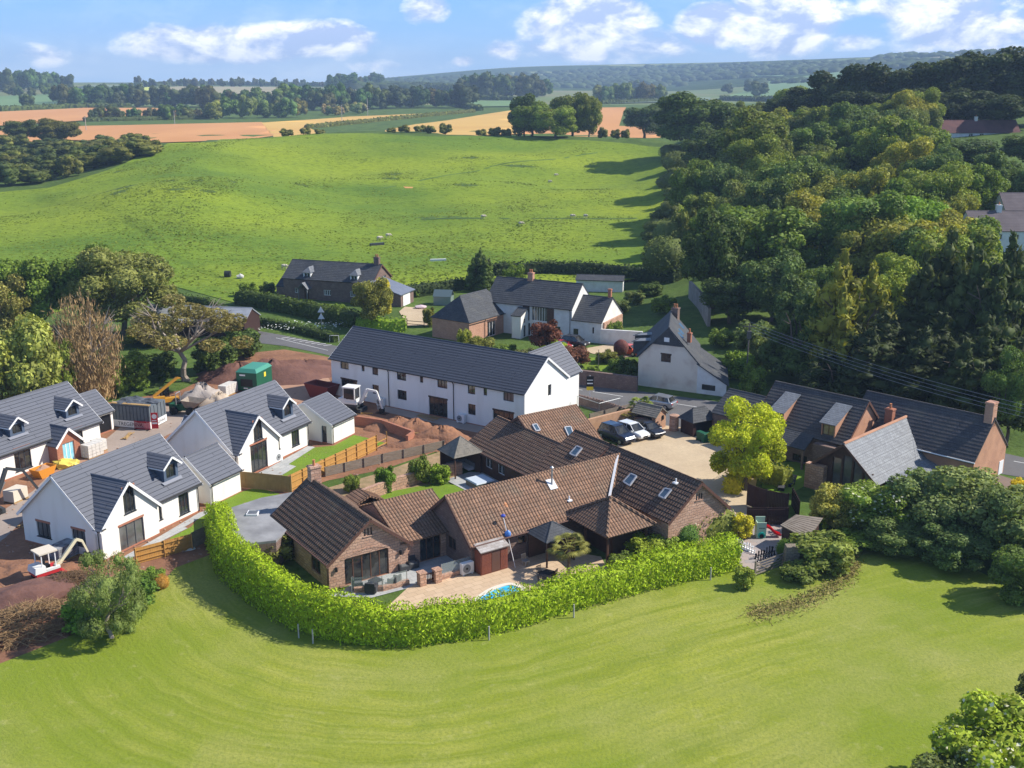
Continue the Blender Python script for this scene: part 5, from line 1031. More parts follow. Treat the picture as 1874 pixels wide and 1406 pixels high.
cols_=[(0.072,0.122,0.042),(0.108,0.155,0.042),(0.143,0.174,0.054),(0.094,0.129,0.054),(0.172,0.193,0.054),(0.064,0.109,0.048),(0.086,0.142,0.036)]
FR=random.Random(21)
for row,(d,lo,hi,n,h0,h1) in enumerate([(215,1290,1560,5,7,10),(238,1280,1700,9,8,12),(262,1300,1720,10,8,12),(290,1330,1700,9,8,13),(322,1380,1680,9,8,13),(355,1420,1700,9,8,13),(385,1400,1690,8,8,13),(165,1400,1560,4,7,10),(475,1320,1500,6,9,14),(178,1580,1760,4,8,11),(192,1640,1770,4,8,11),(225,1600,1800,5,8,12),(250,1700,1880,5,7,10)]):
    for i in range(n):
        px=lo+(hi-lo)*(i+FR.uniform(.15,.85))/n; x,y=D(px,d+FR.uniform(-12,12)); h=FR.uniform(h0,h1)*1.32
        plant(x,y,h*FR.uniform(.8,1.1),h,FR.choice(['broad','fine','tall','broad','loose']),FR.choice(cols_),'%s tree from the left in the %s rank of the hillside wood, counting uphill'%(ordn(i),ordn(row)),group='trees packed on the right hillside',clear=.08)
# --- pasture edge and far trees
for px,d,tp,w_,c,lb in [(972,496,186,75,(.075,.12,.03),'left round tree of the clump on the pasture crest'),(1015,490,192,88,(.11,.165,.035),'bright front tree of the clump on the pasture crest'),(1045,514,166,80,(.085,.12,.03),'tallest tree of the clump on the pasture crest'),(1078,504,172,48,(.10,.135,.035),'right tree of the clump on the pasture crest'),(960,524,172,60,gD,'dark tree behind the clump on the crest'),(43,640,217,58,(.05,.075,.03),'left of two round trees in front of the red field'),(110,630,215,72,(.075,.085,.03),'right of two round trees in front of the red field')]: tree(px,d,tp,w_,'broad',c,lb,clear=.06)
for k_,(px,d,tp) in enumerate(((524,498,235),(558,498,233),(585,498,236),(715,498,233),(740,498,228),(768,498,229),(790,498,229),(815,498,225),(880,498,236),(905,498,232),(925,498,235),(1103,498,232),(1125,498,236),(1145,498,236))):
    tree(px,d,tp,FR.uniform(18,30),'far',(.085,.10,.035),ordn(k_)+' scrubby bush from the left along the crest of the pasture',name='bush',cat='bush',group='scrub on the pasture crest',clear=0,trunk=False)
for i,f in enumerate(sorted(FR.random() for _ in range(76))):
    px=-30+310*f; lo=350-78*f; hi=262-4*f; py=FR.uniform(hi+8,lo+14); x,y=G(px,py)
    plant(x,y,FR.uniform(9,15),FR.uniform(4,7.5),'far' if f<2 else 'shrub',FR.choice([(.06,.085,.03),(.075,.095,.03),(.045,.07,.028),(.085,.10,.035)]),ordn(i)+' scrub bush from the left on the slope left of the pasture','bush','bush','scrub on the slope left of the pasture',clear=0,trunk=False)
def belt(n,p0,p1,b0,b1,h0,h1,c,label,group,w_=(.8,1.2)):
    for i in range(n):
        f=(i+FR.uniform(.1,.9))/n; px=p0+(p1-p0)*f; py=b0+(b1-b0)*f+FR.uniform(-2,2)*.8; x,y=G(px,py); h=FR.uniform(h0,h1)
        plant(x,y,h*FR.uniform(*w_),h,'far',tuple(v*FR.uniform(.75,1.3) for v in c),'%s from the left: %s'%(ordn(i),label),'tree','tree',group,clear=0,trunk=False)
B1=(.045,.075,.03)
belt(14,165,390,221,217,8,14,B1,'tree in the hedge between the two red fields','trees between the two red fields')
belt(22,110,380,194,197,18,27,B1,'tree in the dark belt above the upper red field','trees above the upper red field')
belt(10,380,560,218,214,14,22,(.085,.12,.045),'lighter tree at the end of the red fields','lighter trees at the red field end')
belt(26,370,700,203,200,18,30,B1,'tree in the broad belt behind the ochre field','trees behind the ochre field')
belt(8,590,670,211,207,9,12,(.13,.16,.09),'pale willow beside the ochre field','pale willows beside the ochre field')
belt(12,690,860,198,196,20,30,(.04,.06,.03),'dark tree behind the dark hedgerow in the centre','dark trees behind the central hedgerow')
belt(16,850,1000,178,178,26,40,B1,'tree in the round copse below the wooded hill','trees of the round copse')
belt(12,1095,1215,186,186,20,30,(.07,.10,.045),'hazy tree in the valley right of the pasture clump','hazy valley trees')
belt(12,-40,128,168,164,24,38,B1,'tree in the wood on the left horizon','trees of the wood on the left horizon')
belt(26,250,620,159,158,12,22,(.04,.055,.03),'small tree on the left skyline','small trees on the left skyline')
belt(8,600,700,166,160,24,36,B1,'tree where the hill meets the skyline','trees where the hill meets the skyline')
belt(10,0,250,178,172,12,20,B1,'tree along the far left hedges','trees along the far left hedges')
for px,b,s,lb in((1160,168,34,'lone round tree in the far valley'),(50,197,18,'lone tree in the green crop at far left'),(1372,172,30,'left of two lone trees in the valley fields'),(1388,180,32,'right of two lone trees in the valley fields'),(1330,172,26,'small lone tree in the valley fields'),(905,186,16,'small lone tree in the green strip')):
    x,y=G(px,b); plant(x,y,s,s*.85,'far',(.045,.07,.035),lb,clear=.05,trunk=False)
# far woods read as one mass
iv,if_=ico(); VV=[];FFt=[];b=0
def woodmass(n,p0,p1,q0,q1,sz):
    global b
    for i in range(n):
        f=FR.random(); px=p0+(p1-p0)*f; py=(q0[0]+(q0[1]-q0[0])*f)+FR.random()*((q1[0]+(q1[1]-q1[0])*f)-(q0[0]+(q0[1]-q0[0])*f)); x,y=G(px,py); s=FR.uniform(.7,1.3)*sz; ph=FR.uniform(0,6)
        VV.append(np.array([x,y,T(x,y)])+iv*(1+.15*np.sin(iv@np.array([4,5,3])+ph))[:,None]*np.array([s,s,s*.75])); FFt.append(if_+b); b+=len(iv)
woodmass(900,640,1250,(152,121),(166,160),16); woodmass(800,1250,1874,(120,112),(150,112),15); woodmass(120,1600,1874,(104,92),(112,98),16); woodmass(60,1780,1850,(84,84),(92,92),14); woodmass(60,1370,1500,(150,146),(158,152),11)
me=mesh_np('distant_woods',np.concatenate(VV),np.concatenate(FFt),m_leaf); o=link(bpy.data.objects.new('distant_woods',me)); o.color=(.04,.07,.03,1); tag(o,kind='stuff')
# dry mown grass lying in an arc on the lawn
c=[]
for _ in range(2600):
    f=FR.random(); q0=[(1372,1125),(1440,1112),(1510,1085),(1552,1050),(1562,1030)]; k=f*4; i=min(3,int(k)); px=q0[i][0]+(q0[i+1][0]-q0[i][0])*(k-i)+FR.gauss(0,9); py=q0[i][1]+(q0[i+1][1]-q0[i][1])*(k-i)+FR.gauss(0,9); x,y=Gz(px,py); c.append((x,y,FR.uniform(.03,.14)))
c=np.array(c); Vq=quads(c,rg.normal(size=c.shape)*.6+np.array([0,0,1]),.06,.38); me=mesh_np('dry_grass',Vq,np.arange(len(Vq)).reshape(-1,4),m_twig); o=link(bpy.data.objects.new('dry_grass',me)); o.color=(.20,.19,.10,1); tag(o,kind='stuff')
# tussocks on the pasture, uneven tufts on the mown field
def scatter(name,n,gen,sx,sy,colr,tilt):
    c=[]; 
    while len(c)<n:
        p=gen()
        if p: c.append(p)
    c=np.array(c); Vq=quads(c,rg.normal(size=c.shape)*tilt+np.array([0,-.6,1]),sx,sy,np.array([0,.3,1.])); me=mesh_np(name,Vq,np.arange(len(Vq)).reshape(-1,4),m_tuft); o=link(bpy.data.objects.new(name,me)); o.color=(*colr,1); tag(o,kind='stuff')
m_tuft=leafmat('grass_tufts',trans=.3,dk=.8,lt=1.3)
PASP=[(-20,356),(90,349),(200,316),(300,272),(420,257),(600,250),(760,253),(937,254),(1150,268),(1225,276),(1240,330),(1240,450),(1230,500),(1100,512),(900,520),(740,535),(430,545),(300,515),(0,590),(-20,590)]
PASW=[G(*q) for q in PASP]; _xs=[p[0] for p in PASW]; _ys=[p[1] for p in PASW]
def g1():
    y=FR.uniform(math.sqrt(min(_ys)),math.sqrt(max(_ys)))**2; x=FR.uniform(min(_xs),max(_xs))
    if not inpoly((x,y),PASW): return None
    if math.sin(x*.11+math.sin(y*.05)*2)*math.sin(y*.07+x*.02)+FR.uniform(-.9,.9)<-.25: return None
    return (x,y,T(x,y)+.15)
scatter('pasture_tussocks',46000,g1,.85,.42,(.125,.19,.03),.35)
LWP=[Gz(*q) for q in [(0,1225),(120,1178),(290,1085),(380,1030),(440,1110),(560,1185),(760,1210),(1050,1145),(1345,1065),(1440,1050),(1560,1060),(1700,1060),(1874,1130),(1874,1406),(0,1406)]]
_lx=[p[0] for p in LWP]; _ly=[p[1] for p in LWP]
def g2():
    y=FR.uniform(min(_ly),max(_ly)); x=FR.uniform(min(_lx),max(_lx))
    if not inpoly((x,y),LWP): return None
    if math.sin(x*.35+math.sin(y*.3)*2)*math.sin(y*.41+x*.1)+FR.uniform(-1,1)<.1: return None
    return (x,y,.035)
0 and scatter('lawn_tufts',26000,g2,.10,.22,(.17,.205,.045),.8)
# cow parsley along the verge
c=[]
for _ in range(170):
    x,y=G(FR.uniform(470,640),0.0+FR.uniform(598,612)); c.append((x,y,T(x,y)+FR.uniform(.6,1.1)))
c=np.array(c); Vq=quads(c,rg.normal(size=c.shape)*.3+np.array([0,0,1]),.3,.3); me=mesh_np('verge_flowers',Vq,np.arange(len(Vq)).reshape(-1,4),mat('white_umbels',(.6,.62,.55),rough=.9)); o=link(bpy.data.objects.new('verge_flowers',me)); tag(o,kind='stuff')
# haze
d_=8600.
mb=MB(); mb.box(-7600,7600,-300,7600,-60,240); hz=mb.build('haze',bpy.data.materials.new('haze')); hm=hz.data.materials[0]; hm.use_nodes=True; t=NT(hm.node_tree); t.n.clear(); ou=t.new('ShaderNodeOutputMaterial'); pv_=t.new('ShaderNodeVolumePrincipled'); pv_.inputs['Density'].default_value=.00016; pv_.inputs['Color'].default_value=(.52,.72,1,1); pv_.inputs['Anisotropy'].default_value=.0
t.l.new(pv_.outputs[0],ou.inputs['Volume']); tag(hz,kind='stuff')
for i,(px,py,h_) in enumerate(((1232,292,6),(1238,312,7),(1242,332,5),(1240,352,7),(1236,372,5),(1226,392,4),(1214,410,4),(1204,428,4),(1196,446,3.5),(1200,468,3.5),(1206,490,3.5))):
    x,y=G(px,py); plant(x,y,h_*FR.uniform(1.5,2.1),h_,FR.choice(['shrub','dome','shrub']),(.075,.105,.04),ordn(i)+' bush down the right hand edge of the pasture, counting downhill','shrub','shrub','bushes down the right edge of the pasture',clear=0,trunk=False)
# ------------------------------------------------------------ objects
def at(px,py): x,y=G(px,py); return (x,y,T(x,y))
def rz(azd): return R(90-azd)
def azof(a,b): A=G(*a);B=G(*b); return math.degrees(math.atan2(B[0]-A[0],B[1]-A[1]))
m_tyre=mat('tyre_rubber',(.02,.02,.02),rough=.9); m_rim=mat('alloy',(.45,.45,.47),rough=.35,metal=.8); m_lamp=mat('lamp_glass',(.75,.78,.8),rough=.1,spec=.8); m_red=mat('red_lens',(.5,.02,.02),rough=.2)
def paint(n,c,metal=.3): return mat(n,c,rough=.28,metal=metal,spec=.5,coat=.6)
def loft(mb,st):
    """st: (x, half width, z bottom, z mid, z top, top half width)"""
    vs=[];k=8
    for x,w_,zb,zm,zt,wt in st: vs+=[(x,-w_*.9,zb),(x,-w_,zm*.6+zb*.4),(x,-w_*.98,zm),(x,-wt,zt),(x,wt,zt),(x,w_*.98,zm),(x,w_,zm*.6+zb*.4),(x,w_*.9,zb)]
    n=len(st); fs=[(i*k+j,(i+1)*k+j,(i+1)*k+(j+1)%k,i*k+(j+1)%k) for i in range(n-1) for j in range(k)]+[[j for j in range(k)],[(n-1)*k+j for j in range(k)][::-1]]
    mb.add(vs,fs)
def car(label,px,py,azd,m,L=4.4,W_=1.84,Hh=1.6,group=None,hood=.95,estate=True,name='parked_car'):
    x,y,z=at(px,py); t=thing(name,label,'car',(x,y,z+.03),rz(azd),group); f=L/2; w_=W_/2; b=MB(); bl=hood+.06
    loft(b,[(-f,w_*.82,.42,.75,.86,w_*.7),(-f+.12,w_*.93,.3,.85,.98,w_*.82),(-f+.6,w_,.24,.9,bl,w_*.88),(-.2,w_,.22,.88,bl,w_*.9),(.55,w_,.22,.86,bl-.02,w_*.9),(f-.9,w_*.99,.24,.8,hood,w_*.86),(f-.25,w_*.93,.28,.68,hood-.12,w_*.78),(f,w_*.8,.38,.6,.68,w_*.66)]); o=b.build('body',m,t,smooth=False)
    md=o.modifiers.new('round','BEVEL'); md.width=.05; md.segments=2; md.limit_method='ANGLE'; md.angle_limit=R(20)
    g=MB(); r0=-f+.35 if estate else -f+.9
    q=[(r0,bl-.03),(r0+.28,Hh-.12),(-.1,Hh-.02),(.35,Hh-.06),(1.15,bl-.05)]
    sec=[(r0,.80,bl-.02,.80),(r0+.3,.70,Hh-.1,.70)]
    vs=[]
    for xx,zz in q: k=.86-.18*(zz-bl)/(Hh-bl); vs+=[(xx,-w_*k,zz),(xx,w_*k,zz)]
    vs+=[(-.1,-w_*.88,bl-.03),(-.1,w_*.88,bl-.03)]
    g.add(vs,[(0,1,3,2),(2,3,5,4),(4,5,7,6),(6,7,9,8),(0,2,10),(2,4,10),(4,6,10),(6,8,10),(1,11,3),(3,11,5),(5,11,7),(7,11,9)]); g.build('window',m_glass,t)
    rf=MB(); k=.68; rf.add([(r0+.25,-w_*k,Hh-.09),(-.1,-w_*k,Hh+.01),(.42,-w_*k,Hh-.05),(r0+.25,w_*k,Hh-.09),(-.1,w_*k,Hh+.01),(.42,w_*k,Hh-.05)],[(0,1,4,3),(1,2,5,4)])
    for s in(-1,1):
        for a,c in(((r0+.28,Hh-.1),(r0,bl)),((.38,Hh-.06),(1.12,bl)),((-.15,Hh),(-.15,bl))): rf.bar((a[0],s*w_*.69,a[1]),(c[0],s*w_*.88,c[1]),.07,.05)
        rf.bar((r0+.25,s*w_*.69,Hh-.08),(.42,s*w_*.69,Hh-.04),.07,.06)
    rf.build('roof',m,t)
    for sx in(-1,1):
        for sy in(-1,1):
            tt=MB(); cx=sx*(f-.85); tt.cyl((cx,sy*(w_-.2),.33),(cx,sy*(w_+.02),.33),.34,.34,16); o=tt.build('wheel',m_tyre,t); rr=MB(); rr.cyl((cx,sy*(w_+.0),.33),(cx,sy*(w_+.035),.33),.22,.2,10); rr.build('rim',m_rim,o)
    for sy in(-1,1):
        h=MB(); h.box(f-.28,f-.02,sy*w_*.62-.16,sy*w_*.62+.16,.62,.76); h.build('headlight',m_lamp,t); h=MB(); h.box(-f+.0,-f+.12,sy*w_*.68-.13,sy*w_*.68+.13,.7,.9); h.build('tail_light',m_red,t); h=MB(); h.box(.95,1.1,sy*(w_+.1)-.09,sy*(w_+.1)+.09,bl-.06,bl+.08); h.build('wing_mirror',m,t)
    g=MB(); g.box(f-.1,f+.02,-.35,.35,.42,.6); g.build('grille',m_black,t); return t
ydg='cars parked in the gravel yard'
car('silver car driving on the road past the small slate hut',1205,745,-55,paint('silver_paint',(.42,.44,.47),.7),name='car')
car('dark blue off road car nearest the brown roof in the yard',1128,806,142,paint('navy_paint',(.012,.018,.045)),4.7,1.95,1.85,ydg,1.08)
car('white car between two dark cars in the yard',1156,799,142,paint('white_paint',(.68,.69,.70),0),4.4,1.84,1.62,ydg)
car('black car nearest the slate hut in the yard',1185,795,146,paint('black_car_paint',(.015,.014,.018)),4.5,1.84,1.5,ydg)
car('dark purple grey car half hidden between black car and wall',1180,787,146,paint('plum_paint',(.035,.022,.03)),4.2,1.8,1.45,ydg)
car('dark grey car parked against the whitewashed annex',1052,634,125,paint('graphite_paint',(.04,.036,.042)),4.5,1.85,1.65)
car('red car beside the purple shrub, under the dark grey car',1024,640,120,paint('red_paint',(.35,.02,.02),0),3.9,1.7,1.45)
car('orange red car half behind the round rusty ornament',1151,649,125,paint('orange_paint',(.62,.10,.03),0),3.9,1.7,1.5)
x,y,z=at(1136,655); t=thing('garden_ornament','round rusty ornament beside the orange red car','ornament',(x,y,z)); mb=MB(); mb.blob((0,0,1.5),(1.15,1.0,1.2),3,.03); mb.build('globe',mat('rusty_metal',(.16,.05,.04),(.10,.035,.03),3,.8),t); mb=MB(); mb.lathe([(.7,0),(.35,.3),(.4,.6)],12); mb.build('plinth',m_darkstone,t)
# heat pumps
hp=thing('heat_pump','white heat pump against the side wall of the middle bungalow','heat pump',(0,0,0),0,'white heat pumps'); mb=MB(); mb.box(-.55,.55,-.2,.2,.1,1.05); mb.box(-.45,-.35,-.2,.2,0,.1); mb.box(.35,.45,-.2,.2,0,.1); mb.build('casing',m_white,hp)
mb=MB(); mb.cyl((-.12,-.2,.58),(-.12,-.225,.58),.36,.36,18); mb.build('fan_grille',mat('fan_grey',(.25,.26,.27),rough=.5),hp); mb=MB(); mb.cyl((-.12,-.226,.58),(-.12,-.25,.58),.1,.1,10); mb.build('fan_hub',m_black,hp)
def puthp(o,fr,x,y,az_,label=None): w_=fr.w(x,y); o.location=(w_[0],w_[1],.05); o.rotation_euler=(0,0,rz(az_)); 
l3=H3.loc(G(520,848)); puthp(hp,H3,l3[0],.18,26.5)
for fr,px,yy,a_,lb in((TF,(839,777),-.35,124,'white heat pump at the right of the white terrace, beside the far patio door'),(TF,(697,744),-.35,124,'white heat pump behind the digger arm on the terrace'),(C,(855,1048),None,55.5,'white heat pump beside the louvred shed')):
    l=fr.loc(G(*px)); c_=copytree(hp,label=lb); puthp(c_,fr,l[0],yy if yy is not None else -2.6,a_); 
    if yy is None: w_=fr.w(10.6,-3.2); c_.location=(w_[0],w_[1],.05); c_.rotation_euler=(0,0,rz(55.5))
# fences
m_fence=mat('new_orange_timber',(.52,.28,.075),(.45,.235,.065),2,.8,stretch=(3,3,.3)); m_fence2=mat('weathered_timber',(.40,.26,.11),(.34,.215,.09),2,.85); m_dkt=mat('dark_stained_timber',(.040,.018,.016),(.05,.025,.02),2,.7); m_greyt=mat('grey_timber',(.25,.21,.17),(.19,.155,.12),1.5,.9,stretch=(1,1,4))
def fence(pts,h,label,m,posts=2.4,side=1,name='fence',boards=True,proud=.06,cat='fence',hboards=False,pm=None):
    P=[Vector(P_(q)) for q in pts]; z=T(*P[0]); t=thing(name,label,cat,(P[0].x,P[0].y,z)); o0=P[0]; mb=MB(); rl=MB(); ps=[]
    for a,b in zip(P[:-1],P[1:]):
        a=a-o0;b=b-o0; d=(b-a); L=d.length; d/=L; n=Vector((d.y,-d.x))*side
        k=int(L/.15)+1
        if boards and not hboards:
            for i in range(k): 
                c=a+d*(i*L/k); e=a+d*((i+.93)*L/k); th=.02+.012*(i%2); q=[c-n*th,e-n*th,e+n*.01,c+n*.01]; mb.add([(p.x,p.y,.06) for p in q]+[(p.x,p.y,h) for p in q],[(0,1,2,3),(4,7,6,5),(0,4,5,1),(1,5,6,2),(2,6,7,3),(3,7,4,0)])
        if hboards:
            kk=int(h/.16)
            for i in range(kk): zz=.06+i*h/kk; mb.bar((a.x,a.y,zz+.07),(b.x,b.y,zz+.07),.03,.145)
        if not hboards:
            for zz in((.35,h*.55,h-.2) if boards else (.4,.9)): c=a+n*proud;e=b+n*proud; rl.bar((c.x,c.y,zz),(e.x,e.y,zz),.05,.09)
        np_=max(1,round(L/posts))
        for i in range(np_+1): 
            c=a+d*(L*i/np_)+n*proud; ps.append((c.x,c.y))
    if mb.v: mb.build('boards',m,t)
    if rl.v: rl.build('rails',pm or m,t)
    for c in ps[:90]: 
        q=MB(); q.box(c[0]-.055,c[0]+.055,c[1]-.055,c[1]+.055,0,h+.06); q.build('post',pm or m,t)
    return t
fence([(533,900),(595,870),(689,825)],1.75,'orange panel fence with posts between the two bungalow gardens',m_fence,1.9)
fence([(689,825),(707,816)],1.6,'open two rail end of the orange fence beside the brick wall',m_fence,1.9,boards=False)
fence([(436,893),(480,897),(533,903)],1.75,'plain boarded fence between garage and brown roof',m_fence2,2.4,side=-1)
fence([(249,1034),(352,1006)],1.45,'short orange fence beside the nearest bungalow, at the lawn edge',m_fence,2.6)
fence([(352,1006),(392,985),(390,950)],1.5,'shaded grey fence joining the laurel hedge',m_greyt,2.4,hboards=True)
fence([(1366,925),(1400,938),(1440,945)],2.2,'tall dark brown fence below the golden hedge',m_dkt,2.4,side=-1)
fence([(1366,961),(1440,962)],1.7,'dark brown boarded gate behind the toy playhouse',m_dkt,1.5,name='gate',cat='gate')
fence([(1450,925),(1462,950)],1.7,'dark slatted screen at the side of the timber shed',m_dkt,.5)
fence([(595,873),(700,848),(812,823)],1.0,'low grey sleeper wall at the edge of the building site',m_greyt,2.4,hboards=True,name='sleeper_wall',cat='retaining wall')
fence([(1078,776),(1160,755)],1.2,'grey horizontal board fence above the yard wall',m_greyt,2.4,hboards=True)
def wall_thing(pts,h,th,label,m,name='garden_wall',cat='wall',cap=None,z0=0):
    P=[Vector(P_(q)) for q in pts]; o0=P[0]; t=thing(name,label,cat,(o0.x,o0.y,T(*o0))); mb=MB(); cb=MB()
    for a,b in zip(P[:-1],P[1:]):
        za=T(*a)-T(*o0); zb=T(*b)-T(*o0); a=a-o0;b=b-o0; d=(b-a).normalized(); n=Vector((d.y,-d.x))*th/2; L=(b-a).length
        q=[a-n,b-n,b+n,a+n]; zz=[za,zb,zb,za]; vs=[(p.x,p.y,z-.3) for p,z in zip(q,zz)]+[(p.x,p.y,z+h) for p,z in zip(q,zz)]
        for f,uv in(((0,1,5,4),[(0,0),(L,0),(L,h),(0,h)]),((2,3,7,6),[(0,0),(L,0),(L,h),(0,h)]),((4,5,6,7),[(0,0),(L,0),(L,th),(0,th)]),((1,2,6,5),[(0,0),(th,0),(th,h),(0,h)]),((3,0,4,7),[(0,0),(th,0),(th,h),(0,h)])):
            mb.add([vs[i] for i in f],[(0,1,2,3)],uv)
        if cap:
            k=max(1,int(L/.45))
            for i in range(k): c=a.lerp(b,(i+.5)/k); zc=za+(zb-za)*(i+.5)/k+h; cb.blob((c.x,c.y,zc+.06),(.22,.2,.14),1,.2,i)
    mb.build('wall_face',m,t)
    if cap: cb.build('coping_stones',cap,t)
    return t
wall_thing([(1047,702),(1110,710),(1166,717)],2.0,.5,'dark roadside wall below the cottage garden',m_darkstone)
wall_thing([(1052,738),(1100,750),(1160,770)],1.1,.5,'low rubble wall with coping stones on the near side of the road',m_darkstone,cap=m_darkstone)
wall_thing([(1075,797),(1120,785),(1160,775)],1.9,.35,'sunlit orange brick wall behind the parked cars',brickmat('orange_old_brick',(.50,.27,.15),(.58,.34,.20),(.40,.30,.22),.25,.09,.012,distort=.05,bump=.4))
wall_thing([(647,777),(700,785),(757,806),(745,815)],1.1,.3,'low red brick wall between lawn and soil heaps',m_brick)
wall_thing([(1098,629),(1175,634)],2.3,.35,'whitewashed wall in shade between annex and white cottage',m_whitewash)
wall_thing([(1262,545),(1280,565),(1297,598)],3,.5,'tall pale stone garden wall behind the white cottage',mat('pale_old_wall',(.33,.29,.26),(.24,.21,.19),.8,.95,bump=.5))
wall_thing([(650,925),(720,898),(800,875),(845,868)],1.3,.4,'sandstone rubble bank wall behind the inner lawn',m_sandstone)
wall_thing([(648,1085),(700,1082),(748,1070)],.45,.35,'low stone patio wall left of the picket gate',m_sandstone); wall_thing([(806,1062),(860,1046)],.45,.35,'low stone patio wall right of the picket gate',m_sandstone)
for px,py,lb in((772,1072,'square stone pillar left of the picket gate'),(800,1066,'square stone pillar right of the picket gate')):
    x,y,z=at(px,py); mb=MB(); mb.box(-.28,.28,-.28,.28,0,1.1); mb.box(-.33,.33,-.33,.33,1.1,1.2); o=mb.build('stone_pillar',m_sandstone,None,loc=(x,y,z)); o.rotation_euler=(0,0,rz(55)); tag(o,lb,'pillar')
t=fence([(776,1071),(797,1066)],.95,'small dark picket gate between two stone pillars',m_dkt,1.1,boards=False,name='picket_gate',cat='gate'); mb=MB(); A_=Vector(G(776,1071));B_=Vector(G(797,1066))-A_
for i in range(8): p=B_*(i+.5)/8; mb.box(p.x-.03,p.x+.03,p.y-.02,p.y+.02,.1,.95)
mb.build('pickets',m_dkt,t)
m_clear=bpy.data.materials.new('clear_glass'); m_clear.use_nodes=True; p_=m_clear.node_tree.nodes['Principled BSDF']; p_.inputs['Base Color'].default_value=(.6,.7,.65,1); p_.inputs['Alpha'].default_value=.28; p_.inputs['Roughness'].default_value=.05
for pts,lb in(([(644,1086),(700,1083),(745,1072)],'clear glass screen on the low wall beside the armchairs'),([(808,1061),(862,1046)],'clear glass screen on the low wall beside the heat pump')):
    P=[Vector(G(*q)) for q in pts]; mb=MB(); o0=P[0]; t=thing('glass_screen',lb,'glass screen',(o0.x,o0.y,0))
    for a,b in zip(P[:-1],P[1:]): a=a-o0;b=b-o0; mb.add([(a.x,a.y,.45),(b.x,b.y,.45),(b.x,b.y,1.35),(a.x,a.y,1.35)],[(0,1,2,3)])
    mb.build('glass',m_clear,t)
    for a in P: q=MB(); a=a-o0; q.cyl((a.x,a.y,0),(a.x,a.y,1.35),.03,.03,6); q.build('post',m_steel,t)
# gazebos and sheds
def gazebo(fr,cx,cy,hw,hd,he,ha,label,m,back=True):
    t=thing('gazebo',label,'gazebo',(*fr.w(cx,cy),.05),R(90-fr.A)); mb=MB(); c_=[(-hw,-hd,he),(hw,-hd,he),(hw,hd,he),(-hw,hd,he)]
    for i in range(4): roofplane(mb,c_[i],c_[(i+1)%4],(0,0,ha),(0,0,ha),.25,.015,.06); ridgecap(mb,Vector(c_[i])+Vector((0,0,.05)),Vector((0,0,ha+.04)),.06)
    mb.build('roof',m,t)
    for sx in(-1,1):
        for sy in(-1,1): q=MB(); q.box(sx*(hw-.25)-.06,sx*(hw-.25)+.06,sy*(hd-.25)-.06,sy*(hd-.25)+.06,0,he+.1); q.build('post',m_brown,t)
    if back: q=MB(); q.box(-hw+.3,hw-.3,hd-.3,hd-.26,0,he); q.box(hw-.3,hw-.26,-hd+.3,hd-.3,0,he); q.build('back_wall',m_brown,t)
    return t
m_shingle=mat('grey_shingles',(.22,.20,.17),(.15,.14,.12),2.5,.9,bump=.4)
gazebo(C,22.75,17.3,1.75,1.65,2.3,3.9,'square gazebo with weathered shingle roof on the inner patio',m_shingle)
gazebo(C,18.0,-4.7,1.65,1.5,2.3,3.35,'dark gazebo with slate grey pyramid roof beside the pool palm',m_slate)
x,y=C.w(22.9,17.6); t=thing('garden_sofa','pale cushioned corner sofa under the shingle gazebo','sofa',(x,y,.08),R(34.5)); mb=MB(); mb.box(-1.1,1.1,.3,.9,.15,.42); mb.box(.5,1.1,-.8,.3,.15,.42); mb.build('seat',mat('pale_cushion',(.55,.56,.58),rough=.9),t); mb=MB(); mb.box(-1.1,1.1,.9,1.1,.15,.85); mb.box(1.1,1.25,-.8,1.1,.15,.85); mb.build('backrest',mat('grey_rattan',(.2,.2,.21),rough=.8),t)
x,y=C.w(22.3,13.0); t=thing('hot_tub','low square hot tub with pale cover on the inner patio','hot tub',(x,y,.08),R(34.5)); mb=MB(); mb.box(-1.0,1.0,-1.0,1.0,0,.55); mb.build('tub',m_greyt,t); mb=MB(); mb.box(-1.08,1.08,-1.08,1.08,.55,.68,(-1.0,1.0,-1.0,1.0)); mb.build('cover',mat('pale_blue_cover',(.48,.54,.60),rough=.6),t)
m_louv=mat('red_brown_boards',(.23,.075,.045),(.19,.06,.04),3,.7)
t=thing('louvred_shed','red brown louvred shed with patchwork slab roof beside the pool terrace','shed',(*C.w(11.35,-4.15),.03),R(34.5)); mb=MB(); mb.box(0,2.6,0,.95,0,2.05,(0,2.6,0,.95)); mb.build('wall',m_louv,t)
mb=MB()
for i in range(14): 
    zz=.15+i*.13; mb.box(.08,.98,-.03,0,zz,zz+.1)
mb.build('louvres',m_louv,t); mb=MB()
for i in range(14): mb.box(1.9,2.5,-.03,0,.15+i*.13,.25+i*.13)
mb.build('louvres',m_louv,t); mb=MB(); mb.box(1.05,1.82,-.025,0,.1,1.95); mb.build('door',m_bargebr,t)
mb=MB(); mb.add([(-.1,-.15,2.08),(2.7,-.15,2.08),(2.7,1.0,2.5),(-.1,1.0,2.5),(-.1,-.15,2.0),(2.7,-.15,2.0),(2.7,1.0,2.42),(-.1,1.0,2.42)],[(0,1,2,3),(7,6,5,4),(0,4,5,1),(1,5,6,2),(2,6,7,3),(3,7,4,0)],[(0,0),(2.8,0),(2.8,1.2),(0,1.2)]*2); mb.build('roof',brickmat('patchwork_slabs',(.45,.42,.40),(.28,.23,.20),(.2,.17,.15),.4,.25,.01),t)
t=thing('flat_roofed_outbuilding','flat grey felt roofed outbuilding between laurel hedge and chimney wing','outbuilding',(0,0,0)); q=[Gz(393,940,2.4),Gz(478,912,2.4),Gz(545,900,2.4),Gz(572,925,2.4),Gz(505,990,2.4),Gz(420,1000,2.4)]
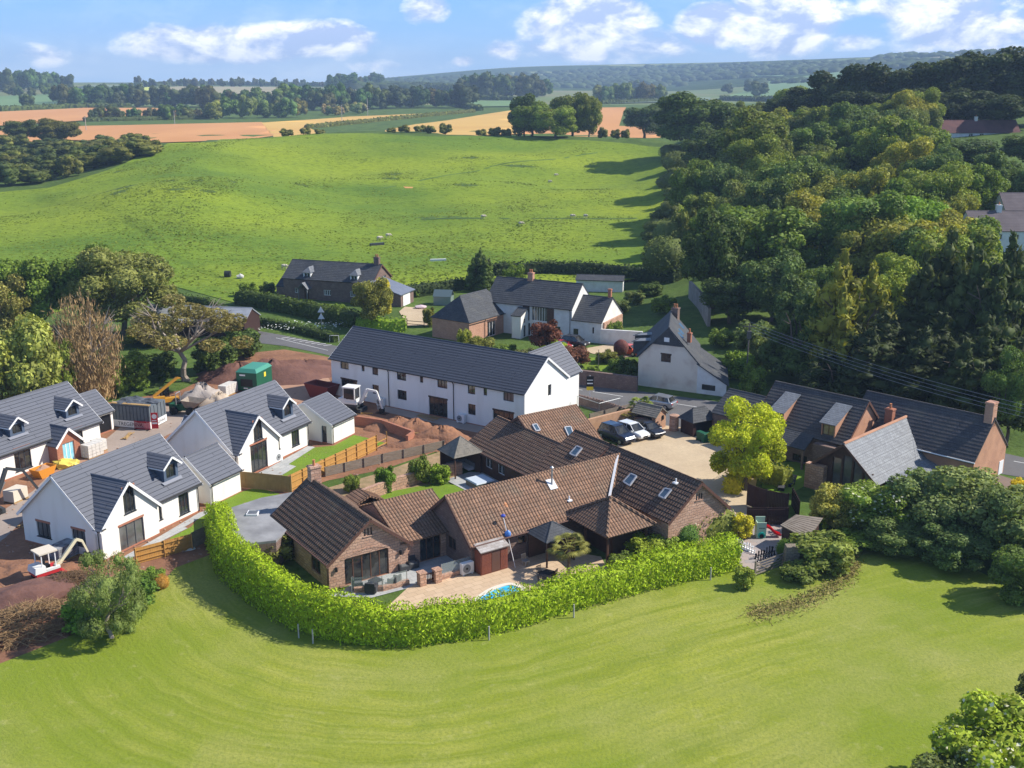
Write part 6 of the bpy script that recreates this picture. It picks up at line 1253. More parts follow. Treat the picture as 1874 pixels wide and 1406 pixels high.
mb=MB(); n=len(q); mb.add([(p[0],p[1],0) for p in q]+[(p[0],p[1],2.25) for p in q],[(i,(i+1)%n,n+(i+1)%n,n+i) for i in range(n)]); mb.build('wall',m_darkstone,t); mb=MB(); mb.add([(p[0],p[1],2.25) for p in q]+[(p[0],p[1],2.45) for p in q],[(i,(i+1)%n,n+(i+1)%n,n+i) for i in range(n)]+[[n+i for i in range(n)]]); mb.build('roof',mat('grey_roof_felt',(.30,.30,.31),(.19,.19,.20),.5,.9,bump=.2),t)
q0=Gz(463,940,2.5); mb=MB(); mb.box(q0[0]-.5,q0[0]+.5,q0[1]-.5,q0[1]+.5,2.44,2.62); o=mb.build('skylight',m_white,t); mb=MB(); mb.box(q0[0]-.4,q0[0]+.4,q0[1]-.4,q0[1]+.4,2.62,2.64); mb.build('pane',m_curtain,o)
def simple_house(px,py,azd,L,Wd,he,hr,label,wm,rm,name='house',cat='house',wins=(),ch=(),z=None,cap=None,ax='x',x0=0):
    x,y=G(px,py); f=Fr((x,y),azd); t=f.thing(name,label,cat); t.location.z=T(x,y) if z is None else z
    b_=Body(t,f,x0,x0+L,0,Wd,he,hr,ax,wm=wm,rm=rm,cap=cap,eo=.3,vo=.15,ch=.4,step=.02)
    for a,z0_,w_,h_ in wins: b_.winl('S',a,z0_,a+w_,z0_+h_,n=2,fm=m_white)
    b_.finish()
    for c_ in ch: chimney(t,c_,Wd/2,he+1,hr+1.2,.9,.8,wm,1)
    return t
m_maroon=mat('maroon_roof_tiles',(.16,.075,.07),(.12,.06,.06),.5,.9); m_mauve=mat('mauve_grey_tiles',(.15,.125,.13),(.12,.10,.105),.6,.9)
simple_house(1690,258,88,31,8,2.6,6.2,'long white bungalow terrace with maroon roof on the right hillside',m_whitewash,m_maroon,wins=[(14.5,1,1.3,1.2),(18,1,1.3,1.2),(23,1,1.6,1.2),(27,1,1.3,1.2),(3,1,1.3,1.2)],ch=(18,))
simple_house(1775,468,92,20,8,4.6,7.6,'white cottage with grey tiled roof and chimney beside the lane, right edge',m_whitewash,m_mauve,wins=[(3.2,2.9,.8,1),(4.6,2.9,.8,1),(7.6,2.9,.8,1),(12,2.9,.8,1)],ch=(5.8,))
simple_house(1835,425,92,14,7,4.4,7.2,'rear grey roofed cottage behind the one beside the lane',m_whitewash,m_mauve,wins=())
simple_house(1130,535,100,9,4,2.2,2.8,'low flat roofed garden building behind the barn annex',m_whitewash,m_slate,'outbuilding','outbuilding',x0=-8)
simple_house(265,612,100,17,6,2.6,4.2,'long low dark shed half hidden behind the spreading tree',m_dkt,mat('pale_grey_sheet',(.32,.34,.38),(.24,.26,.29),.8,.6),'shed','shed')
x,y,z=at(812,557); t=thing('greenhouse','small grey greenhouse behind the hip roofed barn','greenhouse',(x,y,z),rz(100)); mb=MB(); mb.box(-1.6,1.6,-1.2,1.2,0,1.6); mb.build('wall',mat('pale_grey_glass',(.20,.25,.25),rough=.2,spec=.6),t); mb=MB(); roofplane(mb,(-1.7,-1.3,1.6),(1.7,-1.3,1.6),(1.7,0,2.7),(-1.7,0,2.7),.5,.005,.03); roofplane(mb,(1.7,1.3,1.6),(-1.7,1.3,1.6),(-1.7,0,2.7),(1.7,0,2.7),.5,.005,.03); mb.build('roof',mat('dull_roof_glass',(.10,.14,.15),rough=.25,spec=.6),t)
x,y,z=at(1490,935); 
S0=Vector(Gz(1428,961,1.9)); S1=Vector(Gz(1457,942,2.3)); S2=Vector(Gz(1506,948,2.3)); S3=Vector(Gz(1478,988,1.9)); t=thing('timber_shed','low timber shed with grey slatted roof beside the dark shrubs','shed',(S0.x,S0.y,0)); mb=MB(); roofplane(mb,(0,0,1.9),(*(S3-S0),1.9),(*(S2-S0),2.3),(*(S1-S0),2.3),.3,.03,.06); mb.build('roof',m_greyt,t)
mb=MB(); q=[(S0-S0)*.9+Vector((.2,.1)),(S3-S0)*.92,(S2-S0)*.92,(S1-S0)*.92]; mb.add([(p.x,p.y,0) for p in q]+[(p.x,p.y,1.85) for p in q],[(0,1,5,4),(1,2,6,5),(2,3,7,6),(3,0,4,7)]); mb.build('wall',m_dkt,t)
# slate hut with the brick pier, bin store, bins
hu=Fr(G(1199,790),40); t=hu.thing('bin_hut','small brick hut with grey slate roof at the yard entrance','hut'); b_=Body(t,hu,0,2.2,0,3.0,1.8,2.6,'y',wm=brickmat('hut_brick',(.45,.24,.14),(.52,.3,.19),(.4,.3,.24),.25,.09,.012),rm=m_shingle,eo=.25,vo=.2,ch=.3); b_.winl('W',.5,.06,2.5,1.65,n=1,fm=m_brown,pane=m_black,kind='door_opening'); b_.finish()  # black sheet across the open side paints the hut's dark inside
mb=MB(); b_.W['S'].box(mb,1.3,1.6,1.1,1.6,0,.12); mb.build('post_box',m_black,t)
x,y,z=at(1233,788); mb=MB(); mb.lathe([(.55,0),(.52,1.7),(.58,1.72),(.56,1.85),(.1,1.95)],16); o=mb.build('brick_pier',m_sandstone,None,loc=(x,y,z)); tag(o,'round brick pier at the road end of the hut','pier')
bs=Fr(G(1272,802),60); t=bs.thing('bin_store','dark timber bin store with hipped roof, half under the yellow green tree','bin store'); b_=Body(t,bs,0,3.2,.4,2.6,1.9,2.9,'x',wm=m_dkt,rm=m_slate,eo=.3,vo=.3,ch=.3,hip=(1.0,1.0)); b_.winl('S',.4,.06,2.8,1.7,n=1,pane=m_black,kind='door_opening',fm=m_dkt); b_.finish()  # opening filled with black in place of the shaded interior
m_bin=mat('green_plastic',(.015,.10,.05),rough=.5)
bn=thing('wheelie_bin','green wheelie bin, left of the three at the bin store','bin',(0,0,0),0,'green wheelie bins'); mb=MB(); mb.box(-.24,.24,-.28,.28,.05,1.0,(-.29,.29,-.35,.35)); mb.build('body',m_bin,bn); mb=MB(); mb.box(-.31,.31,-.38,.36,1.0,1.08,(-.28,.28,-.34,.34)); mb.build('lid',m_bin,bn)
for s in(-1,1): mb=MB(); mb.cyl((s*.2,.3,.12),(s*.27,.3,.12),.12,.12,10); mb.build('wheel',m_tyre,bn)
for i,(px,py,lb) in enumerate([(1281,807,None),(1288,810,'green wheelie bin, middle one of the three at the bin store'),(1297,810,'green wheelie bin nearest the yellow green tree')]):
    x,y,z=at(px,py); o=bn if i==0 else copytree(bn,label=lb); o.location=(x,y,z+.04); o.rotation_euler=(0,0,R(30))
# ---- building site
for i,(px,py,a_,L_,lb) in enumerate([(60,960,30,2.4,'pale timber offcuts on the site road by the dark digger'),(330,1000,60,1.6,'loose boards beside the short orange fence'),(235,800,10,2.2,'timber lengths in front of the plastic barrier'),(630,790,40,2.4,'boards lying on the soil beside the garage'),(450,740,100,2.6,'timber baulk on the clay track')]):
    x,y,z=at(px,py); mb=MB()
    for k in range(5): mb.bar((-L_/2,FR.uniform(-.5,.5),.05+.04*k),(L_/2,FR.uniform(-.5,.5),.05+.04*k),.12,.04)
    o=mb.build('timber_offcuts',m_fence2,None,loc=(x,y,z+.03)); o.rotation_euler=(0,0,rz(a_)); tag(o,lb,'timber')
c=[]
for _ in range(1500):
    px=FR.uniform(0,900); py=FR.uniform(660,1120); x,y=Gz(px,py)
    P0=[Gz(*q) for q in [(0,1200),(280,1070),(395,1000),(395,950),(540,905),(700,862),(812,824),(880,800),(700,757),(600,720),(600,660),(440,660),(330,715),(0,790)]] if not c else P0
    if inpoly((x,y),P0): c.append((x,y,.05))
mb=MB()
for i,p in enumerate(c):
    s_=FR.uniform(.04,.16); mb.blob(p,(s_,s_*.8,s_*.6),1,.3,i)
o=mb.build('stones',mat('site_stones',(.40,.27,.20),(.28,.17,.12),2,.95)); tag(o,kind='stuff')
m_cabin=mat('blue_grey_boards',(.13,.155,.175),(.11,.13,.15),2,.7)
a_=G(205,781); b2=G(276,787); az_=math.degrees(math.atan2(b2[0]-a_[0],b2[1]-a_[1])); cf=Fr(a_,az_); Lc=math.hypot(b2[0]-a_[0],b2[1]-a_[1])
t=cf.thing('site_cabin','blue grey boarded site hoarding with white name band and tarpaulins on top','site cabin'); mb=MB(); mb.box(0,Lc,0,3.4,0,2.7); mb.build('wall',m_cabin,t)
mb=MB(); 
for i in range(11): xx=.25+i*(Lc-.5)/10; mb.box(xx-.03,xx+.03,-.04,0,.95,2.65)
for i in range(5): yy=.3+i*.7; mb.box(Lc,Lc+.04,yy-.03,yy+.03,.95,2.65)
mb.box(-.05,Lc+.05,-.05,.06,2.66,2.78); mb.build('batten',mat('dark_batten',(.05,.065,.085),rough=.6),t)
mb=MB(); mb.box(.02,Lc+.03,-.055,-.005,.12,.9); bd=mb.build('name_band',m_white,t); mb=MB(); mb.box(Lc+.005,Lc+.055,0,3.38,.12,.9); bd2=mb.build('name_band',m_white,t)
def text(s,size,parent,loc,rot,m):
    cu=bpy.data.curves.new('lettering','FONT'); cu.body=s; cu.size=size; cu.extrude=.006; o=bpy.data.objects.new('tmp',cu); link(o); dg=bpy.context.evaluated_depsgraph_get(); me=bpy.data.meshes.new_from_object(o.evaluated_get(dg)); bpy.data.objects.remove(o); me.materials.clear(); me.materials.append(m)
    r=link(bpy.data.objects.new('lettering',me)); r.parent=parent; r.location=loc; r.rotation_euler=rot; return r
m_ink=mat('grey_lettering',(.12,.13,.14),rough=.6)
text('TREGENNA',.62,bd,(.9,-.065,.3),(R(90),0,0),m_ink); text('TREGENNA',.52,bd2,(Lc+.065,.4,.32),(R(90),0,R(90)),m_ink)
mb=MB(); 
for i in range(14): mb.blob((FR.uniform(.6,Lc-.6),FR.uniform(.5,3),2.75),(FR.uniform(.5,1.2),FR.uniform(.3,.7),FR.uniform(.1,.28)),2,.25,i)
mb.build('tarpaulin',mat('dark_tarpaulin',(.05,.06,.075),(.12,.13,.15),2,.5),t); mb=MB(); mb.box(.1,Lc-.1,.1,.6,2.78,2.86); mb.build('timber_edge',m_fence2,t)
x,y,z=at(262,786); bz_=thing('plastic_barrier','dark red plastic barrier leaning on the name band of the site cabin','barrier',(x,y-.25,z),rz(az_)); mb=MB(); mb.bar((-1,0,1.0),(1,0,1.0),.06,.1); mb.bar((-1,0,.15),(1,0,.15),.06,.1)
for i in range(15): mb.box(-1+i*.14,-.95+i*.14,-.02,.02,.15,1.0)
mb.box(-.6,.6,-.04,.0,.86,1.0); mb.build('panel',mat('red_plastic',(.30,.012,.03),rough=.4),bz_); 
for s in(-.8,.8): mb=MB(); mb.box(s-.08,s+.08,-.35,.35,0,.12); mb.build('foot',m_black,bz_)
x,y,z=at(285,787); t=thing('safety_sign','red and white safety sign at the corner of the site cabin','sign',(x,y-.1,z),rz(az_-20)); mb=MB(); mb.box(-.38,.38,-.03,.0,.2,2.1); mb.build('board',mat('red_sign',(.55,.02,.03),rough=.4),t); mb=MB(); mb.cyl((0,-.032,1.65),(0,-.036,1.65),.28,.28,14); mb.box(-.3,.3,-.036,-.032,.75,.95); mb.box(-.3,.2,-.036,-.032,1.1,1.2); mb.build('symbol',m_white,t)
a_=G(434,716);b2=G(456,717); cf=Fr(a_,105); t=cf.thing('generator_container','dark green steel container with a pale green lid, behind the middle bungalow','container'); mb=MB(); mb.box(0,2.9,0,4.2,.15,2.55); mb.build('body',mat('dark_green_steel',(.012,.095,.055),(.015,.11,.06),1,.45),t); mb=MB(); mb.box(-.06,2.96,-.06,4.26,2.55,3.0,(.35,2.6,.35,3.9)); mb.build('lid',mat('pale_green_steel',(.06,.26,.19),rough=.45),t)
mb=MB(); mb.box(.5,1.3,-.03,0,2.1,2.3); mb.box(1.0,1.6,-.03,0,.4,.55); mb.build('plate',m_white,t); mb=MB(); mb.box(2.9,2.93,2.0,2.5,1.6,2.2); mb.build('warning_label',mat('yellow_label',(.75,.6,.05),rough=.5),t); mb=MB(); mb.box(.6,2.3,-.025,0,.7,1.7); mb.build('vent',m_black,t)
def skip_(px,py,azd,label,m,L=3.2,W_=1.7,h=1.2,name='skip',fill=None):
    x,y,z=at(px,py); t=thing(name,label,'skip',(x,y,z),rz(azd)); mb=MB(); b0=L*.3;a=L/2;w_=W_/2
    o_=[(-b0,-w_*.85,0),(b0,-w_*.85,0),(b0,w_*.85,0),(-b0,w_*.85,0),(-a,-w_,h),(a,-w_,h),(a,w_,h),(-a,w_,h)]; i_=[(p[0]*.93,p[1]*.93,max(.06,p[2])) for p in o_]
    mb.add(o_+i_,[(3,2,1,0),(0,1,5,4),(1,2,6,5),(2,3,7,6),(3,0,4,7),(8,9,10,11),(12,13,9,8),(13,14,10,9),(14,15,11,10),(15,12,8,11),(4,5,13,12),(5,6,14,13),(6,7,15,14),(7,4,12,15)]); mb.build('tub',m,t)
    if fill: mb=MB(); mb.blob((0,0,h*.6),(a*.8,w_*.8,h*.5),2,.2); mb.build('rubble',fill,t)
    return t
skip_(590,727,124,'dark red skip at the left end of the white terrace',mat('dark_red_steel',(.16,.02,.02),rough=.5),4.2,2.2,1.8)
skip_(80,872,25,'small orange skip in front of the brick porch bungalow',mat('orange_steel',(.62,.25,.03),rough=.5),2.3,1.4,1.0,fill=m_soil2)
x,y,z=at(115,855); mb=MB(); 
for i in range(5): mb.blob((FR.uniform(-1.2,1.2),FR.uniform(-.6,.6),.35),(.9,.6,.4),2,.25,i+40)
o=mb.build('yellow_sheeting',mat('yellow_plastic',(.75,.62,.12),(.65,.5,.1),2,.5),None,loc=(x,y,z)); tag(o,'heap of yellow plastic sheeting before the blue door','sheeting')
def pallet(px,py,azd,label,m,L=1.2,W_=1.0,h=1.1,n=(3,3,3),name='pallet_stack',wrap=None,gap=.03):
    x,y,z=at(px,py); t=thing(name,label,'pallet stack',(x,y,z+.03),rz(azd)); mb=MB()
    for i in range(3): mb.box(-L/2,L/2,-W_/2+i*(W_-.1)/2,-W_/2+.1+i*(W_-.1)/2,0,.1)
    for i in range(5): mb.box(-L/2+i*(L-.12)/4,-L/2+.12+i*(L-.12)/4,-W_/2,W_/2,.1,.14)
    mb.build('pallet',m_fence2,t); mb=MB()
    for i in range(n[0]):
        for j in range(n[1]):
            for k in range(n[2]): mb.box(-L/2+i*L/n[0]+gap,-L/2+(i+1)*L/n[0],-W_/2+j*W_/n[1]+gap,-W_/2+(j+1)*W_/n[1],.14+k*h/n[2],.14+(k+1)*h/n[2]-gap)
    mb.build('load',m,t); return t
m_block=mat('pale_blocks',(.62,.60,.56),(.52,.50,.47),3,.9)
pallet(170,836,28,'pallet of white wrapped blocks beside the brick porch',m_block,2.0,1.2,1.4,(4,2,4)); pallet(182,826,28,'smaller pallet of white bags behind the wrapped blocks',m_block,1.2,1.2,1.2,(2,2,3)); pallet(418,722,20,'pallets of pale bricks beside the green container',m_block,2.6,1.2,1.3,(4,2,5)); pallet(30,916,20,'white timber crate behind the dark digger',mat('pale_ply',(.62,.55,.45),rough=.8),1.8,1.3,1.1,(1,1,1)); pallet(118,1022,28,'stack of grey roof tiles at the corner of the nearest bungalow',mat('stacked_tiles',(.10,.10,.12),(.3,.31,.33),2,.5),2.0,1.3,1.2,(4,1,6))
def heap(px,py,rx,ry,h,m,label,name='soil_heap',cat='heap',group=None,seed=0):
    x,y,z=at(px,py); mb=MB(); rnd=random.Random(seed); nn=22; vs=[];fs=[]
    for j in range(9):
        f=j/8
        for i in range(nn):
            a=2*PI*i/nn; k=1+.16*math.sin(a*3+seed)+.10*math.sin(a*5+seed*2)+rnd.uniform(-.05,.05); zz=h*(.72 if m is m_rs else 1)*(1-f**1.7)*(1+rnd.uniform(-.24,.24)) if f<1 else -.1
            vs.append((math.cos(a)*rx*f*k,math.sin(a)*ry*f*k,zz))
    for j in range(8):
        for i in range(nn): fs.append((j*nn+i,(j+1)*nn+i,(j+1)*nn+(i+1)%nn,j*nn+(i+1)%nn))
    mb.add(vs,fs); o=mb.build(name,m,None,smooth=True,loc=(x,y,z)); tag(o,label,cat,group)
m_rs=mat('red_soil_heap',(.32,.155,.085),(.20,.10,.06),.9,.95,bump=1,bsc=3); m_ds=mat('dark_earth_mound',(.17,.085,.065),(.12,.06,.05),.7,.95,bump=1,bsc=2); m_grv=mat('grey_gravel_heap',(.42,.37,.33),(.36,.31,.28),1.5,.95,bump=.6,bsc=8)
for i,(px,py,rx,ry,h,m,lb) in enumerate([(700,782,2.6,2.,1.1,m_rs,'leftmost heap of red soil behind the brick wall'),(730,780,2.4,2.0,1.4,m_rs,'second soil heap in front of the terrace patio'),(760,785,2.6,2.2,1.5,m_rs,'third soil heap in front of the terrace patio'),(808,803,3.4,2.6,1.9,m_rs,'largest soil heap above the shingle gazebo'),(775,815,4.0,2.4,.8,m_rs,'low spread of soil between heaps and sleeper wall'),(500,690,9.5,4.5,2.2,m_ds,'long dark earth mound beside the green container'),(560,680,7,3.5,1.5,m_ds,'right hand dark earth mound before the road'),(440,690,6,4,1.8,m_ds,'earth mound behind the green container'),(372,738,3.6,3,2.3,m_grv,'large grey gravel heap beside the dumper'),(402,742,2.6,2.2,1.5,mat('pale_sand',(.50,.40,.30),rough=.95),'smaller pale sand heap right of the gravel'),(330,1003,1.6,.8,.5,m_block,'heap of broken stones at the end of the short fence'),(670,772,1.8,1.4,.7,m_rs,'small red soil heap by the white digger tracks'),(75,1040,4,2,.6,m_rs,'low red soil bank behind the small digger')]): heap(px,py,rx,ry,h,m,lb,seed=i+1,name='gravel_heap' if 'gravel' in lb or 'sand' in lb or 'stones' in lb else 'soil_heap')
def planks(px,py,azd,label,n=4,L=3,m=None):
    x,y,z=at(px,py); mb=MB()
    for i in range(n): a=FR.uniform(-.12,.12); mb.bar((-L/2,i*.22-.3,.06+.05*(i%2)),(L/2,i*.22-.3+a*L,.08+.05*(i%2)),.16,.05)
    o=mb.build('planks',m or m_fence2,None,loc=(x,y,z)); o.rotation_euler=(0,0,rz(azd)); tag(o,label,'planks')
planks(783,765,124,'stack of brown planks on the terrace paving'); planks(755,792,118,'pale planks lying on the soil heaps',3,2.5); planks(700,757,120,'short boards beside the digger bucket',3,1.6,m_dkt); planks(668,757,100,'orange boards under the digger arm',3,2.0,m_fence)
def track(mb,x0,x1,y,w_,h):
    n=10; pr=[]
    for i in range(n+1): a=PI/2+PI*i/n; pr.append((x0+h/2+math.cos(a)*h/2,h/2+math.sin(a)*h/2))
    for i in range(n+1): a=-PI/2+PI*i/n; pr.append((x1-h/2+math.cos(a)*h/2,h/2+math.sin(a)*h/2))
    k=len(pr); mb.add([(p[0],y-w_/2,p[1]) for p in pr]+[(p[0],y+w_/2,p[1]) for p in pr],[(i,(i+1)%k,k+(i+1)%k,k+i) for i in range(k)]+[list(range(k))[::-1],[k+i for i in range(k)]])
def digger(px,py,azd,label,mbody,mtrim,marm,canopy=True,s=1.,arm=((1.2,0,1.1),(2.6,0,2.6),(3.6,0,1.9),(3.7,0,.5)),sw=0):
    x,y,z=at(px,py); t=thing('mini_digger',label,'digger',(x,y,z+.02),rz(azd)); t.scale=(s,s,s)
    for sy in(-.62,.62): mb=MB(); track(mb,-1.0,1.0,sy,.32,.5); mb.build('track',m_tyre,t)
    mb=MB(); mb.box(1.0,1.25,-.75,.75,.05,.4); mb.bar((.3,.3,.3),(1.1,.3,.25),.1); mb.bar((.3,-.3,.3),(1.1,-.3,.25),.1); mb.build('blade',mtrim,t)
    mb=MB(); mb.box(-1.15,.85,-.7,.7,.55,.85); mb.cyl((0,0,.3),(0,0,.56),.4,.4,12); mb.build('chassis',mtrim,t)
    mb=MB(); mb.box(-1.25,-.3,-.72,.72,.85,1.35,(-1.15,-.35,-.65,.65)); mb.box(-.3,.8,-.72,-.45,.85,1.05); mb.build('engine_cover',mbody,t)
    if canopy:
        for a in((-.6,-.6),(-.6,.6),(.5,-.6),(.5,.6)): mb=MB(); mb.bar((a[0],a[1],.85),(a[0],a[1],2.35),.07); o=mb.build('canopy_post',m_white,t)
        o=t; mb=MB(); mb.box(-.8,.7,-.75,.75,2.35,2.47); mb.build('canopy_roof',mat('cream_canopy',(.62,.55,.45),rough=.7),o)
    else:
        mb=MB(); 
        for a in((-.6,-.6),(-.6,.45),(.6,-.6),(.6,.45)): mb.bar((a[0],a[1],.85),(a[0],a[1],2.4),.09)
        mb.box(-.7,.7,-.7,.55,2.4,2.52); mb.box(-.6,.6,-.62,.47,.85,1.3); o=mb.build('cab',mbody,t); mb=MB(); mb.box(-.57,.57,-.6,.45,1.3,2.4); mb.build('window',m_glass,o)
    mb=MB(); mb.box(-.25,.2,-.25,.25,.85,1.2); mb.box(-.3,-.18,-.25,.25,1.2,1.7); mb.build('seat',m_black,t)
    mb=MB(); P=[Vector(p) for p in arm]; mb.bar((.7,0,.8),P[0],.3); mb.bar(P[0],P[1],.2,.26); b_=mb.build('boom',marm,t); mb=MB(); mb.bar(P[1],P[2],.17,.2); mb.bar(P[2],P[3],.15,.16); mb.build('arm',marm,b_)
    mb=MB(); q=P[3]; mb.add([(q.x-.3,-.25,q.z+.1),(q.x+.1,-.25,q.z+.1),(q.x+.1,-.25,q.z-.25),(q.x-.25,-.25,q.z-.4),(q.x-.3,.25,q.z+.1),(q.x+.1,.25,q.z+.1),(q.x+.1,.25,q.z-.25),(q.x-.25,.25,q.z-.4)],[(0,1,2,3),(7,6,5,4),(0,4,5,1),(1,5,6,2),(2,6,7,3)]); mb.build('bucket',m_black,b_); mb=MB(); mb.bar(P[0]+Vector((0,0,-.1)),P[0].lerp(P[1],.6)+Vector((.15,0,-.2)),.09); mb.build('ram',m_steel,b_)
    return t
m_wp=mat('white_machine_paint',(.70,.70,.68),rough=.5); m_rp=mat('red_machine_paint',(.50,.03,.035),rough=.45); m_gp=mat('dark_machine_paint',(.045,.05,.055),rough=.5); m_yp=mat('yellow_machine_paint',(.50,.25,.03),rough=.5); m_crm=mat('cream_arm',(.66,.60,.42),rough=.6)
digger(88,1058,42,'small red and white digger with a cream canopy beside the nearest bungalow',m_wp,m_rp,m_crm,True,1.0,arm=((1.2,0,1.1),(2.6,0,2.5),(3.1,0,2.2),(3.5,0,1.0)))
digger(645,752,110,'white digger with closed cab in front of the white terrace',m_wp,m_gp,m_wp,False,1.25,arm=((1.1,0,1.1),(1.7,0,2.3),(2.7,0,2.2),(3.3,0,.45)))
digger(-30,945,38,'dark digger with a long black arm at the left edge',m_gp,m_gp,m_gp,False,1.3,arm=((1.1,0,1.1),(2.0,0,3.0),(3.2,0,2.5),(4.3,0,.5)))
x,y,z=at(305,742); t=thing('telehandler','yellow telehandler with raised boom behind the site cabin','telehandler',(x,y,z),rz(60)); t.scale=(.8,.8,.8)
for sx in(-1.3,1.3):
    for sy in(-.9,.9): mb=MB(); mb.cyl((sx,sy-.2,.6),(sx,sy+.2,.6),.6,.6,16); mb.build('wheel',m_tyre,t)
mb=MB(); mb.box(-2.1,1.9,-.55,.55,.6,1.2); mb.box(-2.0,-.3,-.95,-.35,.9,1.7); mb.build('chassis',m_yp,t); mb=MB()
for a in((-.6,.35),(-.6,.95),(.6,.35),(.6,.95)): mb.bar((a[0],a[1],1.1),(a[0],a[1],2.6),.08)
mb.box(-.7,.7,.3,1.0,2.6,2.7); o=mb.build('cab',m_gp,t); mb=MB(); mb.box(-.57,.57,.36,.94,1.3,2.6); mb.build('window',m_glass,o)
mb=MB(); mb.bar((-1.9,-.1,1.7),(1.9,-.1,4.2),.34,.38); mb.bar((1.9,-.1,4.2),(2.7,-.1,3.9),.24,.26); o=mb.build('boom',m_yp,t); mb=MB(); mb.bar((2.7,-.5,3.7),(3.9,-.5,3.6),.1,.06); mb.bar((2.7,.3,3.7),(3.9,.3,3.6),.1,.06); mb.box(2.6,2.75,-.6,.4,3.5,4.3); mb.build('forks',m_gp,o)
x,y,z=at(338,757); t=thing('dumper','dark green site dumper with a dusty tipping skip beside the gravel heap','dumper',(x,y,z),rz(100))
for sx in(-1.0,1.1):
    for sy in(-.75,.75): mb=MB(); mb.cyl((sx,sy-.17,.5),(sx,sy+.17,.5),.5,.5,14); mb.build('wheel',m_tyre,t)
mb=MB(); mb.box(-1.7,.4,-.5,.5,.5,1.25); mb.build('chassis',m_bin,t); mb=MB(); mb.tube([(-.7,-.55,1.2),(-.7,-.55,2.6),(-.7,.55,2.6),(-.7,.55,1.2)],[.05]*4); mb.build('roll_bar',m_steel,t); mb=MB(); mb.box(-1.0,-.4,-.3,.3,1.25,1.45); mb.build('seat',m_black,t)
mb=MB(); mb.add([(.4,-.6,.9),(1.5,-.6,.9),(1.5,.6,.9),(.4,.6,.9),(.1,-1.0,1.9),(2.5,-1.0,1.7),(2.5,1.0,1.7),(.1,1.0,1.9),(.5,-.5,1.0),(1.5,-.5,1.0),(1.5,.5,1.0),(.5,.5,1.0)],[(3,2,1,0),(0,1,5,4),(1,2,6,5),(2,3,7,6),(3,0,4,7),(8,9,10,11),(4,5,9,8),(5,6,10,9),(6,7,11,10),(7,4,8,11)]); mb.build('tipping_skip',mat('dusty_steel',(.33,.27,.22),(.25,.22,.18),3,.8),t)
x,y,z=at(618,722); mb=MB(); mb.lathe([(.5,0),(.55,1.3),(.45,1.4)],14); o=mb.build('water_butt',mat('dark_blue_plastic',(.03,.04,.06),rough=.5),None,loc=(x,y,z)); tag(o,'dark water butt at the left corner of the terrace','water butt')
# brushwood heap
x,y,z=at(55,1150); c=[];n_=[];
mb=MB()
for i in range(1500):
    a=FR.uniform(0,2*PI); k=math.sqrt(FR.random()); X_=math.cos(a)*k*4.6; Y_=math.sin(a)*k*2.8; Z_=1.9*(1-k*k)*FR.uniform(.4,1)+.05; b_=FR.uniform(0,2*PI); L_=FR.uniform(.5,1.6); d_=Vector((math.cos(b_),math.sin(b_),FR.uniform(-.3,.45)))*L_/2
    m1=Vector((X_,Y_,Z_)); mid=m1+Vector((FR.gauss(0,.1),FR.gauss(0,.1),FR.uniform(0,.15))); 
    w_=FR.uniform(.02,.055); mb.bar(m1-d_,mid,w_*.6,None,w_); mb.bar(mid,m1+d_,w_,None,w_*.3)
o=mb.build('brushwood_heap',m_twig,None,loc=(x,y,z)); o.color=(.22,.165,.145,1); o.rotation_euler=(0,0,R(35)); tag(o,'big tangled heap of brown brushwood at the left edge of the lawn','brushwood')
x,y,z=at(110,1085); o2=o.copy(); link(o2); o2.location=(x,y,z); o2.scale=(.8,.75,.75); o2.rotation_euler=(0,0,R(60)); o2.color=(.13,.095,.09,1); o2['label']='smaller darker brushwood heap between the digger and the feathery tree'
mb=MB(); mb.blob((0,0,.2),(4.2,2.6,1.4),3,.12,3,flat=-.2); o=mb.build('soil_heap',m_ds,None,loc=(x-2.2,y-2.2,z)); o.rotation_euler=(0,0,R(35)); tag(o,'earth showing under the big brushwood heap','heap')
# pool, furniture
pp=[(872,1104),(890,1090),(912,1079),(932,1074),(948,1078),(957,1088),(955,1098),(940,1108),(905,1112)]
def spl(P,n=6):
    o=[];k=len(P)
    for i in range(k):
        p0,p1,p2,p3=[Vector(P[(i+j-1)%k]) for j in range(4)]
        for s in range(n): u=s/n; o.append(.5*((2*p1)+(p2-p0)*u+(2*p0-5*p1+4*p2-p3)*u*u+(3*p1-p0-3*p2+p3)*u**3))
    return o
Q=spl([G(*p) for p in pp]); ctr=sum(Q,Vector((0,0)))/len(Q); t=thing('swimming_pool','small kidney shaped bright blue pool with a pale stone rim','pool',(ctr.x,ctr.y,0)); Q=[q-ctr for q in Q]; n=len(Q)
mb=MB(); mb.add([(q.x,q.y,.09) for q in Q],[list(range(n))]); wm_=bpy.data.materials.new('pool_water'); wm_.use_nodes=True; tn=NT(wm_.node_tree); p_=tn.n['Principled BSDF']; obx=tn.new('ShaderNodeTexCoord').outputs['Object']; tn.l.new(tn.mix(tn.ramp(tn.noise(obx,.5,2),.4,.6),(.0,.34,.72),(.05,.55,.85)),p_.inputs[0]); p_.inputs['Roughness'].default_value=.08; bu=tn.new('ShaderNodeBump'); bu.inputs['Strength'].default_value=.15; tn.l.new(tn.noise(obx,5,2),bu.inputs['Height']); tn.l.new(bu.outputs[0],p_.inputs['Normal']); mb.build('water',wm_,t)
